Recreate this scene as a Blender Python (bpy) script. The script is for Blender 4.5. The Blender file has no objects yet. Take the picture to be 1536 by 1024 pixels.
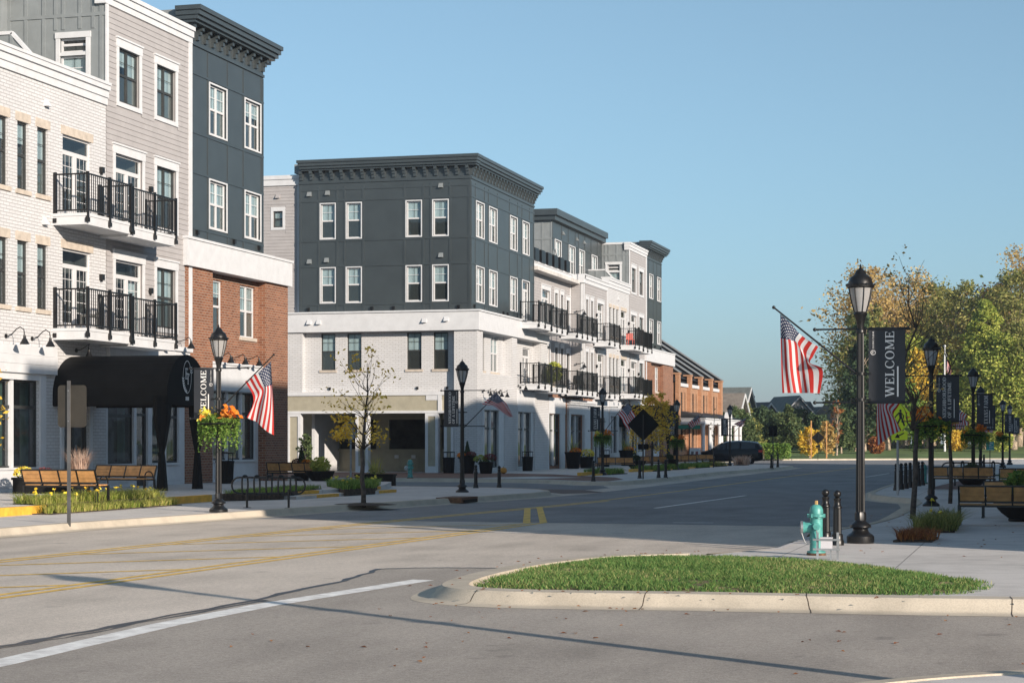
import bpy, math, random
from mathutils import Vector, Matrix, noise as mnoise
R = math.radians
random.seed(7)
S = bpy.context.scene
C = S.collection

# ------------------------------------------------------------------ camera, sky, sun, exposure
cd = bpy.data.cameras.new('camera'); cam = bpy.data.objects.new('camera', cd); C.objects.link(cam)
cd.sensor_width = 36.0; cd.lens = 2900.0 / 1536 * 36; cd.shift_y = 0.0983
cd.clip_start = 0.2; cd.clip_end = 4000
cam.location = (0, 0, 1.6); cam.rotation_euler = (R(90), 0, math.atan(788 / 2900.0))
S.camera = cam

SUN_EL = R(17.0)
SX, SY = 0.804, -0.595                      # horizontal direction towards the sun
W = bpy.data.worlds.new('World'); S.world = W; W.use_nodes = True
wn = W.node_tree.nodes; wl = W.node_tree.links
sky = wn.new('ShaderNodeTexSky'); sky.sky_type = 'NISHITA'; sky.sun_disc = False
sky.sun_elevation = SUN_EL; sky.sun_rotation = math.atan2(SX, SY)
sky.altitude = 200; sky.air_density = 1.0; sky.dust_density = 0.8; sky.ozone_density = 6.8
wn['Background'].inputs['Strength'].default_value = 0.090
hs = wn.new('ShaderNodeHueSaturation'); hs.inputs['Hue'].default_value = .476; hs.inputs['Saturation'].default_value = .74
wl.new(sky.outputs[0], hs.inputs['Color']); wl.new(hs.outputs[0], wn['Background'].inputs['Color'])
sd = bpy.data.lights.new('sun', 'SUN'); so = bpy.data.objects.new('sun', sd); C.objects.link(so)
sd.energy = 4.3; sd.angle = R(0.5); sd.color = (1.0, 0.87, 0.735)
so.rotation_euler = Vector((-SX * math.cos(SUN_EL), -SY * math.cos(SUN_EL), -math.sin(SUN_EL))).to_track_quat('-Z', 'Y').to_euler()
so.location = (60, -60, 60)
S.view_settings.view_transform = 'Standard'; S.view_settings.look = 'None'
S.view_settings.exposure = 0.64; S.view_settings.gamma = 1.0
S.view_settings.use_curve_mapping = False

# ------------------------------------------------------------------ mesh builder
class MB:
    def __init__(s): s.v = []; s.f = []; s.m = []; s.uv = None
    def add(s, vs, fs, mi=0):
        o = len(s.v); s.v += [tuple(p) for p in vs]
        for f in fs: s.f.append(tuple(i + o for i in f)); s.m.append(mi)
    def quad(s, a, b, c, d, mi=0): s.add((a, b, c, d), ((0, 1, 2, 3),), mi)
    def box(s, x0, x1, y0, y1, z0, z1, mi=0):
        if x0 > x1: x0, x1 = x1, x0
        if y0 > y1: y0, y1 = y1, y0
        s.add([(x0, y0, z0), (x1, y0, z0), (x1, y1, z0), (x0, y1, z0), (x0, y0, z1), (x1, y0, z1), (x1, y1, z1), (x0, y1, z1)],
              [(0, 3, 2, 1), (4, 5, 6, 7), (0, 1, 5, 4), (1, 2, 6, 5), (2, 3, 7, 6), (3, 0, 4, 7)], mi)
    def obox(s, c, ax, ay, az, mi=0):        # centre and three half-axis vectors
        c, ax, ay, az = Vector(c), Vector(ax), Vector(ay), Vector(az)
        v = [c + i * ax + j * ay + k * az for k in (-1, 1) for (i, j) in ((-1, -1), (1, -1), (1, 1), (-1, 1))]
        s.add(v, [(0, 3, 2, 1), (4, 5, 6, 7), (0, 1, 5, 4), (1, 2, 6, 5), (2, 3, 7, 6), (3, 0, 4, 7)], mi)
    def bar(s, a, b, w, h=None, mi=0):       # square bar between two points
        a, b = Vector(a), Vector(b); d = (b - a)
        if d.length < 1e-6: return
        z = d.normalized(); up = Vector((0, 0, 1)) if abs(z.z) < .95 else Vector((1, 0, 0))
        x = z.cross(up).normalized(); y = x.cross(z).normalized()
        s.obox((a + b) / 2, x * w / 2, y * (h or w) / 2, d / 2, mi)
    def tube(s, pts, r, n=8, mi=0, cap=True):
        pts = [Vector(p) for p in pts]; k = len(pts)
        rs = list(r) if isinstance(r, (list, tuple)) else [r] * k
        o = len(s.v); px = None
        for i, p in enumerate(pts):
            t = (pts[min(i + 1, k - 1)] - pts[max(i - 1, 0)]).normalized()
            if px is None:
                px = t.cross(Vector((0, 0, 1)) if abs(t.z) < .9 else Vector((1, 0, 0))).normalized()
            else:
                px = (px - t * px.dot(t)).normalized()
            py = t.cross(px)
            for j in range(n):
                a = 2 * math.pi * j / n
                s.v.append(tuple(p + (px * math.cos(a) + py * math.sin(a)) * rs[i]))
        for i in range(k - 1):
            for j in range(n):
                a = o + i * n + j; b = o + i * n + (j + 1) % n
                s.f.append((a, b, b + n, a + n)); s.m.append(mi)
        if cap:
            s.f.append(tuple(o + j for j in reversed(range(n)))); s.m.append(mi)
            s.f.append(tuple(o + (k - 1) * n + j for j in range(n))); s.m.append(mi)
    def lathe(s, prof, cx=0, cy=0, n=16, mi=0, flute=0):
        o = len(s.v)
        for (r, z) in prof:
            for j in range(n):
                a = 2 * math.pi * j / n; q = r * (1 - flute * (j % 2))
                s.v.append((cx + q * math.cos(a), cy + q * math.sin(a), z))
        for i in range(len(prof) - 1):
            for j in range(n):
                a = o + i * n + j; b = o + i * n + (j + 1) % n
                s.f.append((a, b, b + n, a + n)); s.m.append(mi)
        s.f.append(tuple(o + j for j in reversed(range(n)))); s.m.append(mi)
        s.f.append(tuple(o + (len(prof) - 1) * n + j for j in range(n))); s.m.append(mi)
    def ball(s, c, r, mi=0, n=10):
        pr = [(max(1e-4, r * math.sin(math.pi * i / 6)), c[2] - r * math.cos(math.pi * i / 6)) for i in range(7)]
        s.lathe(pr, c[0], c[1], n, mi)
    def poly(s, pts, z0, z1, mi=0, mside=None):
        n = len(pts); o = len(s.v)
        s.v += [(p[0], p[1], z0) for p in pts] + [(p[0], p[1], z1) for p in pts]
        s.f.append(tuple(o + n + i for i in range(n))); s.m.append(mi)
        for i in range(n):
            j = (i + 1) % n
            s.f.append((o + i, o + j, o + n + j, o + n + i)); s.m.append(mi if mside is None else mside)
    def xform(s, M):
        s.v = [tuple(M @ Vector(p)) for p in s.v]
    def build(s, name, mats, parent=None, off=None, smooth=False):
        me = bpy.data.meshes.new(name)
        if off is not None: vv = [(p[0] - off[0], p[1] - off[1], p[2] - off[2]) for p in s.v]
        else: vv = s.v
        me.from_pydata(vv, [], s.f)
        if not isinstance(mats, (list, tuple)): mats = [mats]
        for m in mats: me.materials.append(m)
        me.polygons.foreach_set('material_index', s.m)
        if smooth:
            me.polygons.foreach_set('use_smooth', [True] * len(s.f))
            if smooth != 'all': me.set_sharp_from_angle(angle=R(38))
        if s.uv:
            ul = me.uv_layers.new(name='UVMap')
            for lp in me.loops: ul.data[lp.index].uv = s.uv[lp.vertex_index]
        me.update()
        o = bpy.data.objects.new(name, me); C.objects.link(o)
        if parent is not None: o.parent = parent
        return o

def tag(o, label, cat, group=None, kind=None):
    o['label'] = label; o['category'] = cat
    if group: o['group'] = group
    if kind: o['kind'] = kind
    return o
def thing(name, label, cat, loc, rz=0.0, group=None, sc=1.0):
    o = bpy.data.objects.new(name, None); C.objects.link(o); o.empty_display_size = .2
    o.location = loc; o.rotation_euler = (0, 0, rz); o.scale = (sc, sc, sc)
    return tag(o, label, cat, group)
def dup(root, loc, rz, label, sc=None, mirror=False):
    def cp(o, parent):
        c = o.copy(); C.objects.link(c)
        if parent is not None: c.parent = parent
        for ch in list(o.children): cp(ch, c)
        return c
    r = cp(root, None); r.location = loc; r.rotation_euler = (0, 0, rz); r['label'] = label
    if sc is not None: r.scale = (sc, sc, sc)
    return r
def struct(mb, name, mats, **k):
    o = mb.build(name, mats, **k); o['kind'] = 'structure'; return o

# ------------------------------------------------------------------ materials
class NT:
    def __init__(s, name):
        s.mat = bpy.data.materials.new(name); s.mat.use_nodes = True
        s.t = s.mat.node_tree; s.n = s.t.nodes; s.b = s.n['Principled BSDF']; s.out = s.n['Material Output']
    def new(s, t, **k):
        n = s.n.new(t)
        for a, v in k.items(): setattr(n, a, v)
        return n
    def L(s, a, b): s.t.links.new(a, b)
    def put(s, sock, v):
        if isinstance(v, bpy.types.NodeSocket): s.L(v, sock)
        else: sock.default_value = v
    def math(s, op, a, b=0.0, c=None):
        n = s.new('ShaderNodeMath', operation=op); s.put(n.inputs[0], a); s.put(n.inputs[1], b)
        if c is not None: s.put(n.inputs[2], c)
        return n.outputs[0]
    def mix(s, fac, a, b):
        n = s.new('ShaderNodeMix', data_type='RGBA'); s.put(n.inputs[0], fac)
        s.put(n.inputs[6], a if isinstance(a, bpy.types.NodeSocket) else tuple(a) + (1,) if len(a) == 3 else a)
        s.put(n.inputs[7], b if isinstance(b, bpy.types.NodeSocket) else tuple(b) + (1,) if len(b) == 3 else b)
        return n.outputs[2]
    def pos(s): return s.new('ShaderNodeNewGeometry').outputs['Position']
    def objc(s): return s.new('ShaderNodeTexCoord').outputs['Object']
    def noise(s, scale, detail=3, vec=None, rough=.55):
        n = s.new('ShaderNodeTexNoise'); n.inputs['Scale'].default_value = scale
        n.inputs['Detail'].default_value = detail; n.inputs['Roughness'].default_value = rough
        s.L(vec if vec is not None else s.pos(), n.inputs['Vector']); return n.outputs['Fac']
    def ramp(s, fac, stops):
        n = s.new('ShaderNodeValToRGB'); s.L(fac, n.inputs[0]); e = n.color_ramp.elements
        while len(e) < len(stops): e.new(.5)
        for i, (p, c) in enumerate(stops):
            e[i].position = p; e[i].color = tuple(c) + (1,) if len(c) == 3 else c
        return n.outputs[0]
    def bump(s, h, dist=.01, st=.5):
        n = s.new('ShaderNodeBump'); n.inputs['Distance'].default_value = dist; n.inputs['Strength'].default_value = st
        s.L(h, n.inputs['Height']); s.L(n.outputs[0], s.b.inputs['Normal'])
    def stretch(s, v, sc):
        n = s.new('ShaderNodeMapping'); n.inputs['Scale'].default_value = sc; s.L(v, n.inputs[0]); return n.outputs[0]

def plain(name, col, rough=.6, metal=0.0, var=.06, sc=3.0, bump=0.0, bsc=60.0, spec=.5, coat=0.0):
    t = NT(name); b = t.b
    f = t.noise(sc, 4)
    lo = tuple(max(0, c * (1 - var * 2)) for c in col); hi = tuple(min(1, c * (1 + var * 2)) for c in col)
    t.L(t.ramp(f, [(.3, lo), (.7, hi)]), b.inputs['Base Color'])
    b.inputs['Roughness'].default_value = rough; b.inputs['Metallic'].default_value = metal
    b.inputs['Specular IOR Level'].default_value = spec; b.inputs['Coat Weight'].default_value = coat
    if bump: t.bump(t.noise(bsc, 2), bump, .6)
    return t.mat

def brick(name, c1, c2, mort, w=.28, h=.085, rough=.8, mix_=.5, stain=.12):
    t = NT(name); g = t.new('ShaderNodeNewGeometry')
    sp = t.new('ShaderNodeSeparateXYZ'); t.L(g.outputs['Position'], sp.inputs[0])
    sn = t.new('ShaderNodeSeparateXYZ'); t.L(g.outputs['True Normal'], sn.inputs[0])
    ax = t.math('GREATER_THAN', t.math('ABSOLUTE', sn.outputs[0]), .5)
    u = t.math('ADD', t.math('MULTIPLY', sp.outputs[1], ax), t.math('MULTIPLY', sp.outputs[0], t.math('SUBTRACT', 1.0, ax)))
    cb = t.new('ShaderNodeCombineXYZ'); t.L(u, cb.inputs[0]); t.L(sp.outputs[2], cb.inputs[1])
    bt = t.new('ShaderNodeTexBrick'); t.L(cb.outputs[0], bt.inputs['Vector'])
    bt.inputs['Scale'].default_value = 1.0; bt.inputs['Brick Width'].default_value = w; bt.inputs['Row Height'].default_value = h
    bt.inputs['Mortar Size'].default_value = .009; bt.inputs['Mortar Smooth'].default_value = .1; bt.inputs['Bias'].default_value = mix_ - .5
    bt.inputs['Color1'].default_value = c1 + (1,); bt.inputs['Color2'].default_value = c2 + (1,); bt.inputs['Mortar'].default_value = mort + (1,)
    st = t.ramp(t.noise(.9, 5), [(.35, (1 - stain,) * 3), (.65, (1, 1, 1))])
    mu = t.new('ShaderNodeMix', data_type='RGBA', blend_type='MULTIPLY'); mu.inputs[0].default_value = 1
    t.L(bt.outputs['Color'], mu.inputs[6]); t.L(st, mu.inputs[7])
    t.L(mu.outputs[2], t.b.inputs['Base Color']); t.b.inputs['Roughness'].default_value = rough
    t.bump(t.math('SUBTRACT', 1.0, bt.outputs['Fac']), .012, .8)
    return t.mat

def leafmat(name, stops, trans=.35):
    t = NT(name); g = t.new('ShaderNodeNewGeometry'); oi = t.new('ShaderNodeObjectInfo')
    big = t.noise(.55, 2)
    f = t.math('ADD', t.math('MULTIPLY', g.outputs['Random Per Island'], .6), t.math('MULTIPLY', big, .55))
    f = t.math('ADD', f, t.math('MULTIPLY', oi.outputs['Random'], .1))
    c = t.ramp(f, stops)
    t.L(c, t.b.inputs['Base Color']); t.b.inputs['Roughness'].default_value = .7; t.b.inputs['Specular IOR Level'].default_value = .2
    tr = t.new('ShaderNodeBsdfTranslucent'); t.L(c, tr.inputs[0])
    mx = t.new('ShaderNodeMixShader'); mx.inputs[0].default_value = trans
    t.L(t.b.outputs[0], mx.inputs[1]); t.L(tr.outputs[0], mx.inputs[2]); t.L(mx.outputs[0], t.out.inputs[0])
    return t.mat

def glassmat(name, tint, rough=.03, body=(.02, .025, .03), opac=.25):
    t = NT(name)
    t.b.inputs['Base Color'].default_value = body + (1,); t.b.inputs['Roughness'].default_value = .2
    tr = t.new('ShaderNodeBsdfTransparent'); tr.inputs[0].default_value = tint + (1,)
    m1 = t.new('ShaderNodeMixShader'); m1.inputs[0].default_value = opac
    t.L(tr.outputs[0], m1.inputs[1]); t.L(t.b.outputs[0], m1.inputs[2])
    gl = t.new('ShaderNodeBsdfGlossy'); gl.inputs['Roughness'].default_value = rough
    gl.inputs[0].default_value = (.95, .97, 1, 1)
    bp = t.new('ShaderNodeBump'); bp.inputs['Distance'].default_value = .02; bp.inputs['Strength'].default_value = .12
    t.L(t.noise(1.6, 1), bp.inputs['Height']); t.L(bp.outputs[0], gl.inputs['Normal'])
    lw = t.new('ShaderNodeLayerWeight'); lw.inputs[0].default_value = .5
    fr = t.math('ADD', .075, t.math('MULTIPLY', t.math('POWER', lw.outputs['Facing'], 4.0), .85))
    m2 = t.new('ShaderNodeMixShader'); t.L(fr, m2.inputs[0])
    t.L(m1.outputs[0], m2.inputs[1]); t.L(gl.outputs[0], m2.inputs[2]); t.L(m2.outputs[0], t.out.inputs[0])
    return t.mat

def flagmat():
    t = NT('flag_cloth'); uv = t.new('ShaderNodeUVMap'); sp = t.new('ShaderNodeSeparateXYZ'); t.L(uv.outputs[0], sp.inputs[0])
    u, v = sp.outputs[0], sp.outputs[1]
    par = t.math('MODULO', t.math('FLOOR', t.math('MULTIPLY', u, 13.0)), 2.0)
    red = t.mix(par, (.52, .026, .02), (.66, .66, .67))
    can = t.math('MULTIPLY', t.math('LESS_THAN', u, 7 / 13), t.math('LESS_THAN', v, .4))
    p = t.math('MULTIPLY', v, 12 / .4); q = t.math('MULTIPLY', u, 10 * 13 / 7)
    i = t.math('ROUND', p); j = t.math('ROUND', q)
    even = t.math('LESS_THAN', t.math('MODULO', t.math('ADD', i, j), 2.0), .5)
    rng = t.math('MULTIPLY', t.math('MULTIPLY', t.math('GREATER_THAN', i, .5), t.math('LESS_THAN', i, 11.5)),
                 t.math('MULTIPLY', t.math('GREATER_THAN', j, .5), t.math('LESS_THAN', j, 9.5)))
    dx = t.math('MULTIPLY', t.math('SUBTRACT', p, i), 1.15); dy = t.math('SUBTRACT', q, j)
    d = t.math('SQRT', t.math('ADD', t.math('MULTIPLY', dx, dx), t.math('MULTIPLY', dy, dy)))
    ang = t.math('ARCTAN2', dy, dx)
    rad = t.math('ADD', .40, t.math('MULTIPLY', t.math('COSINE', t.math('MULTIPLY', ang, 5.0)), .16))
    star = t.math('MULTIPLY', t.math('MULTIPLY', t.math('LESS_THAN', d, rad), even), rng)
    blue = t.mix(star, (.018, .03, .085), (.66, .66, .67))
    col = t.mix(can, red, blue)
    t.L(col, t.b.inputs['Base Color']); t.b.inputs['Roughness'].default_value = .75
    tr = t.new('ShaderNodeBsdfTranslucent'); t.L(col, tr.inputs[0]); mx = t.new('ShaderNodeMixShader'); mx.inputs[0].default_value = .3
    t.L(t.b.outputs[0], mx.inputs[1]); t.L(tr.outputs[0], mx.inputs[2]); t.L(mx.outputs[0], t.out.inputs[0])
    t.bump(t.noise(9, 2), .02, .3)
    return t.mat

def asphalt(name, base, patch=.17):
    t = NT(name); p = t.pos()
    big = t.noise(.16, 4, p); mid = t.noise(1.1, 5, t.stretch(p, (1, .35, 1))); sp = t.noise(62, 3, p, .8); sp2 = t.noise(17, 4, p, .75)
    f = t.math('ADD', t.math('MULTIPLY', big, .5), t.math('MULTIPLY', mid, .5))
    c = t.ramp(f, [(.3, tuple(x * (1 - patch * 2) for x in base)), (.5, base), (.72, tuple(min(1, x * (1 + patch * 1.6)) for x in base))])
    g = t.ramp(sp, [(.30, (.50,) * 3), (.47, (.96,) * 3), (.60, (1.04,) * 3), (.70, (1.55, 1.53, 1.48))])
    g2 = t.ramp(sp2, [(.3, (.78,) * 3), (.7, (1.14,) * 3)])
    m1 = t.new('ShaderNodeMix', data_type='RGBA', blend_type='MULTIPLY'); m1.inputs[0].default_value = 1; t.L(c, m1.inputs[6]); t.L(g, m1.inputs[7])
    m2 = t.new('ShaderNodeMix', data_type='RGBA', blend_type='MULTIPLY'); m2.inputs[0].default_value = 1; t.L(m1.outputs[2], m2.inputs[6]); t.L(g2, m2.inputs[7])
    wv = t.new('ShaderNodeVectorMath', operation='ADD'); t.L(p, wv.inputs[0]); nz = t.new('ShaderNodeTexNoise'); nz.inputs['Scale'].default_value = 1.3; nz.inputs['Detail'].default_value = 4; t.L(p, nz.inputs['Vector']); t.L(nz.outputs['Color'], wv.inputs[1])
    vo = t.new('ShaderNodeTexVoronoi', feature='DISTANCE_TO_EDGE'); vo.inputs['Scale'].default_value = .17; t.L(wv.outputs[0], vo.inputs['Vector'])
    ck = t.math('MULTIPLY', t.math('LESS_THAN', vo.outputs['Distance'], .0024), t.math('GREATER_THAN', t.noise(.45, 2, p), .62))
    oil = t.ramp(t.noise(1.9, 2, p), [(.66, (1, 1, 1)), (.76, (.72, .72, .73))])
    m3 = t.new('ShaderNodeMix', data_type='RGBA', blend_type='MULTIPLY'); m3.inputs[0].default_value = 1; t.L(m2.outputs[2], m3.inputs[6]); t.L(oil, m3.inputs[7])
    fin = t.mix(t.math('MULTIPLY', ck, .5), m3.outputs[2], tuple(x * .35 for x in base))
    t.L(fin, t.b.inputs['Base Color']); t.b.inputs['Roughness'].default_value = .88; t.b.inputs['Specular IOR Level'].default_value = .25
    t.bump(t.math('ADD', sp, t.math('MULTIPLY', sp2, .6)), .006, .7)
    return t.mat

def concrete(name, base, jx=1.5, jy=1.5, rough=.85, joint=True, stain=.16):
    t = NT(name); p = t.pos()
    f = t.math('ADD', t.math('MULTIPLY', t.noise(.35, 4, p), .5), t.math('MULTIPLY', t.noise(2.6, 5, p), .5))
    c = t.ramp(f, [(.3, tuple(x * (1 - stain * 1.6) for x in base)), (.52, base), (.7, tuple(min(1, x * (1 + stain * .6)) for x in base))])
    sp = t.noise(70, 2, p)
    m1 = t.new('ShaderNodeMix', data_type='RGBA', blend_type='MULTIPLY'); m1.inputs[0].default_value = 1
    t.L(c, m1.inputs[6]); t.L(t.ramp(sp, [(.3, (.86,) * 3), (.6, (1.04,) * 3)]), m1.inputs[7])
    out = m1.outputs[2]; h = t.math('MULTIPLY', sp, .3)
    if joint:
        s = t.new('ShaderNodeSeparateXYZ'); t.L(p, s.inputs[0])
        def line(v, per):
            q = t.math('FRACT', t.math('DIVIDE', v, per)); d = t.math('MINIMUM', q, t.math('SUBTRACT', 1.0, q))
            return t.math('LESS_THAN', t.math('MULTIPLY', d, per), .009)
        ln = t.math('MAXIMUM', line(s.outputs[0], jx), line(s.outputs[1], jy))
        out = t.mix(ln, out, tuple(x * .45 for x in base)); h = t.math('SUBTRACT', h, t.math('MULTIPLY', ln, 2.0))
    t.L(out, t.b.inputs['Base Color']); t.b.inputs['Roughness'].default_value = rough; t.b.inputs['Specular IOR Level'].default_value = .25
    t.bump(h, .004, .6)
    return t.mat

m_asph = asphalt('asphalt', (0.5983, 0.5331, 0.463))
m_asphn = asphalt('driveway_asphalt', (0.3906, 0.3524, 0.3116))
m_asph_shade = asphalt('street_asphalt_shade', (0.26, 0.26, 0.2626))  # darker street asphalt, with part of the road's shade put into its colour
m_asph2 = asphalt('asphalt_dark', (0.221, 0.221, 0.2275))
m_conc = concrete('sidewalk_concrete', (0.602, 0.574, 0.546), 1.6, 1.6)
m_kerb = concrete('kerb_concrete', (0.5244, 0.4623, 0.3726), joint=False, stain=.2)
m_paver = brick('brick_paver', (0.1495, 0.065, 0.0468), (0.208, 0.0975, 0.065), (0.117, 0.078, 0.065), .22, .11)
m_yel = plain('yellow_paint', (0.715, 0.39, 0.0455), .7, var=.1, sc=6, bump=.003)
m_lineY = plain('yellow_road_paint', (0.702, 0.459, 0.0945), .8, var=.16, sc=5)
m_lineW = plain('white_road_paint', (0.806, 0.78, 0.754), .8, var=.14, sc=5)
m_tar = plain('crack_sealant', (.035, .036, .04), .45, var=.1)
m_wbrick = brick('white_brick', (.575, .577, .583), (.62, .622, .63), (.42, .41, .41), .29, .09, stain=.06)
m_rbrick = brick('red_brick', (.19, .068, .032), (.31, .125, .062), (.36, .28, .22), .24, .085)
m_obrick = brick('orange_brick', (0.35, 0.161, 0.077), (0.462, 0.231, 0.119), (0.448, 0.322, 0.231), .24, .085)
m_grey = plain('grey_siding', (0.372, 0.355, 0.3522), .7, var=.03)
m_dark = plain('charcoal_panel', (.040, .0495, .0535), .36, var=.05, sc=1.5, spec=.85)
m_mid = plain('slate_grey_panel', (0.21, 0.231, 0.238), .65, var=.04)
m_tan = plain('tan_board', (0.351, 0.325, 0.247), .7, var=.05)
m_white = plain('white_trim_paint', (.60, .61, .625), .6, var=.03)
m_stone = plain('limestone_lintel', (0.504, 0.441, 0.371), .85, var=.08, sc=6, bump=.004)
m_black = plain('black_metal', (.007, .0072, .008), .36, var=.15, spec=.5)
m_blackm = plain('black_matte', (.0055, .006, .0065), .8, var=.15, spec=.25)
m_dframe = plain('bronze_window_frame', (.035, .037, .036), .5, var=.1)
m_wframe = plain('white_window_frame', (0.6106, 0.6063, 0.6106), .5, var=.02)
m_inner = plain('room_interior', (.085, .08, .072), .9, var=.3, sc=1.2)
m_blind = plain('window_blind', (0.504, 0.539, 0.539), .8, var=.06, sc=2)
m_pane = glassmat('window_glass', (.82, .92, .94), opac=.10)
m_screen = glassmat('screened_window_glass', (.62, .70, .68), body=(.05, .06, .058), opac=.5)
m_shop = glassmat('shop_glass', (.55, .62, .60), opac=.3)
m_wood = plain('bench_wood', (0.54, 0.2767, 0.1013), .6, var=.12, sc=7, bump=.002)
m_steel = plain('galvanised_steel', (0.36, 0.372, 0.384), .45, .7, var=.12)
m_lampg = NT('frosted_lamp_glass')
m_lampg.b.inputs['Base Color'].default_value = (.46, .45, .44, 1); m_lampg.b.inputs['Roughness'].default_value = .25
m_lampg.b.inputs['Transmission Weight'].default_value = .35; m_lampg = m_lampg.mat
m_banner = plain('banner_vinyl', (.024, .027, .034), .55, var=.08, sc=4)
m_letter = plain('white_lettering', (0.825, 0.803, 0.781), .7, var=.02)
m_teal = plain('teal_hydrant_paint', (.07, .29, .265), .45, var=.16, sc=9, spec=.6)
m_rust = plain('rusty_iron', (.12, .06, .03), .8, var=.3, sc=20)
m_brass = plain('ochre_paint', (.50, .32, .13), .5)
m_soil = plain('mulch_soil', (.045, .030, .020), .95, var=.4, sc=15, bump=.02, bsc=25)
m_flag = flagmat()
m_bark = plain('tree_bark', (0.351, 0.2767, 0.2025), .9, var=.3, sc=8, bump=.02, bsc=14)
m_barkd = plain('dark_bark', (.075, .06, .05), .9, var=.25, sc=12, bump=.01, bsc=30)
m_lf_gold = leafmat('golden_leaves', [(.2, (0.2584, 0.1632, 0.0476)), (.5, (0.476, 0.3196, 0.102)), (.85, (0.68, 0.5032, 0.204))], .4)
m_lf_green = leafmat('green_leaves', [(.2, (0.05576, 0.1197, 0.02584)), (.5, (0.1197, 0.2298, 0.04624)), (.85, (0.2761, 0.3862, 0.08296))])
m_lf_olive = leafmat('olive_leaves', [(.2, (.085, .11, .03)), (.5, (.20, .225, .06)), (.85, (.40, .37, .12))], .4)
m_lf_light = leafmat('yellow_green_leaves', [(.2, (0.1306, 0.1958, 0.03264)), (.5, (0.3264, 0.3917, 0.07344)), (.85, (0.5549, 0.5549, 0.1306))])
m_lf_dark = leafmat('dark_green_leaves', [(.2, (0.01904, 0.0408, 0.01904)), (.5, (0.0408, 0.0748, 0.03536)), (.85, (0.0816, 0.1224, 0.0544))], .2)
m_lf_mid = leafmat('dull_green_leaves', [(.2, (0.02992, 0.05712, 0.02176)), (.5, (0.068, 0.1088, 0.0408)), (.85, (0.136, 0.17, 0.068))], .25)
m_lf_red = leafmat('red_brown_leaves', [(.2, (0.0952, 0.0408, 0.0204)), (.5, (0.2992, 0.102, 0.0408)), (.85, (0.4488, 0.204, 0.068))])
m_lf_yel = leafmat('yellow_leaves', [(.2, (0.408, 0.2448, 0.0272)), (.5, (0.68, 0.4488, 0.0476)), (.85, (0.816, 0.5984, 0.1088))])
m_fl_yel = leafmat('yellow_petals', [(.2, (0.748, 0.408, 0.0272)), (.6, (0.85, 0.68, 0.0544)), (.9, (0.85, 0.816, 0.1632))], .2)
m_fl_or = leafmat('orange_petals', [(.2, (0.612, 0.136, 0.0204)), (.6, (0.85, 0.2448, 0.0272)), (.9, (0.85, 0.3808, 0.068))], .2)
m_fl_red = leafmat('maroon_petals', [(.2, (0.0952, 0.01904, 0.02176)), (.6, (0.1768, 0.034, 0.03536)), (.9, (0.2992, 0.0816, 0.068))], .2)
m_fl_pink = leafmat('straw_plumes', [(.2, (0.3264, 0.204, 0.1496)), (.6, (0.544, 0.3808, 0.2992)), (.9, (0.748, 0.5848, 0.4624))], .3)
m_lf_trail = leafmat('trailing_foliage', [(.2, (0.0544, 0.1292, 0.0272)), (.5, (0.1156, 0.2312, 0.0408)), (.9, (0.2584, 0.3672, 0.0816))])
m_grassb = leafmat('grass_blades', [(.12, (0.02992, 0.0816, 0.02448)), (.42, (0.0748, 0.17, 0.04352)), (.66, (0.136, 0.2448, 0.06528)), (.84, (0.2312, 0.2992, 0.0952)), (.97, (0.4624, 0.408, 0.1904))], .3)
m_bed = leafmat('bed_grass', [(.2, (0.0952, 0.1768, 0.0204)), (.5, (0.272, 0.34, 0.0544)), (.9, (0.544, 0.4896, 0.1632))], .3)
# ------------------------------------------------------------------ the ground, roads and pavements
def sheet(name, pts, z, m):
    mb = MB(); mb.add([(p[0], p[1], z) for p in pts], [tuple(range(len(pts)))]); return struct(mb, name, m)
m_earth = plain('far_grass', (.085, .10, .035), .95, var=.2, sc=.05)
m_lawn = plain('lawn_grass', (.10, .155, .035), .95, var=.22, sc=.35, bump=.03, bsc=9)
sheet('ground', [(-900, -300), (900, -300), (900, 2200), (-900, 2200)], -.06, m_earth)
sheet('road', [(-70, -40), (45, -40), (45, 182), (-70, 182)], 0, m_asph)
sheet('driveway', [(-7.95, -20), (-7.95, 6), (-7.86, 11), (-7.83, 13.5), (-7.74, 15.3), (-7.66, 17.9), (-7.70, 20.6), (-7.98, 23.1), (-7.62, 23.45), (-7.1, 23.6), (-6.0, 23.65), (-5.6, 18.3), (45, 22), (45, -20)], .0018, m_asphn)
sheet('road', [(-16.2, 37.6), (-3.2, 36.9), (-2, 60), (-2, 181), (-24.5, 181), (-24.5, 130), (-14, 120), (-13.4, 58), (-14.6, 48)], .0022, m_asph_shade)  # seam set near the shadow edge; the sheet's darker colour deepens the shade

def offset(pts, d, closed=True):
    n = len(pts); out = []
    for i in range(n):
        p = Vector(pts[i]); a = Vector(pts[i - 1] if (i or closed) else pts[i]); b = Vector(pts[(i + 1) % n] if (i < n - 1 or closed) else pts[i])
        d1 = (p - a); d2 = (b - p)
        if d1.length < 1e-6: d1 = d2
        if d2.length < 1e-6: d2 = d1
        n1 = Vector((d1.y, -d1.x)).normalized(); n2 = Vector((d2.y, -d2.x)).normalized()
        m = (n1 + n2).normalized(); k = 1 / max(.45, m.dot(n1))
        out.append((p.x + m.x * d * k, p.y + m.y * d * k))
    return out
def smooth_line(pts, it=2, closed=False):
    for _ in range(it):
        q = [] if closed else [pts[0]]
        n = len(pts)
        for i in range(n if closed else n - 1):
            a, b = pts[i], pts[(i + 1) % n]
            q += [(a[0] * .75 + b[0] * .25, a[1] * .75 + b[1] * .25), (a[0] * .25 + b[0] * .75, a[1] * .25 + b[1] * .75)]
        if not closed: q.append(pts[-1])
        pts = q
    return pts
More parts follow.
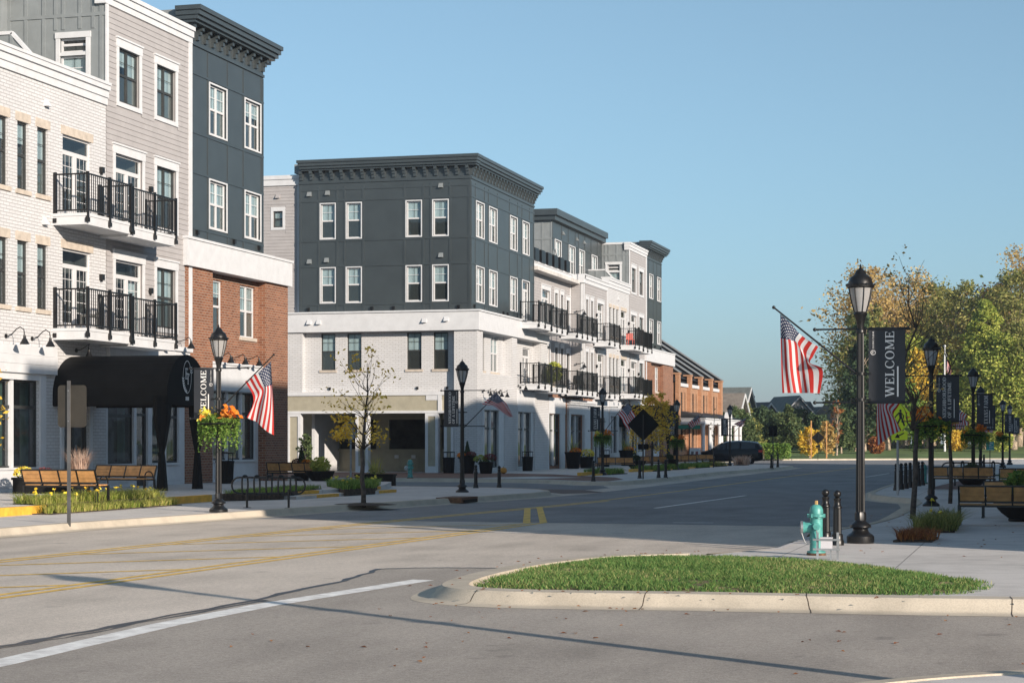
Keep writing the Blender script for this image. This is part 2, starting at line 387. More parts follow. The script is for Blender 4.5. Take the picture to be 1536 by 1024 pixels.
def kerb(pts, name, closed=False, prof=((.34, .004), (.06, .014), (.035, .03), (.0, .105), (-.03, .138), (-.17, .142), (-.17, -.03))):
    # the outward side is to the right of the walking direction
    rows = [[(p[0], p[1], z) for p in offset(pts, o, closed)] for (o, z) in prof]
    mb = MB(); n = len(pts); k = len(rows)
    for r in rows: mb.v += r
    for i in range(k - 1):
        for j in range(n if closed else n - 1):
            a = i * n + j; b = i * n + (j + 1) % n
            mb.f.append((a, b, b + n, a + n)); mb.m.append(0)
    o = struct(mb, name, m_kerb, smooth=True); return o
def slab(name, line, rest, z, m, do_kerb=True):
    # line: kerbed edge (outward on the right); rest closes the polygon
    inner = offset(line, -.12, False) if do_kerb else list(line)
    mb = MB(); mb.poly(inner + list(rest), -.03, z, 0); o = struct(mb, name, m)
    if do_kerb: kerb(line, 'kerb')
    return o

left_line = smooth_line([(-17.4, -20), (-17.15, 29.7), (-16.35, 36), (-15.95, 40), (-15.1, 46), (-14.3, 51.5), (-13.9, 55.2), (-14.4, 57.6), (-15.8, 59.6), (-18.5, 61.2), (-23, 61.8), (-60, 61.8)][::1], 2)
slab('sidewalk', left_line, [(-60, -20)], .13, m_conc)
far_line = smooth_line([(-60, 74.5), (-23, 74.5), (-19, 73.4), (-17.2, 71.2), (-16.2, 69.6), (-15.2, 69.8), (-14.7, 72), (-14.8, 82), (-15.2, 92), (-14.8, 104), (-14.4, 116), (-14.6, 121), (-16.5, 126.5), (-19.5, 129.5), (-23.4, 131), (-23.9, 133), (-23.9, 166), (-60, 168)][::1], 1)
slab('sidewalk', far_line, [], .13, m_conc)
right_line = smooth_line([(45, 182), (-5.2, 176), (-5.0, 160), (-5.0, 76), (-4.9, 62), (-4.7, 55.5), (-3.9, 52.6), (-2.9, 50.5), (-2.75, 40), (-2.95, 35.4), (-3.4, 32.5), (-3.55, 31.0)], 1)
right_rest = [(-3.55, 27.0), (-4.2, 25.2), (-5.0, 24.2), (-3.0, 19.2), (10, 19.4), (45, 21)]
mb = MB(); mb.poly(offset(right_line, -.12, False) + [(-3.5, 27.0), (-4.2, 24.9), (-2.6, 21), (-1.6, 18.9), (2, 19.1), (45, 21.6)], -.03, .13, 0)
struct(mb, 'sidewalk', m_conc); kerb(right_line, 'kerb')
# flush ramp from the road up to the hydrant corner
mb = MB(); mb.add([(-3.62, 31.2, .004), (-3.38, 31.1, .134), (-3.38, 26.6, .134), (-3.62, 26.6, .004), (-4.2, 25.3, .134), (-4.45, 25.6, .004)], [(0, 3, 2, 1), (3, 5, 4, 2)]); struct(mb, 'kerb_ramp', m_kerb)
# grass island with its rounded kerb nose
isl = smooth_line([(-4.6, 25.35), (-5.5, 24.6), (-6.02, 22.9), (-6.15, 20.7), (-6.0, 19.0), (-5.62, 18.45), (-5.0, 18.25), (-4.2, 18.3), (-3.4, 18.42), (-2.2, 18.46), (-1.0, 18.5), (1.0, 18.75), (12, 19.6), (45, 21)], 2)
KP = ((.30, .004), (.12, .012), (.07, .03), (.02, .10), (-.025, .138), (-.30, .142), (-.30, -.03))
kerb(isl, 'kerb', prof=KP)
gpts = smooth_line([(-5.66, 18.95), (-5.72, 20.6), (-5.66, 22.4), (-5.15, 23.9), (-4.1, 24.6), (-2.7, 24.2), (-1.6, 22.7), (-.75, 21.3), (-.36, 20.65), (-.62, 18.95), (-2.2, 18.78), (-4.0, 18.68), (-5.1, 18.6)], 2, True)
def inside(p, poly):
    c = False; n = len(poly)
    for i in range(n):
        a, b = poly[i], poly[i - 1]
        if (a[1] > p[1]) != (b[1] > p[1]) and p[0] < (b[0] - a[0]) * (p[1] - a[1]) / (b[1] - a[1]) + a[0]: c = not c
    return c
def edge_d(p, poly):
    m = 9; P = Vector(p)
    for i in range(len(poly)):
        a, b = Vector(poly[i - 1]), Vector(poly[i]); t = max(0, min(1, (P - a).dot(b - a) / max(1e-9, (b - a).length_squared)))
        m = min(m, (a + (b - a) * t - P).length)
    return m
def gz(p):
    d = edge_d(p, gpts); return .125 + .07 * (1 - math.exp(-d * 1.6)) + .025 * mnoise.noise(Vector((p[0] * .9, p[1] * .9, 0))) * min(1, d * 2)
cx, cy = -3.3, 21.2
mb = MB(); K = 7; n = len(gpts)
for k in range(K + 1):
    f = 1 - k / K * .96
    for p in gpts:
        q = (cx + (p[0] - cx) * f, cy + (p[1] - cy) * f); mb.v.append((q[0], q[1], .10 if k == 0 else gz(q)))
for k in range(K):
    for j in range(n): mb.f.append((k * n + j, k * n + (j + 1) % n, (k + 1) * n + (j + 1) % n, (k + 1) * n + j)); mb.m.append(0)
mb.f.append(tuple(K * n + j for j in range(n))); mb.m.append(0)
m_turf = plain('turf_soil', (.17, .135, .065), .95, var=.3, sc=3, bump=.02, bsc=30)
struct(mb, 'island_earth', m_turf, smooth='all')
rg = random.Random(3)
def blades(mb, p, z, h, w, lean, rg):
    a = rg.random() * 6.283; dx, dy = math.cos(a) * w / 2, math.sin(a) * w / 2
    b = rg.random() * 6.283; lx, ly = math.cos(b) * lean, math.sin(b) * lean
    x, y = p
    mb.add([(x - dx, y - dy, z), (x + dx, y + dy, z), (x + lx * .45 + dx * .7, y + ly * .45 + dy * .7, z + h * .62), (x + lx * .45 - dx * .7, y + ly * .45 - dy * .7, z + h * .62), (x + lx, y + ly, z + h)], [(0, 1, 2, 3), (3, 2, 4)])
mb = MB(); cnt = 0
while cnt < 62000:
    p = (rg.uniform(-5.8, -.3), rg.uniform(18.55, 24.7))
    if not inside(p, gpts): continue
    cl = mnoise.noise(Vector((p[0] * 1.7, p[1] * 1.7, 3))); cl2 = mnoise.noise(Vector((p[0] * 5, p[1] * 5, 9)))
    if cl * .8 + cl2 * .9 < -.30 - .25 * min(1, edge_d(p, gpts) * .9) and rg.random() < .86: continue
    if edge_d(p, gpts) < .12 and rg.random() < .5 + cl2: continue
    d = edge_d(p, gpts) if rg.random() < .2 else 1
    blades(mb, p, gz(p) - .008 if d > .3 else .12, rg.uniform(.022, .052) * (1 + .6 * cl2 + .45 * cl), rg.uniform(.007, .013), rg.uniform(.01, .05), rg); cnt += 1
tag(mb.build('grass', m_grassb), 'short green lawn grass filling the kerbed corner island', 'grass', kind='stuff')

# corner of the pavement on this side of the cross street
mb = MB(); pl = [(-2.6, -10), (-1.6, 11.2), (-1.05, 12.05), (-.35, 12.75), (.6, 13.3), (4, 14.2), (45, 17)]
near_line = smooth_line([(45, 17), (4, 14.2), (.6, 13.3), (-.35, 12.75), (-1.05, 12.05), (-1.5, 11.2), (-1.9, 9), (-2.3, 4), (-2.6, -12)][::1], 2)
slab('sidewalk', near_line, [(45, -12)], .13, m_conc)
# lawn beyond the end of the street
lawn_line = smooth_line([(60, 184), (10, 180), (-8, 176.5), (-14, 172), (-18, 163), (-22.5, 158.5), (-60, 157)][::1], 2)
lawn_line = smooth_line([(90, 192), (20, 187), (-2, 182), (-14, 176), (-20, 170), (-26, 168), (-90, 168)], 2)
def lawn_z(y): return .13 + max(0, min(1, (y - 176) / 52)) ** 1.2 * 1.05
mb = MB(); inner = offset(lawn_line, -.12, False); rows = [(0, None)] + [(k, y) for k, y in enumerate((196, 206, 216, 228, 300, 520), 1)]; n = len(inner)
for k, y in rows:
    for p in inner: yy = p[1] if y is None else max(p[1] + .5 * k, y); mb.v.append((p[0] * (1 if y is None else 1 + (yy - p[1]) / 900), yy, lawn_z(yy) if y is not None else .13))
for k in range(len(rows) - 1):
    for j in range(n - 1): a = k * n + j; mb.f.append((a, a + 1, a + n + 1, a + n)); mb.m.append(0)
struct(mb, 'lawn', m_lawn, smooth='all'); kerb(lawn_line, 'kerb')
sheet('footpath', [(-60, 232), (-12, 240), (40, 252), (40, 255), (-12, 243), (-60, 236)], 1.21, m_conc)

# patio in front of the left shops, its yellow step edges and planting beds
ZP = .30
mb = MB(); mb.poly([(-26.2, 5), (-19.75, 5), (-19.75, 45.5), (-18.9, 46.3), (-18.75, 54.2), (-19.6, 57.2), (-20.6, 60.6), (-26.2, 61)], .1, ZP, 0); struct(mb, 'patio', m_conc)
mb = MB(); mb.poly([(-18.92, 46.4), (-18.35, 46.4), (-18.2, 54.0), (-18.78, 54.2)], .1, .21, 0); struct(mb, 'patio_step', m_conc)
def ystep(a, b, z0, z1, w=.16):
    d = Vector((b[0] - a[0], b[1] - a[1], 0)); nn = Vector((d.y, -d.x, 0)).normalized()
    mb = MB(); mb.obox(((a[0] + b[0]) / 2 - nn.x * (w / 2 - .006), (a[1] + b[1]) / 2 - nn.y * (w / 2 - .006), (z0 + z1) / 2 + .003), d / 2, nn * w / 2, (0, 0, (z1 - z0) / 2))
    o = mb.build('step_edge', m_yel); o['kind'] = 'structure'
ystep((-19.75, 24), (-19.75, 37.0), .12, ZP)
ystep((-19.75, 41.5), (-19.75, 44.3), .12, ZP)
ystep((-18.35, 46.9), (-18.29, 49.4), .12, .21); ystep((-18.89, 46.5), (-18.83, 49.3), .21, ZP)
ystep((-18.25, 51.9), (-18.2, 54.0), .12, .21); ystep((-18.76, 52.4), (-18.72, 54.1), .21, ZP)
for y in (82.5, 93.5, 99.0, 106.0, 112.5, 117.5):
    ystep((-19.3, y), (-19.3, y + 2.2), .12, .27); ystep((-18.7, y + .4), (-18.7, y + 2.9), .12, .2)

# brick crossing strips and the dark side street
sheet('crosswalk', [(-23, 62.25), (-17.5, 61.7), (-15.4, 60.3), (-14.2, 58.3), (-13.2, 60), (-14.6, 63), (-17.5, 64.6), (-23, 65.2)], .006, m_paver)
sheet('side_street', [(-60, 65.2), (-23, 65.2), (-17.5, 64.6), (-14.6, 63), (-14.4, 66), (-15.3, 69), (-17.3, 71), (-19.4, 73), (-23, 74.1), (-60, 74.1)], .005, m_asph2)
sheet('brick_apron', [(-45, 75.5), (-22.5, 75.4), (-18.8, 74.3), (-16.6, 71.6), (-15.6, 71.2), (-15.8, 75), (-17, 79), (-21.5, 86.2), (-24.8, 88.3), (-45, 88.4)], .135, m_paver)
sheet('kerb_ramp', [(-22.4, 75.7), (-19.5, 75.1), (-18.2, 78.2), (-20.8, 80.0)], .139, m_conc)
sheet('crosswalk', [(-3.4, 62), (-2.0, 62), (-1.2, 75), (-2.9, 75)], .134, m_paver)

# painted markings
def stripe(pts, w, z, m, name='road_marking', jag=0):
    l = offset(pts, -w / 2, False); r = offset(pts, w / 2, False); mb = MB(); n = len(pts)
    mb.v += [(p[0] + random.uniform(-jag, jag), p[1], z) for p in l] + [(p[0] + random.uniform(-jag, jag), p[1], z) for p in r]
    for i in range(n - 1): mb.f.append((i, i + 1, n + i + 1, n + i)); mb.m.append(0)
    return struct(mb, name, m)
def ptsalong(ps, n):
    out = []
    for i in range(len(ps) - 1):
        for k in range(n): out.append((ps[i][0] + (ps[i + 1][0] - ps[i][0]) * k / n, ps[i][1] + (ps[i + 1][1] - ps[i][1]) * k / n))
    return out + [ps[-1]]
stripe([(-7.26, 4), (-7.25, 12.5), (-7.38, 15.6), (-7.32, 17.7), (-7.05, 20.0), (-6.88, 21.4)], .27, .0045, m_lineW)
dbl = [(-10.55, 6), (-10.27, 17.8), (-9.95, 25), (-9.6, 33), (-9.47, 37.2)]
stripe(dbl, .11, .0045, m_lineY); stripe([(p[0] - .24, p[1]) for p in dbl], .11, .0045, m_lineY)
ld = [(-14.4, 6), (-13.9, 16), (-13.57, 23.5), (-13.35, 28.2), (-12.94, 34.6), (-12.5, 40), (-11.86, 46.3), (-11.51, 51.5), (-11.3, 64), (-11.2, 90), (-11.0, 130)]
stripe(ld, .11, .0045, m_lineY); stripe([(p[0] + .24, p[1]) for p in ld[:8]], .11, .0045, m_lineY)
for y in (11.2, 14.0, 16.8, 19.6, 22.4, 25.2, 28.0, 30.8, 33.6, 36.4):         # hatching across the painted median
    def xr(yy):
        for (a, b) in zip(dbl, dbl[1:]):
            if a[1] <= yy <= b[1]: return a[0] + (b[0] - a[0]) * (yy - a[1]) / (b[1] - a[1]) - .30
        return -9.8
    def xl(yy):
        for (a, b) in zip(ld, ld[1:]):
            if a[1] <= yy <= b[1]: return a[0] + (b[0] - a[0]) * (yy - a[1]) / (b[1] - a[1]) + .30
    y2 = y - 3.0
    stripe([(xr(y), y), (xl(y2), y2)], .12, .0042, m_lineY)
stripe([(-9.78, 37.1), (-11.92, 45.3)], .15, .0048, m_lineY); stripe([(-9.46, 37.2), (-11.88, 46.3)], .15, .0052, m_lineY)
stripe([(-8.95, 46.2), (-8.45, 57.8)], .12, .0045, m_lineW)
for (a, b) in (((-7.6, 90), (-7.35, 101)), ((-7.4, 112), (-7.3, 122)), ((-9.3, 33), (-8.2, 33.05)), ((-7.0, 38), (-6.2, 38.05)), ((-5.4, 49), (-4.6, 49.05))):
    stripe([a, b], .1, .0045, m_lineW)
stripe([(-4.95, 76), (-5.4, 90), (-7.2, 104)], .12, .0046, m_lineW)
rt = random.Random(5)
tar = [(p[0] + rt.uniform(-.035, .035), p[1] + rt.uniform(-.03, .03)) for p in ptsalong([(-7.95, 6), (-7.86, 11), (-7.83, 13.5), (-7.74, 15.3), (-7.66, 17.9), (-7.70, 20.6), (-7.98, 23.1), (-7.62, 23.45), (-7.1, 23.6), (-6.4, 23.65)], 7)]
stripe(tar, .085, .0051, m_tar, 'crack_seal', .02)
stripe([(p[0] + .09 + rt.uniform(-.03, .03), p[1]) for p in tar[10:30]], .05, .0049, m_tar, 'crack_seal', .02)
# storm drain inlet in the left kerb
dr = thing('storm_drain', 'rusty brown storm drain inlet set in the left kerb beside the second lamp', 'storm drain', (-14.72, 48.9, 0))
mb = MB(); mb.box(-.42, .28, -.75, .75, .02, .158); mb.build('hood', m_rust, dr)
mb = MB(); mb.box(.24, .31, -.6, .6, .02, .10); mb.build('grate', m_blackm, dr)

# joints in the island kerb and fallen leaves along the gutters
for i, (x, tilt) in enumerate(((-5.35, .02), (-3.62, .03), (-1.98, -.05), (-.3, .02))):
    j = min(range(len(isl)), key=lambda k: abs(isl[k][0] - x) + (0 if isl[k][1] < 19.2 else 9)); a, b = isl[max(0, j - 1)], isl[j + 1]; d = Vector((b[0] - a[0], b[1] - a[1], 0)).normalized(); nn = Vector((d.y, -d.x, 0)); mb = MB()
    pr = [(o, z) for (o, z) in KP[:-1]]; P0 = Vector((isl[j][0], isl[j][1], 0)); w = .0045
    for k in range(len(pr) - 1):
        q = [P0 + nn * pr[k][0] + Vector((0, 0, pr[k][1] + .0025)) + d * tilt * .35 * k, P0 + nn * pr[k + 1][0] + Vector((0, 0, pr[k + 1][1] + .0025)) + d * tilt * .35 * (k + 1)]
        mb.quad(q[0] - d * w, q[0] + d * w, q[1] + d * w, q[1] - d * w)
    struct(mb, 'kerb_joint', m_soil)
rl = random.Random(17); mb = MB()
for _ in range(170):
    if rl.random() < .5: k = rl.randrange(len(isl) - 1); x, y = isl[k][0] + rl.gauss(0, .25), isl[k][1] - abs(rl.gauss(.3, .35)); z = .03
    elif rl.random() < .5: x, y, z = rl.uniform(-6.5, 1.5), rl.uniform(13, 18), .006
    else: x, y, z = rl.uniform(-3.2, -.2), rl.uniform(25, 40), .142
    if z == .03 and y > 18.1: z = .16
    a = rl.random() * 6.28; s_ = rl.uniform(.015, .035); c, sn = math.cos(a) * s_, math.sin(a) * s_
    mb.add([(x - c, y - sn, z), (x + sn * .6, y - c * .6, z + .012), (x + c, y + sn, z + .004), (x - sn * .6, y + c * .6, z + .01)], [(0, 1, 2, 3)])
tag(mb.build('fallen_leaves', m_lf_red), 'scattered brown fallen leaves on the kerb and asphalt', 'leaves', kind='stuff')
# ------------------------------------------------------------------ lettering: slab-serif capitals built from strokes
def ring(cx, cy, rx, ry, tx, ty, a0, a1, n=18):
    q = []
    for i in range(n):
        a, b = R(a0 + (a1 - a0) * i / n), R(a0 + (a1 - a0) * (i + 1) / n)
        q.append([(cx + rx * math.cos(a), cy + ry * math.sin(a)), (cx + rx * math.cos(b), cy + ry * math.sin(b)),
                  (cx + (rx - tx) * math.cos(b), cy + (ry - ty) * math.sin(b)), (cx + (rx - tx) * math.cos(a), cy + (ry - ty) * math.sin(a))])
    return q
def rc(x0, y0, x1, y1): return [[(x0, y0), (x1, y0), (x1, y1), (x0, y1)]]
def sl(x0, y0, x1, y1, w): return [[(x0 - w / 2, y0), (x0 + w / 2, y0), (x1 + w / 2, y1), (x1 - w / 2, y1)]]
TH, TN, SR = .15, .075, .07
def stem(x, s0=True, s1=True, t=TH):
    q = rc(x, 0, x + t, 1)
    if s0: q += rc(x - .08, 0, x + t + .08, SR)
    if s1: q += rc(x - .08, 1 - SR, x + t + .08, 1)
    return q
GL = {
 'I': (.33, lambda: stem(.09)),
 'L': (.66, lambda: stem(.09) + rc(.2, 0, .62, SR) + rc(.55, 0, .62, .26)),
 'E': (.70, lambda: stem(.09) + rc(.2, 0, .64, SR) + rc(.57, 0, .64, .25) + rc(.2, 1 - SR, .62, 1) + rc(.55, .77, .62, 1) + rc(.2, .48, .48, .55) + rc(.43, .40, .49, .63)),
 'F': (.66, lambda: stem(.09) + rc(.2, 1 - SR, .62, 1) + rc(.55, .77, .62, 1) + rc(.2, .47, .48, .54) + rc(.43, .39, .49, .62)),
 'T': (.70, lambda: stem(.275, True, False) + rc(.03, 1 - SR, .67, 1) + rc(.03, .76, .10, 1) + rc(.60, .76, .67, 1)),
 'H': (.82, lambda: stem(.09) + stem(.58) + rc(.2, .47, .6, .54)),
 'N': (.84, lambda: stem(.11, True, True, TN) + stem(.64, False, True, TN) + sl(.66, 0, .13, 1, .17)),
 'M': (1.0, lambda: stem(.10, True, True, TN) + stem(.76, True, True, TH) + sl(.47, .08, .16, 1, .15) + sl(.47, .08, .80, 1, .075)),
 'W': (1.1, lambda: sl(.33, 0, .12, 1, .15) + sl(.33, 0, .56, 1, .075) + sl(.78, 0, .56, 1, .15) + sl(.78, 0, .98, 1, .075) + rc(.0, 1 - SR, .27, 1) + rc(.44, 1 - SR, .68, 1) + rc(.86, 1 - SR, 1.1, 1)),
 'V': (.80, lambda: sl(.41, 0, .15, 1, .15) + sl(.41, 0, .66, 1, .075) + rc(.02, 1 - SR, .3, 1) + rc(.53, 1 - SR, .8, 1)),
 'A': (.80, lambda: sl(.64, 0, .40, 1, .15) + sl(.14, 0, .38, 1, .075) + rc(.0, 0, .27, SR) + rc(.5, 0, .79, SR) + rc(.22, .3, .56, .37)),
 'Y': (.76, lambda: rc(.31, 0, .45, .46) + rc(.22, 0, .54, SR) + sl(.38, .42, .14, 1, .15) + sl(.38, .42, .62, 1, .075) + rc(.02, 1 - SR, .28, 1) + rc(.5, 1 - SR, .75, 1)),
 'O': (.86, lambda: ring(.43, .5, .40, .52, .155, .06, 0, 360, 28)),
 'C': (.78, lambda: ring(.43, .5, .40, .52, .155, .06, 48, 318, 24) + rc(.66, .66, .72, .92) + rc(.67, .14, .73, .28)),
 'G': (.84, lambda: ring(.43, .5, .40, .52, .155, .06, 48, 325, 24) + rc(.66, .66, .72, .92) + rc(.61, .08, .75, .42) + rc(.52, .36, .82, .43)),
 'D': (.84, lambda: stem(.09) + ring(.33, .5, .46, .5, .15, SR, -90, 90) + rc(.2, 0, .34, SR) + rc(.2, 1 - SR, .34, 1)),
 'P': (.72, lambda: stem(.09) + ring(.34, .73, .32, .27, .14, .065, -90, 90) + rc(.2, .46, .35, .525) + rc(.2, .935, .35, 1)),
 'R': (.82, lambda: stem(.09) + ring(.34, .74, .30, .26, .14, .065, -90, 90) + rc(.2, .48, .35, .545) + rc(.2, .935, .35, 1) + sl(.67, 0, .40, .5, .15) + rc(.58, 0, .82, SR)),
 'B': (.76, lambda: stem(.09) + ring(.34, .75, .28, .25, .13, .06, -90, 90) + ring(.34, .265, .33, .265, .14, .065, -90, 90) + rc(.2, .48, .35, .54) + rc(.2, .94, .35, 1) + rc(.2, 0, .35, .065)),
 'S': (.64, lambda: ring(.32, .74, .26, .27, .11, .06, 35, 270, 14) + ring(.32, .265, .28, .28, .12, .06, -145, 90, 14) + rc(.48, .7, .54, .93) + rc(.06, .06, .12, .3)),
}
def text_quads(s):
    x = 0; q = []
    for ch in s:
        if ch == ' ': x += .38; continue
        w, f = GL[ch]
        q += [[(p[0] + x, p[1]) for p in pl] for pl in f()]; x += w + .07
    return q, x - .07
def put_text(mb, s, origin, along, up, nrm, height, mi=0, length=None):
    q, w = text_quads(s); o = Vector(origin); al = Vector(along); u = Vector(up); n = Vector(nrm)
    k = height if length is None else length / w
    for i, pl in enumerate(q):
        e = .0004 + .00002 * (i % 40)
        mb.add([o + al * (p[0] * k) + u * (p[1] * height) + n * e for p in pl], [tuple(range(len(pl)))], mi)
    return w * k

# ------------------------------------------------------------------ street furniture, one of each kind
def make_lamp(label):
    t = thing('street_lamp', label, 'street lamp', (0, 0, 0), group='street lamps')
    mb = MB(); mb.lathe([(.19, 0), (.195, .03), (.195, .10), (.175, .125), (.15, .14), (.12, .165), (.105, .20), (.115, .215), (.155, .235), (.15, .255), (.115, .29), (.085, .31), (.075, .33)], n=24); mb.lathe([(.082, .33), (.082, .42), (.07, .45)], n=16, flute=.12)
    mb.build('base', m_black, t, smooth=True)
    mb = MB(); mb.lathe([(.066, .40), (.064, .8), (.058, 1.8), (.05, 3.02)], n=32, flute=.13); mb.lathe([(.062, 3.0), (.066, 3.03), (.05, 3.06)], n=20)
    for z in (2.05, 2.42): mb.lathe([(.07, z - .02), (.07, z + .02)], n=16); mb.obox((0, 0, z), (.15, 0, 0), (0, .012, 0), (0, 0, .012)); mb.obox((.13, 0, z), (.014, 0, 0), (0, .03, 0), (0, 0, .014)); mb.obox((-.13, 0, z), (.014, 0, 0), (0, .03, 0), (0, 0, .014))
    mb.build('post', m_black, t, smooth=True)
    mb = MB(); mb.lathe([(.045, 3.06), (.05, 3.12), (.075, 3.22), (.10, 3.27), (.085, 3.30)], n=20)
    prof = [(.088, 3.30), (.118, 3.40), (.148, 3.52), (.172, 3.66)]
    for j in range(8):
        a = 2 * math.pi * (j + .5) / 8
        mb.tube([((r + .004) * math.cos(a), (r + .004) * math.sin(a), z) for r, z in prof], .0075, 6)
    ln = mb.build('lantern', m_black, t, smooth=True)
    mb = MB(); mb.lathe([(.085, 3.302), (.115, 3.40), (.145, 3.52), (.168, 3.655)], n=24); mb.build('glass', m_lampg, ln, smooth=True)
    mb = MB(); mb.lathe([(.172, 3.64), (.196, 3.655), (.20, 3.685), (.178, 3.70), (.172, 3.73), (.15, 3.79), (.10, 3.83), (.085, 3.845), (.07, 3.88), (.035, 3.915), (.016, 3.93), (.012, 3.945), (.018, 3.955), (.012, 3.965), (.003, 3.99)], n=24)
    for j in range(12):
        a = 2 * math.pi * j / 12; mb.obox((.198 * math.cos(a), .198 * math.sin(a), 3.69), (.012, 0, 0), (0, .012, 0), (0, 0, .014))
    mb.build('cap', m_black, t, smooth=True)
    for z in (3.06, 2.01):
        mb = MB(); mb.tube([(-.64, 0, z), (.66, 0, z)], .013, 8); mb.ball((-.65, 0, z), .028); mb.ball((.67, 0, z), .028); mb.build('banner_arm', m_black, t, smooth=True)
    return t

def make_banner(lines, side, label):
    # side +1: hangs at +x of its lamp. Its face looks towards -y.
    t = thing('banner', label, 'banner', (0, 0, 0), group='street banners')
    x0, x1 = (.115, .63) if side > 0 else (-.56, -.115); z0, z1 = 2.0, 3.07
    mb = MB(); nx, nz = 8, 12
    for yy in (0, .006):
        for j in range(nz + 1):
            for i in range(nx + 1):
                x = x0 + (x1 - x0) * i / nx; z = z0 + (z1 - z0) * j / nz
                b = .012 * math.sin(math.pi * j / nz) * math.sin(math.pi * i / nx + .4)
                mb.v.append((x, yy - b, z))
    k = (nx + 1) * (nz + 1)
    for s in (0, 1):
        for j in range(nz):
            for i in range(nx):
                a = s * k + j * (nx + 1) + i; mb.f.append((a, a + 1, a + nx + 2, a + nx + 1)); mb.m.append(0)
    for z in (z1 - .01, z0 + .01): mb.tube([(x0, .003, z), (x1, .003, z)], .02, 8)
    mb.build('cloth', m_banner, t, smooth='all')
    mb = MB(); yb = -.0155; H = .94; n = len(lines)
    # rows run upwards; "up" of the letters points to -x
    xs = x0 + .30 * (x1 - x0) if side < 0 else x0 + .52 * (x1 - x0)
    if n == 1:
        hh = .125; xb = (x0 + .30) if side > 0 else (x0 + .225)
        put_text(mb, lines[0], (xb + .06, yb, z0 + .085), (0, 0, 1), (-1, 0, 0), (0, -1, 0), hh, length=H if len(lines[0]) < 8 else H * .98)
        bx = xb + .10; mb.box(bx, bx + .022, yb - .003, yb, z0 + .09, z0 + .52)
    else:
        hh = .075; xb = x0 + .22
        ls = [text_quads(s)[1] for s in lines]; mx = max(ls)
        for i, s in enumerate(lines):
            put_text(mb, s, (xb + i * .115, yb, z0 + .085), (0, 0, 1), (-1, 0, 0), (0, -1, 0), hh, length=H * ls[i] / max(mx, 7.2))
        bx = xb + (n - 1) * .115 + .06; mb.box(bx, bx + .016, yb - .003, yb, z0 + .09, z0 + .52)
    mb.build('lettering', m_letter, t)
    mb = MB(); ex = x0 + .065 if side > 0 else x1 - .055
    for q in ring(ex, 2.72, .036, .036, .007, .007, 0, 360, 20): mb.add([(p[0], yb, p[1]) for p in q], [(0, 1, 2, 3)])
    for q in ring(ex, 2.72, .018, .018, .006, .006, 20, 300, 12): mb.add([(p[0], yb, p[1]) for p in q], [(0, 1, 2, 3)])
    put_text(mb, 'EVANS FARM', (ex + .012, yb, 2.78), (0, 0, 1), (-1, 0, 0), (0, -1, 0), .022, length=.24)
    mb.build('emblem', m_letter, t)
    return t

def catmull(a, b, c, d, t):
    return .5 * ((2 * b) + (c - a) * t + (2 * a - 5 * b + 4 * c - d) * t * t + (3 * b - a - 3 * c + d) * t ** 3)
def interp_rows(us, rows, u):
    # rows: list of lists of points at parameters us
    i = 0
    while i < len(us) - 2 and u > us[i + 1]: i += 1
    t = (u - us[i]) / (us[i + 1] - us[i]); g = lambda k: rows[max(0, min(len(rows) - 1, k))]
    return [catmull(g(i - 1)[j], g(i)[j], g(i + 1)[j], g(i + 2)[j], t) for j in range(len(rows[0]))]
def make_flag(label, pole, us, rows, depth=.07, seed=0, twist=0.0):
    """pole: two (x, z) points; rows: for each u in us, the (x, z) points down the fly"""
    t = thing('flag', label, 'flag', (0, 0, 0), group='flags on the lamp posts')
    mb = MB(); a, b = Vector((pole[0][0], 0, pole[0][1])), Vector((pole[1][0], 0, pole[1][1]))
    mb.tube([a, b], [.016, .012], 8); mb.ball(b, .026)
    mb.tube([a, a + Vector((0, 0, .02)), Vector((0, 0, a.z - .06))], .018, 6)
    mb.build('pole', m_black, t, smooth=True)
    rr = [[Vector((p[0], 0, p[1])) for p in r] for r in rows]
    NU, NV = 30, 34; mb = MB(); mb.uv = []; rg = random.Random(seed); ph = rg.random() * 6
    for iu in range(NU + 1):
        u = iu / NU; col = interp_rows(us, rr, u); m = len(col)
        for iv in range(NV + 1):
            v = iv / NV; k = v * (m - 1); i = min(int(k), m - 2); f = k - i
            g = lambda q: col[max(0, min(m - 1, q))]
            p = catmull(g(i - 1), g(i), g(i + 1), g(i + 2), f)
            y = depth * v ** .6 * (math.sin(u * 9 + ph + v * 2.2) * .6 + math.sin(u * 17 + ph * 2 - v * 3) * .25) + twist * v * (u - .3)
            if u > .6 and .3 < v < .75: y -= depth * 1.2 * math.sin((v - .3) / .45 * math.pi) * (u - .6) / .4
            mb.v.append((p.x, y, p.z)); mb.uv.append((min(.9999, u), v))
    for iu in range(NU):
        for iv in range(NV):
            q = iu * (NV + 1) + iv; mb.f.append((q, q + 1, q + NV + 2, q + NV + 1)); mb.m.append(0)
    mb.build('cloth', m_flag, t, smooth='all')
    return t

def pxrows(rows, ox, oy, sc, lx, ly, ppm, zb):
    return [[((ox + p[0] / sc - lx) / ppm, zb + (ly - oy - p[1] / sc) / ppm) for p in r] for r in rows]

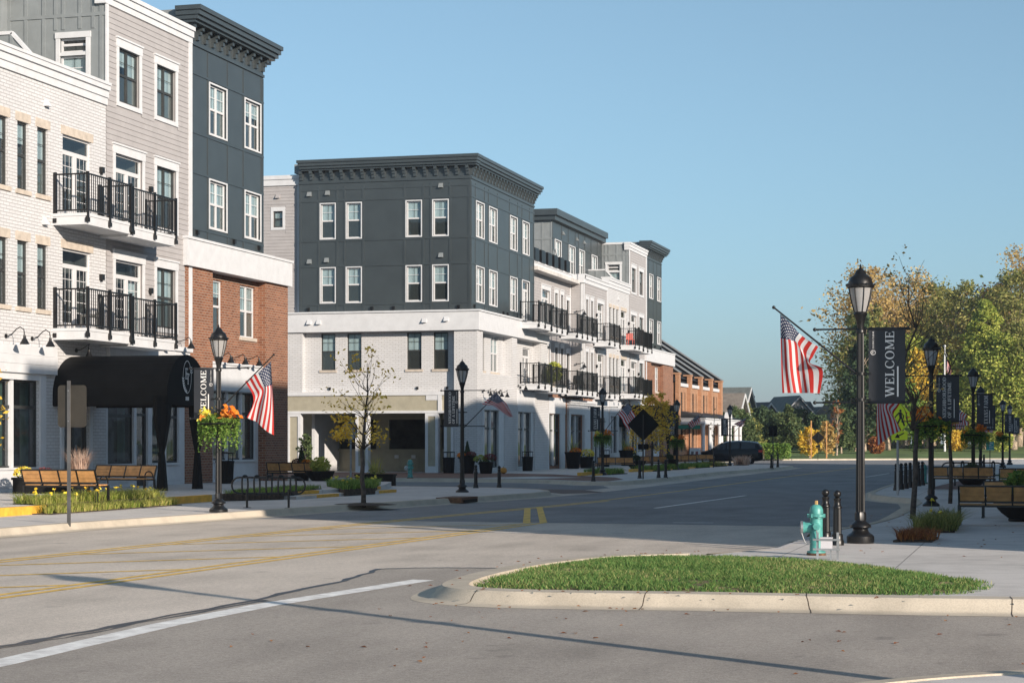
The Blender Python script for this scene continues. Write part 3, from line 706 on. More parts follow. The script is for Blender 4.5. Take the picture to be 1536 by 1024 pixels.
def make_bench(label):
    t = thing('bench', label, 'bench', (0, 0, 0), group='street benches')
    L = .92
    mb = MB()
    for x in (-L, -L / 2, 0, L / 2, L): mb.bar((x, -.16, .36), (x, -.30, .70), .028, .03)
    mb.bar((-L, -.30, .70), (L, -.30, .70), .035, .03); mb.bar((-L, -.185, .42), (L, -.185, .42), .03, .03)
    mb.box(-L, L, -.20, -.165, .325, .36); mb.box(-L, L, .25, .28, .325, .36)
    mb.build('frame', m_black, t)
    mb = MB(); d = Vector((0, -.14, .34)).normalized(); n = Vector((0, d.z, -d.y))
    for i in range(4):
        xa = -L + i * L / 2 + .02
        for k in range(3):
            c = Vector((xa + L / 4 - .02, -.185, .42)) + d * (.062 + k * .09)
            mb.obox(c, (L / 4 - .022, 0, 0), d * .042, n * .012)
    mb.build('backrest', m_wood, t)
    mb = MB()
    for k in range(5): mb.box(-L + .015, L - .015, -.155 + k * .083, -.08 + k * .083, .355, .382)
    mb.build('seat', m_wood, t)
    for x in (-L, L):
        mb = MB(); mb.bar((x, -.18, .36), (x, -.21, .02), .05, .045); mb.box(x - .03, x + .03, -.29, -.13, 0, .02); mb.build('leg', m_black, t)
        mb = MB(); mb.bar((x, .25, .36), (x, .27, .02), .05, .045); mb.box(x - .03, x + .03, .20, .34, 0, .02); mb.build('leg', m_black, t)
        mb = MB(); pts = [(x, -.12 + .19 * (1 - math.cos(a)) * .98, .36 + .20 * math.sin(a) ** .7) for a in [R(5 + i * 17) for i in range(11)]]
        mb.tube(pts, .016, 6); mb.build('armrest', m_black, t, smooth=True)
    return t

def make_bollard(label):
    t = thing('bollard', label, 'bollard', (0, 0, 0), group='black bollards')
    mb = MB(); mb.lathe([(.095, 0), (.095, .06), (.08, .085), (.08, .15), (.068, .165)], n=16); mb.build('base', m_black, t, smooth=True)
    mb = MB(); mb.lathe([(.062, .16), (.056, .53)], n=20, flute=.1); mb.lathe([(.058, .52), (.068, .535), (.066, .55), (.05, .57), (.045, .63), (.055, .65), (.055, .67), (.03, .685)], n=16); mb.build('shaft', m_black, t, smooth=True)
    mb = MB(); mb.ball((0, 0, .732), .056, n=16); mb.build('ball_cap', m_black, t, smooth='all')
    return t

def make_hydrant(label):
    t = thing('fire_hydrant', label, 'fire hydrant', (0, 0, 0), group='fire hydrants')
    mb = MB(); mb.lathe([(.12, .03), (.12, .055), (.085, .06), (.082, .47), (.088, .475), (.088, .50)], n=20); mb.build('barrel', m_teal, t, smooth=True)
    mb = MB(); mb.lathe([(.125, 0), (.125, .03), (.09, .032)], n=16); mb.build('base_flange', m_rust, t, smooth=True)
    mb = MB(); mb.lathe([(.118, .50), (.118, .53), (.09, .535), (.088, .59), (.075, .63), (.045, .655), (.02, .66)], n=20)
    for j in range(8):
        a = 2 * math.pi * (j + .3) / 8; mb.obox((.108 * math.cos(a), .108 * math.sin(a), .515), (.012, 0, 0), (0, .012, 0), (0, 0, .024))
    mb.build('bonnet', m_teal, t, smooth=True)
    mb = MB(); mb.lathe([(.022, .655), (.02, .71)], n=5); mb.build('operating_nut', m_brass, t)
    mb = MB(); mb.tube([(-.06, 0, .36), (-.15, 0, .36)], [.07, .066], 16); mb.tube([(-.145, 0, .36), (-.17, 0, .36)], .078, 16); nz = mb.build('steamer_nozzle', m_teal, t, smooth=True)
    mb = MB(); mb.tube([(-.17, 0, .36), (-.20, 0, .36), (-.205, 0, .36)], [.086, .086, .06], 16); mb.tube([(-.20, 0, .36), (-.225, 0, .36)], .02, 5); mb.build('nozzle_cap', m_steel, nz, smooth=True)
    mb = MB(); mb.tube([(0, -.06, .38), (0, -.12, .38)], .045, 12); mb.tube([(0, -.115, .38), (0, -.135, .38)], .05, 6); mb.build('side_nozzle', m_teal, t, smooth=True)
    mb = MB()
    for (a, b, sg) in (((-.19, -.05, .29), (-.08, -.07, .16), .07), ((0, -.12, .33), (.02, -.09, .2), .04)):
        A, B = Vector(a), Vector(b)
        mb.tube([A.lerp(B, i / 8) - Vector((0, 0, sg * math.sin(math.pi * i / 8))) for i in range(9)], .007, 5)
    mb.build('chain', m_steel, t)
    return t

def make_can(label):
    t = thing('trash_can', label, 'trash can', (0, 0, 0), group='black trash cans')
    mb = MB(); mb.lathe([(.25, 0), (.26, .03), (.29, .68), (.305, .70), (.305, .73), (.27, .74), (.26, .70)], n=28, flute=.05); mb.build('bin', m_blackm, t)
    mb = MB()
    for a in (0, 90, 180, 270): mb.bar((.27 * math.cos(R(a)), .27 * math.sin(R(a)), .72), (.27 * math.cos(R(a)), .27 * math.sin(R(a)), .98), .025)
    mb.lathe([(.30, .96), (.30, 1.0), (.12, 1.02), (.10, 1.0)], n=24); mb.build('hood', m_black, t)
    return t

def make_rack(label):
    t = thing('bike_rack', label, 'bike rack', (0, 0, 0), group='looped bike racks')
    w, z0, z1 = .86, .33, .62
    def loop(mb, xa, xb, y0, y1, za, zb, r, tilt):
        pts = []
        for i in range(25):
            a = 2 * math.pi * i / 24
            c, s_ = math.cos(a), math.sin(a)
            px = abs(c) ** .6 * (1 if c > 0 else -1); pz = abs(s_) ** .6 * (1 if s_ > 0 else -1)
            pts.append(((xa + xb) / 2 + px * (xb - xa) / 2, (y0 + y1) / 2 + tilt * pz, (za + zb) / 2 + pz * (zb - za) / 2))
        mb.tube(pts, r, 8, cap=False)
    mb = MB(); pts = [(-w + .16, 0, .68)] + [(-w + .16 - .18 * math.sin(R(a)), 0, .50 + .18 * math.cos(R(a))) for a in range(15, 166, 15)] + [(-w + .16, 0, .32)]
    pts = pts + [(w - .16, 0, .32)] + [(w - .16 + .18 * math.sin(R(180 - a)), 0, .50 - .18 * math.cos(R(a))) for a in range(15, 166, 15)] + [(w - .16, 0, .68), (-w + .16, 0, .68)]
    mb.tube(pts, .021, 8); mb.build('rail', m_black, t, smooth=True)
    for i in range(5):
        x = -.58 + i * .29
        mb = MB(); loop(mb, x - .06, x + .10, -.10, .10, .30, .72, .021, .0); mb.xform(Matrix.Translation((x, 0, 0)) @ Matrix.Rotation(R(58), 4, 'Z') @ Matrix.Translation((-x, 0, 0)))
        mb.build('loop', m_black, t, smooth=True)
    for x in (-.5, .5):
        mb = MB(); mb.tube([(x, -.03, 0), (x, -.03, .42)], .026, 10); mb.lathe([(.09, 0), (.09, .012)], x, -.03, 14); mb.build('support', m_black, t, smooth=True)
    return t

# ------------------------------------------------------------------ plants
def leaf_cloud(mb, c, r, n, size, rg, squash=1.0, mi=0, hollow=.35):
    for _ in range(n):
        while True:
            d = Vector((rg.uniform(-1, 1), rg.uniform(-1, 1), rg.uniform(-1, 1)))
            if hollow < d.length <= 1: break
        p = Vector(c) + Vector((d.x * r, d.y * r, d.z * r * squash))
        leaf(mb, p, size * rg.uniform(.6, 1.3), rg, mi)
def leaf(mb, p, s, rg, mi=0, asp=1.7):
    a = Vector((rg.gauss(0, 1), rg.gauss(0, 1), rg.gauss(0, .7))).normalized()
    b = a.cross(Vector((rg.gauss(0, 1), rg.gauss(0, 1), rg.gauss(0, 1)))).normalized()
    a, b = a * s * asp / 2, b * s / 2
    mb.add([p - a, p + b * .9, p + a, p - b * .9], [(0, 1, 2, 3)], mi)
def tuft(mb, c, n, r, h, w, rg, lean=.5, mi=0):
    for _ in range(n):
        a = rg.random() * 6.283; q = r * math.sqrt(rg.random()); x, y = c[0] + q * math.cos(a), c[1] + q * math.sin(a)
        hh = h * rg.uniform(.6, 1.1); b = a + rg.uniform(-.8, .8); ln = lean * hh * rg.uniform(.3, 1.2)
        dx, dy = -math.sin(b) * w / 2, math.cos(b) * w / 2; z = c[2]
        p = lambda t_, k: (x + math.cos(b) * ln * t_ ** 1.8 + dx * k, y + math.sin(b) * ln * t_ ** 1.8 + dy * k, z + hh * (t_ - .25 * lean * t_ ** 3))
        mb.add([p(0, -1), p(0, 1), p(.5, .9), p(.5, -.9), p(1, 0)], [(0, 1, 2, 3), (3, 2, 4)], mi)
def blob(mb, c, r, n, size, rg, mi=0, squash=.7):       # mound of small petals on the upper half
    for _ in range(n):
        while True:
            d = Vector((rg.uniform(-1, 1), rg.uniform(-1, 1), rg.uniform(-.2, 1)))
            if .6 < d.length <= 1: break
        d = d.normalized() * rg.uniform(.82, 1.05)
        leaf(mb, Vector(c) + Vector((d.x * r, d.y * r, d.z * r * squash)), size * rg.uniform(.7, 1.2), rg, mi, 1.2)

def make_basket(label, seed, kinds):
    t = thing('flower_basket', label, 'flower basket', (0, 0, 0), group='flower baskets on the lamp posts')
    rg = random.Random(seed)
    mb = MB()
    for s in (-1, 1):
        mb.lathe([(.06, 1.72), (.13, 1.78), (.17, 1.90)], s * .20, 0, 12); mb.tube([(s * .05, 0, 1.9), (s * .42, 0, 1.9)], .011, 6)
    mb.lathe([(.40, 1.885), (.415, 1.9), (.40, 1.915)], n=24)
    mb.build('basket', m_blackm, t)
    mb = MB()
    for _ in range(300):
        a = rg.random() * 6.283; q = .38 * math.sqrt(rg.random()); x, y = q * math.cos(a), q * math.sin(a) * .8
        ln = rg.choice((rg.uniform(.08, .25), rg.uniform(.15, .55))) * (.55 + .75 * q / .38); out = rg.uniform(.02, .14); nl = 4 + int(ln * 24)
        for k in range(nl):
            f = (k + rg.random()) / nl
            leaf(mb, Vector((x + math.cos(a) * out * math.sqrt(f) + rg.gauss(0, .012), y + math.sin(a) * out * math.sqrt(f) + rg.gauss(0, .012), 1.98 + .08 * f * (1 - f) * 4 - ln * f)), .045, rg, 0, 1.5)
    leaf_cloud(mb, (0, 0, 1.98), .34, 260, .05, rg, .35)
    tuft(mb, (-.12, 0, 1.95), 160, .24, .22, .016, rg, .7)
    mb.build('foliage', m_lf_trail, t)
    for (m, c, r, n, s) in kinds:
        mb = MB()
        for _ in range(n):
            d = Vector((rg.gauss(0, .5), rg.gauss(0, .5), rg.gauss(0, .35))); leaf(mb, Vector(c) + d * r, s * rg.uniform(.7, 1.3), rg, 0, 1.8)
        mb.build('flowers', m, t)
    return t

def make_planter(kind, label, seed=1, fl=(), grass=0, cone=False, ball=None, loc=(0, 0, 0), rz=0, sc=1.0):
    t = thing('planter', label, 'planter', loc, rz, group='black planters'); rg = random.Random(seed)
    mb = MB()
    if kind == 'bowl': mb.lathe([(.17, 0), (.19, .02), (.18, .05), (.30, .14), (.42, .28), (.48, .42), (.50, .44), (.48, .46), (.45, .43)], n=28); top, rr = .43, .42
    elif kind == 'tall': mb.lathe([(.23, 0), (.25, .02), (.33, .60), (.37, .66), (.37, .72), (.33, .72), (.32, .67)], n=24); top, rr = .68, .30
    elif kind == 'tub': mb.lathe([(.20, 0), (.22, .02), (.27, .38), (.29, .42), (.27, .43)], n=24); top, rr = .41, .24
    else: mb.box(-.62, .62, -.22, .22, 0, .36); mb.box(-.65, .65, -.25, .25, .33, .39); top, rr = .38, .3
    mb.build('pot', m_blackm, t, smooth=True)
    mb = MB(); mb.lathe([(rr, top - .03), (rr * .5, top + .01)], n=14) if kind != 'box' else mb.box(-.6, .6, -.2, .2, top - .02, top + .012); mb.build('soil', m_soil, t)
    for (m, c, r, n) in fl:
        mb = MB(); blob(mb, (c[0], c[1], top + c[2]), r, n, .045, rg); mb.build('flowers', m, t)
        mb = MB(); leaf_cloud(mb, (c[0], c[1], top + c[2] - .05), r * .85, 120, .05, rg, .6); mb.build('foliage', m_lf_dark, t)
    if grass:
        mb = MB(); tuft(mb, (0, 0, top), grass, rr * .6, .75, .012, rg, .55); mb.build('ornamental_grass', m_fl_pink if cone is None else m_bed, t)
    if cone:
        mb = MB()
        for _ in range(900):
            h = rg.random(); a = rg.random() * 6.283; q = .16 * (1 - h) * rg.uniform(.7, 1.05)
            leaf(mb, Vector((q * math.cos(a), q * math.sin(a), top + h * .62)), .05, rg)
        mb.build('conifer', m_lf_dark, t)
    if ball:
        mb = MB(); leaf_cloud(mb, (0, 0, top + ball[0]), ball[1], 700, .06, rg, .8); tuft(mb, (0, 0, top), 160, .2, ball[0] + ball[1], .015, rg, .6); mb.build('foliage', ball[2], t)
    t.scale = (sc, sc, sc)
    return t

def limb(mb, a, b, r0, r1, rg, n=4, wob=.06, mi=0):
    a, b = Vector(a), Vector(b); L = (b - a).length; pts = []
    for i in range(n + 1):
        p = a.lerp(b, i / n)
        if 0 < i < n: p += Vector((rg.gauss(0, 1), rg.gauss(0, 1), rg.gauss(0, .4))) * L * wob * .5
        pts.append(p)
    mb.tube(pts, [r0 + (r1 - r0) * i / n for i in range(n + 1)], 6 if r0 < .08 else 9, mi); return pts

def make_tree(label, seed, h, crown_r, trunk_r, mleaf, mbark, nleaf, lsize, base=.28, shape='round', clumps=26, gaps=.0, up=.55, cat='tree', group=None, thin=1.0):
    t = thing('tree', label, cat, (0, 0, 0), group=group); rg = random.Random(seed)
    tb = MB(); cr = MB(); H0 = h * base
    top = Vector((rg.gauss(0, .02) * h, rg.gauss(0, .02) * h, h * .9))
    limb(tb, (0, 0, -.05), (rg.gauss(0, .01) * h, rg.gauss(0, .01) * h, H0), trunk_r * 1.15, trunk_r * .85, rg, 4, .02)
    spine = limb(tb, (0, 0, H0 * .98), top, trunk_r * .85, trunk_r * .12, rg, 6, .05)
    cl = []
    for i in range(clumps):
        f = (i + rg.random()) / clumps; z = H0 + (h - H0) * (.04 + .92 * f)
        if shape == 'round': rad = crown_r * math.sqrt(max(.05, 1 - ((f - .42) / .62) ** 2))
        elif shape == 'cone': rad = crown_r * (1.02 - f) ** .8
        elif shape == 'vase': rad = crown_r * (.35 + .75 * f) * math.sqrt(max(.05, 1 - max(0, (f - .6) / .45) ** 2))
        else: rad = crown_r * (.8 if f < .6 else .8 - (f - .6) * 1.3)
        a = i * 2.399 + rg.uniform(-.5, .5); q = rad * (rg.uniform(.35, 1.0))
        c = Vector((q * math.cos(a), q * math.sin(a), z + rg.uniform(-.04, .04) * h)); cl.append((c, rad))
        k = min(5, max(0, int((f - .18 * up) * 6))); st = spine[k]
        if st.z < c.z + .1 * h: limb(tb, st, c, trunk_r * .32 * (1 - .6 * f), trunk_r * .05, rg, 4, .1)
    per = nleaf // clumps
    for (c, rad) in cl:
        if rg.random() < gaps: continue
        cr_ = max(.14 * crown_r, min(.44 * crown_r, rad * .52)) * rg.uniform(.75, 1.25) * thin
        for _ in range(int(per * rg.uniform(.7, 1.3))):
            d = Vector((rg.gauss(0, 1), rg.gauss(0, 1), rg.gauss(0, .8))); d = d.normalized() * (rg.random() ** .5) * rg.uniform(.6, 1.12)
            leaf(cr, c + d * cr_, lsize * rg.uniform(.6, 1.4), rg)
    tb.build('trunk', mbark, t, smooth='all')
    if cr.f: cr.build('crown', mleaf, t)
    return t
m_drape = plain('teal_drape', (.22, .32, .30), .8, var=.1)
# ------------------------------------------------------------------ buildings
class Fc:                                     # a wall plane: u runs along it, d points outwards
    def __init__(s, ax, p, sg): s.ax, s.p, s.sg = ax, p, sg
    def pt(s, u, d, z): return (s.p + s.sg * d, u, z) if s.ax == 'x' else (u, s.p + s.sg * d, z)
    def box(s, mb, u0, u1, d0, d1, z0, z1, mi=0):
        a, b = s.pt(u0, d0, z0), s.pt(u1, d1, z1); mb.box(a[0], b[0], a[1], b[1], a[2], b[2], mi)
    def quad(s, mb, u0, u1, d, z0, z1, mi=0):
        mb.quad(s.pt(u0, d, z0), s.pt(u1, d, z0), s.pt(u1, d, z1), s.pt(u0, d, z1), mi)

def wall(mb, F, u0, u1, z0, z1, ops=(), mi=0, rev=.16):
    us = sorted({u0, u1} | {min(max(v, u0), u1) for o in ops for v in o[:2]}); zs = sorted({z0, z1} | {min(max(v, z0), z1) for o in ops for v in o[2:4]})
    for i in range(len(us) - 1):
        for j in range(len(zs) - 1):
            a, b, c, d = us[i], us[i + 1], zs[j], zs[j + 1]
            if b - a < 1e-6 or d - c < 1e-6: continue
            um, zm = (a + b) / 2, (c + d) / 2
            if any(o[0] < um < o[1] and o[2] < zm < o[3] for o in ops): continue
            F.quad(mb, a, b, 0, c, d, mi)
    for o in ops:
        a, b, c, d = o[:4]
        for (p, q) in (((a, c), (b, c)), ((b, c), (b, d)), ((b, d), (a, d)), ((a, d), (a, c))):
            mb.quad(F.pt(p[0], 0, p[1]), F.pt(q[0], 0, q[1]), F.pt(q[0], -rev, q[1]), F.pt(p[0], -rev, p[1]), mi)
def spans(u0, u1, cuts):
    out = [(u0, u1)]
    for (a, b) in cuts:
        nx = []
        for (x, y) in out:
            if b <= x or a >= y: nx.append((x, y)); continue
            if a > x: nx.append((x, a))
            if b < y: nx.append((b, y))
        out = nx
    return [s for s in out if s[1] - s[0] > .01]
def laps(mb, F, u0, u1, z0, z1, ops=(), step=.16, mi=0, d=.02):
    z = z0
    while z < z1 - .01:
        zt = min(z + step, z1)
        for (a, b) in spans(u0, u1, [(o[0], o[1]) for o in ops if o[2] < zt - .005 and o[3] > z + .005]):
            p = [F.pt(a, d, z), F.pt(b, d, z), F.pt(b, .003, zt), F.pt(a, .003, zt), F.pt(a, .0005, z), F.pt(b, .0005, z)]
            mb.add(p, [(0, 1, 2, 3), (4, 5, 1, 0)], mi)
        z = zt
def battens(mb, F, us, u0, u1, zs, z0, z1, ops=(), w=.10, d=.024, mi=0):
    for u in us:
        for (a, b) in spans(z0, z1, [(o[2], o[3]) for o in ops if o[0] < u + w / 2 and o[1] > u - w / 2]): F.box(mb, u - w / 2, u + w / 2, -.01, d, a, b, mi)
    for z in zs:
        for (a, b) in spans(u0, u1, [(o[0], o[1]) for o in ops if o[2] < z + w / 2 and o[3] > z - w / 2]): F.box(mb, a, b, -.01, d + .004, z - w / 2, z + w / 2, mi)

rw = random.Random(11)
class Bld:
    def __init__(s, name, label, cat, loc): s.r = thing(name, label, cat, loc); s.off = loc
    def part(s, mb, name, mats, parent=None, **k): return mb.build(name, mats, parent or s.r, off=s.off, **k)

def window(B, F, o, kind='dh', fr=None, trim=None, blind=None, dep=.07, munt=True):
    """o = (u0, u1, z0, z1) opening. kinds: dh, twin, slider, shop, door"""
    u0, u1, z0, z1 = o[:4]; fr = fr or m_dframe; mb = MB(); g = MB(); bl = MB(); e = .055
    def bx(a, b, c, d_, p=0.0, t=.05, mi=0): F.box(mb, a, b, -dep - t, -dep + p, c, d_, mi)
    bx(u0, u0 + e, z0, z1); bx(u1 - e, u1, z0, z1); bx(u0 + e, u1 - e, z1 - e, z1); bx(u0 + e, u1 - e, z0, z0 + e)
    panes = []
    if kind in ('dh', 'twin'):
        cells = [(u0 + e, u1 - e)] if kind == 'dh' else [(u0 + e, (u0 + u1) / 2 - .04), ((u0 + u1) / 2 + .04, u1 - e)]
        if kind == 'twin': bx((u0 + u1) / 2 - .04, (u0 + u1) / 2 + .04, z0 + e, z1 - e, .006)
        zm = (z0 + z1) / 2 + .02
        for (a, b) in cells:
            bx(a, b, zm - .035, zm + .035, .004)
            if munt:
                bx((a + b) / 2 - .01, (a + b) / 2 + .01, zm + .035, z1 - e, -.012, .012)
                if z1 - z0 > 1.2: bx(a, b, (zm + z1) / 2 - .01, (zm + z1) / 2 + .01, -.012, .0118)
            panes.append((a, b, zm, z1 - e)); panes.append((a, b, z0 + e, zm, 1))
            k = blind if blind is not None else rw.choice((1.0, 1.0, 1.0, .55, 1.0, .8, 1.0, .3))
            if k > 0: F.quad(bl, a - .02, b + .02, -dep - .075, z1 - e - (z1 - z0 - 2 * e) * k, z1 - e)
    elif kind == 'slider':
        zt = z1 - .46; bx(u0 + e, u1 - e, zt - .07, zt + .05, .004); um = (u0 + u1) / 2; bx(um - .06, um + .06, z0 + e, zt - .07, .004)
        panes.append((u0 + e, u1 - e, zt + .05, z1 - e))
        for (a, b) in ((u0 + e, um - .06), (um + .06, u1 - e)):
            bx(a, a + .05, z0 + e, zt - .07, -.005); bx(b - .05, b, z0 + e, zt - .07, -.005); bx(a + .05, b - .05, z0 + e, z0 + .2, -.005)
            for k in (1, 2): bx(a + (b - a) * k / 3 - .009, a + (b - a) * k / 3 + .009, z0 + .2, zt - .07, -.014, .012)
            for k in (1, 2, 3, 4): zz = z0 + .2 + (zt - .27 - z0) * k / 5; bx(a + .05, b - .05, zz - .009, zz + .009, -.0145, .011)
            panes.append((a, b, z0 + e, zt - .07))
        if rw.random() < .6: F.quad(bl, um + .1, u1 - e, -dep - .15, z0 + .1, zt - .08)
    elif kind == 'shop':
        zr = z0 + (z1 - z0) * .69; n = max(1, round((u1 - u0) / 1.25)); bx(u0 + e, u1 - e, zr - .045, zr + .045, .004)
        for k in range(1, n): um = u0 + (u1 - u0) * k / n; F.box(mb, um - .06, um + .06, -dep - .05, -.01, z0 + .001, z1 - .001, 1)
        panes.append((u0 + e, u1 - e, z0 + e, z1 - e))
    elif kind == 'door':
        zr = z0 + 2.1 if z1 - z0 > 2.35 else z1 - e
        if z1 - z0 > 2.35: bx(u0 + e, u1 - e, zr, zr + .08, .004)
        n = 2 if u1 - u0 > 1.3 else 1
        for k in range(n):
            a = u0 + e + (u1 - u0 - 2 * e) * k / n; b = u0 + e + (u1 - u0 - 2 * e) * (k + 1) / n
            bx(a, a + .07, z0 + e, zr, -.004); bx(b - .07, b, z0 + e, zr, -.004); bx(a + .07, b - .07, z0 + e, z0 + .25, -.004)
        panes.append((u0 + e, u1 - e, z0 + e, z1 - e))
    dd = 1.0 if kind in ('shop', 'door') else .55
    for q in (((u0, z0), (u1, z0)), ((u1, z0), (u1, z1)), ((u1, z1), (u0, z1)), ((u0, z1), (u0, z0))):
        mb.quad(F.pt(q[0][0], -dep - .085, q[0][1]), F.pt(q[1][0], -dep - .085, q[1][1]), F.pt(q[1][0], -dd, q[1][1]), F.pt(q[0][0], -dd, q[0][1]), 2)
    F.quad(mb, u0, u1, -dd, z0, z1, 2)
    if kind == 'shop':
        for k in range(n):
            um = u0 + (u1 - u0) * (k + 1) / n; F.box(mb, um - .26, um - .10, -dep - .35, -dep - .18, z0 + .06, z1 - .06, 5)
    if kind in ('shop', 'door'):              # something pale standing inside
        for _ in range(2):
            a = rw.uniform(u0 + .1, u1 - .4); F.box(mb, a, a + rw.uniform(.15, .4), -dd + .02, -dd + .3, z0 + .1, z0 + (z1 - z0) * rw.uniform(.35, .95), rw.choice((2, 3)))
    if trim == 'case':
        w = .14
        F.box(mb, u0 - w, u0, -.02, .035, z0 - .02, z1, 1); F.box(mb, u1, u1 + w, -.02, .035, z0 - .02, z1, 1)
        F.box(mb, u0 - w - .02, u1 + w + .02, -.02, .045, z1, z1 + .24, 1); F.box(mb, u0 - w - .05, u1 + w + .05, -.02, .08, z1 + .24, z1 + .29, 1)
        F.box(mb, u0 - w, u1 + w, -.02, .042, z0 - .15, z0 - .02, 1)
    elif trim == 'thin':
        w = .05
        F.box(mb, u0 - w, u0, -.02, .03, z0 - w, z1 + w, 1); F.box(mb, u1, u1 + w, -.02, .03, z0 - w, z1 + w, 1); F.box(mb, u0, u1, -.02, .031, z1, z1 + w, 1); F.box(mb, u0, u1, -.02, .031, z0 - w, z0, 1)
    elif trim == 'lintel':
        F.box(mb, u0 - .10, u1 + .10, -.03, .018, z1, z1 + .24, 4)
        if kind != 'slider': F.box(mb, u0 - .10, u1 + .10, -.05, .05, z0 - .12, z0, 4)
    elif trim == 'sill': F.box(mb, u0 - .08, u1 + .08, -.05, .05, z0 - .11, z0, 4)
    nm = {'dh': 'window', 'twin': 'window', 'slider': 'balcony_door', 'shop': 'shop_window', 'door': 'glass_door'}[kind]
    w_ = B.part(mb, nm, [fr, m_white, m_inner, m_blind, m_stone, m_drape])
    for q in panes: F.quad(g, q[0], q[1], -dep - .03, q[2], q[3], 1 if len(q) > 4 else 0)
    B.part(g, 'pane', [m_shop if kind in ('shop', 'door') else m_pane, m_screen], w_)
    if bl.f: B.part(bl, 'blind', m_blind, w_)
    if kind == 'door':
        h = MB(); um = (u0 + u1) / 2 + (.06 if u1 - u0 > 1.3 else -.28); F.box(h, um, um + .03, -dep + .02, -dep + .05, z0 + .85, z0 + 1.25); B.part(h, 'handle', m_steel, w_)
    return w_

def cornice(B, F, u0, u1, zt, over=.62, nb=None, e0=0.0, e1=0.0, drop=1.12):
    """bracketed crown along one face; e0/e1 push its ends past the wall"""
    mb = MB()
    F.box(mb, u0 - e0, u1 + e1, -.3, over, zt - .14, zt); F.box(mb, u0 - e0 + .05, u1 + e1 - .05, -.3, over - .06, zt - .29, zt - .14)
    F.box(mb, u0 - e0 + .10, u1 + e1 - .10, -.3, over - .14, zt - .42, zt - .29); F.box(mb, u0 - e0 + .16, u1 + e1 - .16, -.3, over - .24, zt - .51, zt - .42)
    F.box(mb, u0, u1, -.02, .05, zt - drop, zt - drop + .09)
    o = B.part(mb, 'cornice', m_dark)
    nb = nb or round((u1 - u0) / .58)
    for k in range(nb):
        u = u0 + .14 + (u1 - u0 - .28) * k / (nb - 1); br = MB()
        F.box(br, u - .075, u + .075, .0, .24, zt - .64, zt - .51); F.box(br, u - .075, u + .075, .0, .16, zt - .77, zt - .64); F.box(br, u - .075, u + .075, .0, .09, zt - .93, zt - .77)
        B.part(br, 'bracket', m_dark, o)

def balcony(B, y0, y1, zs, xw=-25.8, dep=1.0, screen=0.0, left=True, right=True):
    mb = MB(); xo = xw + dep
    mb.box(xw + .001, xo, y0, y1, zs - .30, zs); mb.box(xw + .002, xo + .02, y0 - .02, y1 + .02, zs - .07, zs + .01)
    o = B.part(mb, 'balcony', m_white)
    r = MB(); zt = zs + 1.07; zb = zs + .09
    posts = [(xo + .03, y0 + .02), (xo + .03, y1 - .02), (xw + .06, y0 + .02), (xw + .06, y1 - .02)]
    n = max(1, round((y1 - y0) / 1.3))
    posts += [(xo + .03, y0 + (y1 - y0) * k / n) for k in range(1, n)]
    for (x, y) in posts: r.box(x - .035, x + .035, y - .035, y + .035, zs - .22 if x > xw + .3 else zs, zt + .06); r.box(x - .05, x + .05, y - .05, y + .05, zs - .24, zs - .12)
    runs = [((xo + .03, y0), (xo + .03, y1))]
    if left: runs.append(((xw + .06, y0 + .02), (xo + .03, y0 + .02)))
    if right: runs.append(((xw + .06, y1 - .02), (xo + .03, y1 - .02)))
    for (a, b) in runs:
        A, Bq = Vector((a[0], a[1], 0)), Vector((b[0], b[1], 0)); L = (Bq - A).length; k = int(L / .115)
        for z in (zb, zt): r.bar(A + Vector((0, 0, z)), Bq + Vector((0, 0, z)), .045, .04)
        for i in range(1, k):
            p = A.lerp(Bq, i / k); r.box(p.x - .009, p.x + .009, p.y - .009, p.y + .009, zb, zt)
    B.part(r, 'railing', m_black, o)
    if screen:
        s = MB(); s.box(xo + .005, xo + .012, y0 + .05, y0 + .05 + (y1 - y0 - .1) * screen, zb, zt - .02); B.part(s, 'privacy_screen', m_blackm, o)

def gooseneck(B, x, y, z, out=.55, up=.16, parent=None):
    mb = MB(); mb.tube([(x, y, z), (x + .03, y, z)], .06, 10)
    mb.tube([(x + .02, y, z), (x + .16, y, z + .02), (x + .30, y, z + up), (x + .42, y, z + up + .07), (x + out - .02, y, z + up), (x + out, y, z + .0)], .014, 6)
    mb.lathe([(.03, z + .02), (.04, z - .06), (.07, z - .11), (.13, z - .22), (.125, z - .22), (.03, z - .08)], x + out, y, 14)
    B.part(mb, 'wall_lamp', m_black, smooth=True)
def wallbox(B, F, u, z, s=.14, m=None):
    mb = MB(); F.box(mb, u - s / 2, u + s / 2, 0, s * .8, z - s * .6, z + s * .6); F.box(mb, u - s * .2, u + s * .2, s * .2, s * .5, z - s * .9, z - s * .6); B.part(mb, 'wall_light', m or m_black)
def vent(B, F, u, z, m):
    mb = MB(); a = .11
    q = [F.pt(u - a, .01, z + a), F.pt(u + a, .01, z + a), F.pt(u + a, .14, z - a), F.pt(u - a, .14, z - a), F.pt(u - a, .0, z - a), F.pt(u + a, .0, z - a)]
    mb.add(q, [(0, 1, 2, 3), (0, 3, 4), (1, 5, 2), (3, 2, 5, 4)]); B.part(mb, 'vent_hood', m)

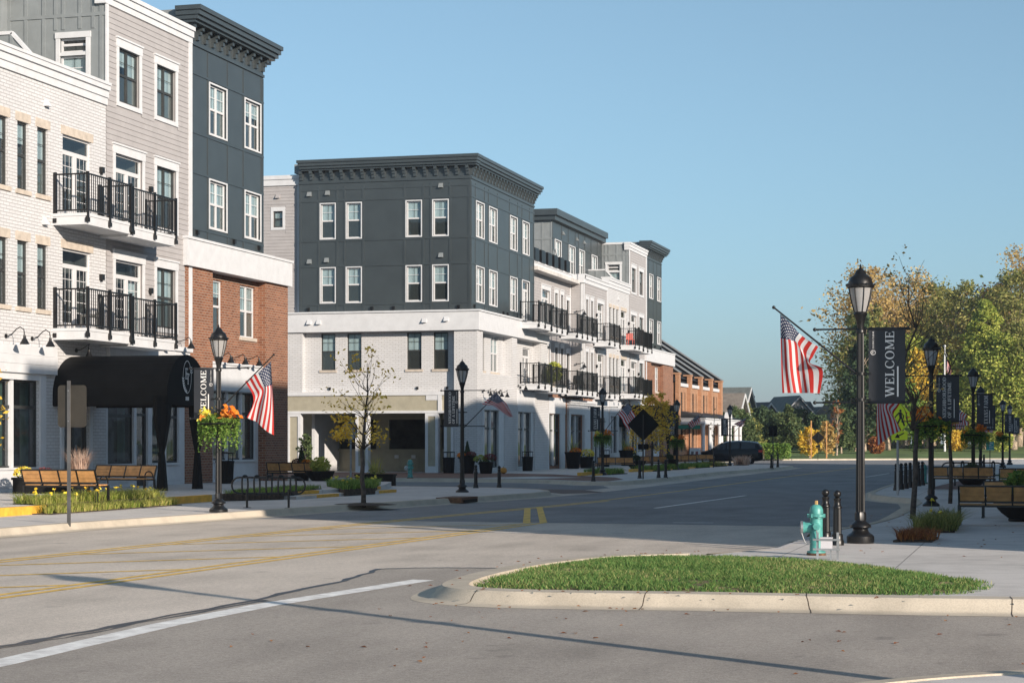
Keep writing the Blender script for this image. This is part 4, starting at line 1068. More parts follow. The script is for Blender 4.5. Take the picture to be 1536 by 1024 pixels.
def wing(B, dy, yl, brick_end, zg, shop_left):
    X = -25.8; F = Fc('x', X, 1); D = lambda *v: tuple(a + dy for a in v)
    sh = lambda o: (o[0] + dy, o[1] + dy, o[2], o[3]) + tuple(o[4:])
    seam = 50.5 + dy; yl = yl + dy
    # --- white brick bay
    ops = []; W_ = []
    nws = [(44.45, 45.02), (45.5, 46.07), (46.55, 47.13)]
    if yl < 40: nws += [(38.6, 39.2), (39.7, 40.3), (40.8, 41.4), (36.0, 36.6)]
    for (a, b) in nws:
        for (c, d) in ((8.24, 10.03), (5.16, 6.90)): W_.append((sh((a, b, c, d)), 'dh', m_dframe, 'lintel'))
    for (c, d) in ((7.80, 10.05), (4.70, 6.93)): W_.append((sh((47.94, 49.6, c, d)), 'slider', m_wframe, 'lintel'))
    W_.append((sh((shop_left, 46.62, .93, 3.24)), 'shop', m_dframe, None)); W_.append((sh((47.95, 49.45, zg, 2.80)), 'door', m_dframe, None))
    ops = [w[0] for w in W_]
    mb = MB(); wall(mb, F, yl, seam, zg - .2, 11.3, ops); B.part(mb, 'brick_wall', m_wbrick)
    for w in W_: window(B, F, w[0], w[1], w[2], w[3])
    mb = MB()                                                      # shopfront joinery
    a, b = shop_left + dy, 46.62 + dy
    F.box(mb, a - .3, a, 0, .06, zg, 3.42); F.box(mb, b, b + .3, 0, .06, zg, 3.42); F.box(mb, a, b, 0, .05, 3.24, 3.42); F.box(mb, a, b, 0, .07, zg, .93)
    n = max(1, round((b - a) / 1.25))
    for k in range(n): F.box(mb, a + (b - a) * k / n + .12, a + (b - a) * (k + 1) / n - .12, .07, .085, zg + .15, .80)
    F.box(mb, a, b, .02, .11, .88, .94); F.box(mb, a, b, .02, .10, zg, zg + .1)
    for k in range(3): F.box(mb, a - .55, b + .8, 0, .13 + .012 * (k % 2), 3.42 + .24 * k, 3.655 + .24 * k)
    F.box(mb, 47.95 + dy - .16, 47.95 + dy, 0, .05, zg, 2.98); F.box(mb, 49.45 + dy, 49.61 + dy, 0, .05, zg, 2.98); F.box(mb, 47.95 + dy, 49.45 + dy, 0, .05, 2.80, 2.98)
    B.part(mb, 'shopfront', m_white)
    mb = MB(); F.box(mb, yl, seam, -.3, .06, 11.26, 11.46); F.box(mb, yl, seam, -.3, .10, 11.46, 11.66); F.box(mb, yl, seam - .01, -.35, .16, 11.66, 11.80); F.box(mb, yl, seam - .01, -.4, .19, 11.80, 11.88); B.part(mb, 'parapet', m_white)
    # --- setback top floor behind the roof terrace
    Fs = Fc('y', seam, -1); Fb = Fc('x', -28.95, 1)
    dr = (-27.25, -26.42, 11.35, 13.25)
    mb = MB(); wall(mb, Fs, -28.95, -25.82, 11.2, 14.66, [(-27.25, -26.42, 11.35, 12.74), (-27.25, -26.42, 12.84, 13.25)]); battens(mb, Fs, [-28.9, -28.35, -27.78, -27.4, -26.2, -25.95], -28.95, -25.82, [13.9], 11.3, 14.6, [(-27.45, -26.22, 11, 13.5)])
    battens(mb, Fs, [-27.15, -26.62], -27.3, -26.3, [], 13.5, 14.6)
    wall(mb, Fb, yl, seam, 11.2, 14.66); battens(mb, Fb, [seam - .4 - .6 * k for k in range(int((seam - yl) / .6))], yl, seam, [], 11.3, 14.6); B.part(mb, 'setback_wall', m_mid)
    mb = MB(); Fs.box(mb, -29.1, -25.7, -.4, .05, 14.56, 14.7); Fb.box(mb, yl, seam, -.4, .25, 14.55, 14.72); B.part(mb, 'setback_eave', m_white)
    window(B, Fs, (-27.25, -26.42, 11.35, 12.74), 'dh', m_wframe, None, 1.0); window(B, Fs, (-27.25, -26.42, 12.84, 13.25), 'dh', m_wframe, None, 0, munt=False)
    mb = MB(); Fs.box(mb, -27.38, -27.25, -.02, .04, 11.3, 13.25); Fs.box(mb, -26.42, -26.29, -.02, .04, 11.3, 13.25); Fs.box(mb, -27.40, -26.27, -.02, .05, 13.25, 13.42); Fs.box(mb, -27.25, -26.42, -.05, .03, 12.74, 12.84); B.part(mb, 'door_casing', m_white)
    ya, yb = seam - 4.06, seam - 4.0; mb = MB(); mb.box(-28.95, -26.5, ya, yb, 11.3, 12.5)
    mb.add([(x, y, z) for y in (ya, yb) for (x, z) in ((-26.5, 11.3), (-25.98, 11.3), (-25.98, 11.95), (-26.5, 12.5))], [(0, 1, 2, 3), (5, 4, 7, 6), (3, 2, 6, 7), (1, 5, 6, 2)])
    mb.bar((-28.95, seam - 4.03, 12.55), (-26.48, seam - 4.03, 12.55), .13, .09, 1); mb.bar((-26.5, seam - 4.03, 12.55), (-25.96, seam - 4.03, 11.98), .13, .09, 1); mb.bar((-25.96, seam - 4.03, 12.0), (-25.96, seam - 4.03, 11.3), .1, .1, 1)
    for x in (-26.5, -27.1, -27.8): mb.box(x - .05, x + .05, ya - .03, yb + .02, 11.3, 12.5)
    B.part(mb, 'terrace_divider', [m_mid, m_white])
    mb = MB(); mb.box(-38, -25.9, yl, seam, 11.1, 11.28); B.part(mb, 'terrace_floor', m_conc)
    # --- grey lap siding bay
    e = 56.2 + dy; W_ = []
    W_ += [(sh((51.27, 52.62, 11.52, 13.09)), 'twin', m_dframe, 'case'), (sh((53.77, 55.12, 11.52, 13.07)), 'twin', m_dframe, 'case'),
           (sh((51.05, 52.82, 7.80, 9.98)), 'slider', m_wframe, 'case'), (sh((53.77, 55.15, 8.15, 9.99)), 'twin', m_dframe, 'case'),
           (sh((51.05, 52.82, 4.70, 6.90)), 'slider', m_wframe, 'case'), (sh((53.77, 55.12, 5.10, 6.91)), 'twin', m_dframe, 'case')]
    G_ = [(sh((50.62, 52.3, .97, 3.0)), 'shop', m_dframe, None), (sh((52.46, 53.22, zg, 3.0)), 'door', m_dframe, None), (sh((53.5, 55.4, .97, 3.0)), 'shop', m_dframe, None)]
    ops = [w[0] for w in W_]; mb = MB(); wall(mb, F, seam, e, 4.4, 14.3, ops)
    cut = [(o[0] - .14, o[1] + .14, o[2] - .15, o[3] + .28) for o in ops]; laps(mb, F, seam, e - .05, 4.4, 14.2, cut); B.part(mb, 'siding_wall', m_grey)
    mb = MB(); wall(mb, F, seam, e, zg - .2, 4.4, [w[0] for w in G_]); F.box(mb, seam + .02, 55.95 + dy, 0, .12, 3.30, 4.42); F.box(mb, seam, 56.0 + dy, 0, .20, 4.42, 4.55)
    for (a, b) in ((50.62, 52.3), (53.5, 55.4)): F.box(mb, a + dy + .1, b + dy - .1, 0, .02, zg + .15, .85); F.box(mb, a + dy, b + dy, 0, .06, .90, .97); F.box(mb, a + dy, b + dy, 0, .05, zg, zg + .1)
    B.part(mb, 'shopfront', m_white)
    for w in W_ + G_: window(B, F, w[0], w[1], w[2], w[3])
    mb = MB(); F.box(mb, seam - .12, e + .1, -.3, .05, 14.18, 14.36); F.box(mb, seam - .14, e + .1, -.3, .10, 14.36, 14.56); F.box(mb, seam - .16, e + .1, -.3, .15, 14.56, 14.68)
    F.box(mb, seam - .03, seam + .12, -.01, .035, 11.9, 14.18); F.box(mb, e - .14, e + .10, -.05, .04, 4.5 if dy == 0 else 4.5, 14.18); B.part(mb, 'white_trim', m_white)
    # --- charcoal bay above a brick base
    Fd = Fc('x', X - .15, 1); d0, d1 = 56.3 + dy, 62.55 + dy
    W_ = [(sh((a, b, c, d)), 'twin', m_wframe, 'thin') for (a, b) in ((58.02, 59.37), (60.93, 62.27)) for (c, d) in ((11.62, 13.24), (8.57, 10.11))]
    ops = [w[0] for w in W_]; cut = [(o[0] - .05, o[1] + .05, o[2] - .05, o[3] + .05) for o in ops]
    mb = MB(); wall(mb, Fd, d0, d1, 7.9, 14.8, ops); battens(mb, Fd, [d0 + .05] + [v + dy for v in (57.9, 59.49, 60.81, 62.39)] + [d1 - .05], d0, d1, [13.36, 11.48, 10.2, 8.42], 8.0, 14.2, cut, .07, .02)
    mb.box(-38, X - .16, d1 - .02, d1, 7.9, 14.8); B.part(mb, 'panel_wall', m_dark)
    for w in W_: window(B, Fd, w[0], w[1], w[2], w[3])
    for u in (57.0, 59.95, 62.1): wallbox(B, Fd, u + dy, 8.3, .12)
    cornice(B, Fd, d0, d1, 15.36, .58, 11, .25, .42)
    Fp = Fc('x', X + .02, 1); Fr = Fc('x', X - .28, 1); b0, b1 = 55.8 + dy, brick_end
    W_ = [(sh((58.6, 59.34, 5.17, 6.93)), 'dh', m_wframe, 'sill'), (sh((60.82, 62.12, 5.17, 6.93)), 'twin', m_wframe, 'sill')]
    G_ = [(sh((58.6, 62.15, 1.01, 3.27)), 'shop', m_dframe, None)]
    r0, r1 = 57.9 + dy, 62.4 + dy; mb = MB()
    wall(mb, Fp, b0, r0, zg - .2, 7.15); wall(mb, Fp, r1, b1, zg - .2, 7.15); wall(mb, Fr, r0, r1, 4.1, 7.15, [w[0] for w in W_])
    for (y, s) in ((r0, 1), (r1, -1)): mb.quad((X + .02, y, zg - .2), (X - .28, y, zg - .2), (X - .28, y, 7.15), (X + .02, y, 7.15))
    mb.quad((X + .02, b0, zg - .2), (X - .3, b0, zg - .2), (X - .3, b0, 7.15), (X + .02, b0, 7.15))
    mb.quad((X + .02, b1, zg - .2), (-38, b1, zg - .2), (-38, b1, 7.15), (X + .02, b1, 7.15)); B.part(mb, 'brick_base', m_rbrick)
    for w in W_: window(B, Fr, w[0], w[1], w[2], w[3])
    mb = MB(); Fp.box(mb, b0 - .12, b1 + .12, -.5, .13, 7.14, 7.98); Fp.box(mb, b0 - .15, b1 + .15, -12, .17, 7.98, 8.06); B.part(mb, 'white_band', m_white)
    mb = MB(); wall(mb, Fr, r0, r1, zg - .2, 3.3, [G_[0][0]]); Fr.box(mb, r0 + .02, r1 - .02, 0, .16, 3.30, 4.16); Fr.box(mb, r0 + .02, r1 - .02, 0, .2, 4.16, 4.24)
    a, b = 58.6 + dy, 62.15 + dy; n = 3
    for k in range(2): Fr.box(mb, a + (b - a) * k / 2 + .12, a + (b - a) * (k + 1) / 2 - .12, 0, .02, zg + .15, .88)
    Fr.box(mb, a - .05, b + .05, 0, .06, .94, 1.01); Fr.box(mb, r0, r1, 0, .05, zg, zg + .1); B.part(mb, 'shopfront', m_white)
    window(B, Fr, G_[0][0], 'shop', m_dframe, None)
    # --- balconies, lamps, vents
    for zs in (7.79, 4.68):
        balcony(B, 47.40 + dy, 50.02 + dy, zs, screen=0 if dy == 0 else .0); balcony(B, 50.10 + dy, 52.98 + dy, zs - .06, screen=0 if dy == 0 else 1.0, left=False)
    for (u, z) in ((50.15, 9.35), (50.15, 6.3)): wallbox(B, F, u + dy, z)
    for (u, z) in ((53.3, 9.2), (53.3, 6.15)): wallbox(B, F, u + dy, z)
    for y in (44.9, 46.25): gooseneck(B, X, y + dy, 4.35)
    gooseneck(B, X, 48.7 + dy, 4.15, .4, .1)
    for y in (52.5, 53.9, 55.2): gooseneck(B, X, y + dy, 4.72, .5, .06)
    for y in (58.9, 60.1, 61.3): gooseneck(B, X - .28, y + dy, 4.42, .5, .06)
    for (u, z) in ((47.0, 10.75), (46.9, 7.55)): vent(B, F, u + dy, z, m_white)
    # --- barrel entrance canopy with curtains
    xo = -22.42; y0, y1 = 47.38 + dy, 49.92 + dy; ym = (y0 + y1) / 2; r = (y1 - y0) / 2; zs = 2.86; mb = MB(); n = 18
    arc = [(ym - r * math.cos(math.pi * i / n), zs + 1.12 * math.sin(math.pi * i / n)) for i in range(n + 1)]
    prof = [(y0, zs - .26)] + arc + [(y1, zs - .26)]
    for i in range(len(prof) - 1):
        p, q = prof[i], prof[i + 1]; mb.quad((X, p[0], p[1]), (xo, p[0], p[1]), (xo, q[0], q[1]), (X, q[0], q[1]))
        mb.quad((X, p[0] * .98 + ym * .02, p[1] - .03), (xo - .02, p[0] * .98 + ym * .02, p[1] - .03), (xo - .02, q[0] * .98 + ym * .02, q[1] - .03), (X, q[0] * .98 + ym * .02, q[1] - .03))
    o = len(mb.v); mb.v += [(xo, p[0], p[1]) for p in arc]; mb.f.append(tuple(range(o, o + n + 1))); mb.m.append(0)
    mb.box(xo - .01, xo, y0, y1, zs - .26, zs + .002); mb.bar((xo, y0, zs), (xo, y1, zs), .03); mb.tube([(xo, p[0], p[1]) for p in arc], .012, 6)
    cn = B.part(mb, 'entrance_canopy', m_blackm)
    mb = MB(); ex, ey, ez = xo + .006, ym + .0, zs + .52
    for q in ring(0, 0, .27, .45, .018, .02, 0, 360, 40): mb.add([(ex, ey + p[0], ez + p[1]) for p in q], [(0, 1, 2, 3)])
    rg = random.Random(4)
    for a in list(range(190, 262, 9)) + list(range(12, 34, 9)):
        c = Vector((ex + .002, ey + .27 * math.cos(R(a)), ez + .45 * math.sin(R(a))))
        for k in (-1, 1): mb.add([c, c + Vector((.001, k * .05, .02)), c + Vector((.001, k * .075, .07)), c + Vector((.001, k * .02, .05))], [(0, 1, 2, 3)])
    if dy == 0:
        put_text(mb, 'E', (ex, ey - .125, ez - .06), (0, 1, 0), (0, 0, 1), (1, 0, 0), .30, length=.18); put_text(mb, 'T', (ex + .002, ey - .04, ez - .20), (0, 1, 0), (0, 0, 1), (1, 0, 0), .30, length=.18)
        for k in range(3): mb.box(ex, ex + .002, ey - .10 + k * .075, ey - .045 + k * .075, zs - .12, zs - .0)
    B.part(mb, 'emblem', m_letter if dy == 0 else m_blackm, cn)
    for yc in (y0 + .16, y1 - .12):
        mb = MB(); rows = [(zs - .05, .34), (2.2, .30), (1.6, .17), (1.32, .105), (1.2, .13), (.7, .17), (zg + .02, .21)]; NN = 22; rg = random.Random(int(yc * 10))
        for (z, w) in rows:
            for j in range(NN):
                a = 2 * math.pi * j / NN; q = w * (1 + .16 * math.sin(a * 5 + yc) * (1 if z > 1.4 or z < 1.1 else .4)); mb.v.append((xo - .22 + q * .62 * math.cos(a), yc + q * .95 * math.sin(a), z))
        for i in range(len(rows) - 1):
            for j in range(NN): mb.f.append((i * NN + j, i * NN + (j + 1) % NN, (i + 1) * NN + (j + 1) % NN, (i + 1) * NN + j)); mb.m.append(0)
        B.part(mb, 'curtain', m_blackm, cn, smooth='all')
    # --- body behind the walls
    mb = MB(); mb.box(-38, -26.95, yl + .05, seam, 0, 11.1); mb.box(-38, -26.95, seam + .6, e, 0, 14.5); mb.box(-38, -29.0, yl + .05, seam - .02, 11.1, 14.6); mb.box(-38, -26.95, e, d1 - .1, 7.9, 14.8); mb.box(-38, -27.3, e, b1 - .1, 0, 7.9); mb.box(-38, X - .1, d0, d1 + .6, 14.8, 15.3); B.part(mb, 'rear_body', m_mid)

B1 = Bld('apartment_building', 'nearest apartment block at the left, its orange brick base beside white brick and grey siding', 'building', (-31, 50, 0))
wing(B1, 0, 30.0, 64.4, .28, 41.2)

# --- the corner block across the side street
B2 = Bld('corner_building', 'charcoal and white brick corner block beyond the side street with an open arcade', 'building', (-31, 110, 0))
wing(B2, 73.7, 43.85, 139.9, .14, 44.6)
FX = Fc('x', -25.8, 1); FY = Fc('y', 88.6, -1); FDx = Fc('x', -26.2, 1); FDy = Fc('y', 88.9, -1)
xs4 = [(-33.86, -33.12), (-32.51, -31.77), (-29.44, -28.70), (-28.09, -27.35)]
W_ = [((a, b, c, d), 'dh', m_wframe, 'thin') for (a, b) in xs4 for (c, d) in ((11.55, 13.24), (8.42, 10.10))]
ops = [w[0] for w in W_]; cut = [(o[0] - .05, o[1] + .05, o[2] - .05, o[3] + .05) for o in ops]
mb = MB(); wall(mb, FDy, -35.0, -26.2, 7.9, 14.9, ops)
battens(mb, FDy, [-34.93, -33.97, -33.01, -32.62, -31.66, -29.55, -28.59, -28.20, -27.24, -26.28], -35.0, -26.2, [13.95, 13.40, 11.44, 10.20, 8.32], 7.95, 14.1, cut, .10)
w2 = [(89.8, 91.15), (92.1, 93.5), (96.05, 97.4), (98.55, 99.85)]
Wx = [((a, b, 11.57, 13.24), 'twin', m_wframe, 'thin') for (a, b) in w2] + [((a, b, 8.42, 10.10), 'twin', m_wframe, 'thin') for (a, b) in w2[:3]] + [((98.5, 99.9, 7.95, 10.12), 'slider', m_wframe, 'thin')]
ops = [w[0] for w in Wx]; cut = [(o[0] - .05, o[1] + .05, o[2] - .05, o[3] + .05) for o in ops]
wall(mb, FDx, 88.9, 100.95, 7.9, 14.9, ops); battens(mb, FDx, [89.0, 89.68, 91.27, 91.98, 93.62, 95.93, 97.52, 98.43, 99.97, 100.88], 88.9, 100.95, [13.95, 13.40, 11.44, 10.20, 8.32], 7.95, 14.1, cut, .07, .02)
mb.box(-35, -26.21, 100.93, 100.95, 7.9, 14.9); mb.box(-35.0, -34.98, 88.92, 100.9, 7.9, 14.9); B2.part(mb, 'panel_wall', m_dark)
for w in W_: window(B2, FDy, *w, blind=.5)
for w in Wx: window(B2, FDx, *w)
cornice(B2, FDy, -35.0, -26.2, 15.36, .50, 17, -.05, .50); cornice(B2, FDx, 88.9, 100.95, 15.358, .495, 22, -.3, .2)
for (x, z) in ((-34.45, 13.75), (-34.45, 10.45), (-33.5, 13.78), (-33.55, 10.5), (-27.7, 13.95), (-27.7, 10.6)): vent(B2, FDy, x, z, m_mid)
for x in (-34.5, -31.2, -30.1, -26.8): wallbox(B2, FDy, x, 8.1, .13)
for u in (89.4, 94.6, 95.4): wallbox(B2, FDx, u, 8.15, .12)
# white brick storey of the corner: front with a recessed panel of four windows
Wf = [((a, b, 5.12, 6.90), 'dh', m_dframe, 'sill') for (a, b) in xs4]
FR = Fc('y', 88.95, -1); mb = MB()
wall(mb, FR, -34.7, -26.95, 4.0, 6.98, [w[0] for w in Wf])
wall(mb, FY, -35.6, -34.7, 4.0, 6.98); wall(mb, FY, -26.95, -25.8, .1, 6.98)
for x in (-34.7, -26.95): mb.quad((x, 88.6, 4.0), (x, 88.95, 4.0), (x, 88.95, 6.98), (x, 88.6, 6.98))
mb.box(-35.62, -35.6, 88.6, 96, 4.0, 6.98); mb.quad((-26.95, 88.6, .1), (-26.95, 95, .1), (-26.95, 95, 4.0), (-26.95, 88.6, 4.0))
Wc = [((90.75, 91.5, 5.1, 6.92), 'dh', m_dframe, 'sill'), ((92.6, 94.0, 5.1, 6.92), 'twin', m_wframe, 'sill'), ((98.75, 100.3, 4.55, 6.6), 'slider', m_wframe, None),
      ((89.7, 92.3, .35, 3.14), 'shop', m_dframe, None), ((95.95, 98.6, .35, 3.14), 'shop', m_dframe, None)]
FB = Fc('x', -26.25, 1)
bays = [(89.6, 94.95, 4.95, 6.95), (95.95, 100.9, 4.5, 6.95)]
wall(mb, FX, 88.6, 102.3, .05, 6.98, bays + [w[0] for w in Wc[3:]], rev=.45)
wall(mb, FB, 89.6, 94.95, 4.95, 6.95, [w[0] for w in Wc[:2]]); wall(mb, FB, 95.95, 100.9, 4.5, 6.95, [Wc[2][0]])
FX.box(mb, 93.3, 95.7, 0, .06, .05, 4.3); FX.box(mb, 99.4, 102.25, 0, .06, .05, 4.25)
B2.part(mb, 'brick_wall', m_wbrick)
for w in Wf: window(B2, FR, *w, blind=.5)
for w in Wc[:3]: window(B2, FB, *w)
for w in Wc[3:]: window(B2, FX, *w)
for x in (-33.9, -29.4, -27.9): wallbox(B2, FR, x + .5, 4.22, .1)
mb = MB(); FY.box(mb, -35.75, -25.68, -.6, .12, 6.96, 7.86); FY.box(mb, -35.8, -25.62, -.7, .18, 7.86, 7.94); FX.box(mb, 88.73, 102.3, -.6, .118, 6.962, 7.858); FX.box(mb, 88.79, 102.3, -.7, .178, 7.858, 7.942)
FY.box(mb, -35.7, -26.95, -.36, .06, 3.86, 4.02); B2.part(mb, 'white_band', m_white)
for x in (-34.3, -33.8, -33.0 + 4.6): vent(B2, Fc('y', 88.48, -1), x, 7.45, m_white)
vent(B2, Fc('y', 88.48, -1), -27.3, 7.5, m_white)
for (a, b, c, d, js) in ((89.55, 93.2, 3.18, 3.75, ((89.5, 89.7), (92.3, 93.2))), (95.9, 99.35, 3.18, 4.25, ((95.75, 95.95), (98.6, 98.95)))):
    mb = MB(); FX.box(mb, a, b, 0, .08, c, d)
    for (j0, j1) in js: FX.box(mb, j0, j1, -.02, .05, .1, 3.2)
    B2.part(mb, 'shopfront', m_white)
for y in (89.4, 90.4, 91.4, 92.4, 95.2 + .8, 96.9, 97.8, 98.7): gooseneck(B2, -25.75, y, 4.05 if y < 93 else 4.5, .4, .05)
# open arcade at the ground floor
mb = MB(); FY.box(mb, -40, -26.95, -.35, .0, 3.1, 3.86); B2.part(mb, 'arcade_beam', m_tan)
mb = MB(); FY.box(mb, -40, -26.95, -.37, .04, 3.0, 3.12); FY.box(mb, -27.75, -27.55, -.1, .05, 3.0, 4.0); FY.box(mb, -28.35, -27.55, -.1, .03, 3.62, 4.0)
B2.part(mb, 'arcade_trim', m_white)
for (a, b) in ((-35.5, -34.8), (-31.95, -31.3), (-28.4, -27.75), (-27.45, -26.97)):
    mb = MB(); FY.box(mb, a, a + .14, -.34, .02, .1, 3.02); FY.box(mb, b - .14, b, -.34, .02, .1, 3.02); FY.box(mb, a + .14, b - .14, -.34, .02, .1, .45); FY.box(mb, a + .14, b - .14, -.34, .02, 2.85, 3.02); FY.box(mb, a + .14, b - .14, -.3, -.02, .45, 2.85, 1); B2.part(mb, 'arcade_post', [m_white, m_tan])
FA = Fc('y', 93.5, -1); mb = MB(); holes = [(-34.6, -32.6, 1.25, 2.75), (-31.9, -29.6, 1.25, 2.75), (-29.1, -27.2, 1.25, 2.75)]
wall(mb, FA, -40, -26.95, .1, 4, holes); FA.box(mb, -40, -26.95, -.1, .2, 1.15, 1.25)
for k in range(9): FA.box(mb, -35.6 + k * 1.05, -35.55 + k * 1.05, 0, .02, .2, 1.15)
mb.quad((-40, 88.7, 3.9), (-26.95, 88.7, 3.9), (-26.95, 93.5, 3.9), (-40, 93.5, 3.9)); B2.part(mb, 'arcade_wall', m_tan)
mb = MB(); mb.box(-40, -26.96, 95.6, 95.7, 0, 4); B2.part(mb, 'arcade_back', m_inner)
mb = MB(); mb.box(-34.75, -34.6, 90, 93.5, .1, 3.0); B2.part(mb, 'arcade_side', m_white)
for x in (-33.2, -30.7, -28.9, -31.6): mb = MB(); FA.box(mb, x, x + .22, .02, .04, .78, .95); B2.part(mb, 'outlet_cover', m_white)
# grey rear part seen between the two blocks
FG = Fc('y', 89.15, -1); W1 = ((-36.45, -35.95, 12.2, 13.0), 'dh', m_dframe, None)
mb = MB(); wall(mb, FG, -44, -35.0, 4, 14.3, [W1[0]]); laps(mb, FG, -44, -35.15, 7.9, 14.25, [(-36.6, -35.8, 12.05, 13.2)]); B2.part(mb, 'siding_wall', m_grey)
window(B2, FG, W1[0], 'dh', m_dframe, None)
mb = MB(); FG.box(mb, -44, -34.95, -.3, .08, 14.25, 14.55); FG.box(mb, -44, -34.95, -.3, .13, 14.55, 14.75); FG.box(mb, -35.16, -35.0, -.02, .05, 7.9, 14.25); FG.box(mb, -44, -35, 0, .1, 6.96, 7.9)
FG.box(mb, -36.58, -36.45, -.02, .03, 12.07, 13.2); FG.box(mb, -35.95, -35.82, -.02, .03, 12.07, 13.2); FG.box(mb, -36.45, -35.95, -.02, .03, 13.0, 13.2); FG.box(mb, -36.45, -35.95, -.02, .03, 12.07, 12.2); B2.part(mb, 'white_trim', m_white)
vent(B2, FG, -36.2, 13.75, m_grey)
mb = MB(); wall(mb, Fc('y', 89.0, -1), -44, -35.6, 3.8, 7); B2.part(mb, 'brick_wall', m_wbrick)
# middle bays: grey recess, projecting grey bay
F2 = Fc('x', -26.6, 1)
W2 = []
for z in (0, -3.1):
    W2 += [((104.2, 106.0, 7.85 + z, 10.12 + z), 'slider', m_wframe, 'case'), ((107.2, 107.85, 8.35 + z, 10.12 + z), 'dh', m_dframe, 'case'), ((108.6, 109.2, 8.35 + z, 10.12 + z), 'dh', m_dframe, 'case'), ((110.0, 110.75, 7.85 + z, 9.9 + z), 'dh', m_dframe, 'case')]
W3 = []
for z in (0, -3.1):
    W3 += [((111.6, 112.2, 8.3 + z, 10.05 + z), 'dh', m_dframe, 'case'), ((112.9, 113.5, 8.3 + z, 10.05 + z), 'dh', m_dframe, 'case'), ((114.75, 116.4, 7.85 + z, 10.05 + z), 'slider', m_wframe, 'case')]
mb = MB()
for (F_, a, b, ww) in ((F2, 100.95, 111.0, W2), (FX, 111.0, 117.5, W3)):
    oo = [w[0] for w in ww]; wall(mb, F_, a, b, 4.2, 11.1, oo); laps(mb, F_, a + .03, b - .03, 4.5, 11.0, [(o[0] - .14, o[1] + .14, o[2] - .15, o[3] + .28) for o in oo])
Fq = Fc('y', 111.0, -1); wall(mb, Fq, -26.6, -25.8, 4.2, 11.1); laps(mb, Fq, -26.5, -25.9, 4.5, 11.0); B2.part(mb, 'siding_wall', m_grey)
for w in W2: window(B2, F2, *w)
for w in W3: window(B2, FX, *w)
mb = MB()
for (F_, a, b) in ((F2, 100.95, 110.9), (FX, 110.85, 117.5)): F_.box(mb, a, b, -.3, .06, 10.98, 11.22); F_.box(mb, a, b, -.3, .12, 11.22, 11.42); F_.box(mb, a, b, -.3, .17, 11.42, 11.5)
Fq.box(mb, -26.45, -25.68, -.1, .10, 10.98, 11.497)
for (F_, a, b) in ((F2, 100.97, 101.12), (F2, 110.85, 110.99), (FX, 111.0, 111.16), (FX, 117.35, 117.5)): F_.box(mb, a, b, -.02, .04, 4.3, 10.98)
Fq.box(mb, -25.96, -25.81, -.02, .035, 4.3, 10.98); B2.part(mb, 'white_trim', m_white)
for u in (103.7, 106.6): wallbox(B2, F2, u, 9.3)
for z in (9.3, 6.2): gooseneck(B2, -26.2, 110.9, z, .5, .04); wallbox(B2, FX, 114.3, z)
mb = MB(); mb.box(-38, -26.0, 101, 117.5, 10.9, 11.1); B2.part(mb, 'terrace_floor', m_conc)
for k in range(6):
    y = 101.8 + k * 1.45; mb = MB(); mb.box(-26.75, -26.35, y, y + .9, 11.5, 12.15); mb.box(-26.9, -26.75, y, y + .9, 11.4, 12.35); B2.part(mb, 'terrace_planter_box', m_black)
# setback charcoal storey behind the terrace
FM = Fc('x', -27.6, 1); FMs = Fc('y', 110.6, -1)
Wm = [((a, b, 11.75, 13.6), 'twin', m_wframe, 'thin') for (a, b) in ((111.3, 112.8), (114.8, 116.4), (117.5, 119.0), (121.1, 122.6))]
oo = [w[0] for w in Wm]; mb = MB(); wall(mb, FM, 110.6, 124.0, 11.0, 14.7, oo); battens(mb, FM, [110.65, 112.95, 114.65, 116.5, 117.4, 119.1, 120.9, 122.7, 123.9], 110.6, 124, [13.7], 11.1, 14.6, [(o[0] - .05, o[1] + .05, o[2] - .05, o[3] + .05) for o in oo], .08); B2.part(mb, 'panel_wall', m_dark)
for w in Wm: window(B2, FM, *w)
mb = MB(); wall(mb, FMs, -31.5, -27.6, 11.0, 14.7); battens(mb, FMs, [-27.65, -28.2, -28.75, -29.3], -31.5, -27.6, [13.6], 11.1, 14.6); B2.part(mb, 'setback_wall', m_mid)
mb = MB(); mb.box(-31.6, -27.35, 110.35, 124.2, 14.68, 14.95); mb.box(-31.6, -27.2, 110.2, 124.2, 14.95, 15.32); B2.part(mb, 'roof_fascia', m_dark)
for u in (113.3, 116.9, 118.9): vent(B2, FM, u, 14.2, m_mid)
mb = MB(); mb.tube([(-27.2, 109.2, 11.2), (-27.2, 109.2, 12.7), (-27.2, 109.6, 12.9), (-27.2, 110.4, 12.3)], .03, 6); B2.part(mb, 'terrace_divider', m_mid)
# ground floor of the middle bays
Gg = [((102.5, 105.0, .3, 3.13), 'shop', m_dframe, None), ((107.5, 110.55, .3, 3.13), 'shop', m_dframe, None), ((113.7, 116.5, .3, 3.05), 'shop', m_dframe, None)]
mb = MB(); wall(mb, FX, 102.3, 117.5, .05, 4.5, [w[0] for w in Gg]); B2.part(mb, 'brick_base', m_rbrick)
for w in Gg: window(B2, FX, *w)
mb = MB(); FX.box(mb, 102.35, 106.2, 0, .08, 3.18, 4.06); FX.box(mb, 105.05, 106.15, 0, .06, .1, 3.18); FX.box(mb, 102.3, 102.5, 0, .06, .1, 3.18)
FX.box(mb, 106.9, 113.2, 0, .12, 3.2, 3.75); FX.box(mb, 106.8, 113.3, 0, .22, 3.75, 3.87); FX.box(mb, 106.7, 113.4, 0, .30, 3.87, 4.02); FX.box(mb, 106.95, 107.45, 0, .10, .1, 3.2); FX.box(mb, 110.65, 112.2, 0, .16, .1, 3.2); FX.box(mb, 110.9, 111.95, .16, .19, .5, 3.0)
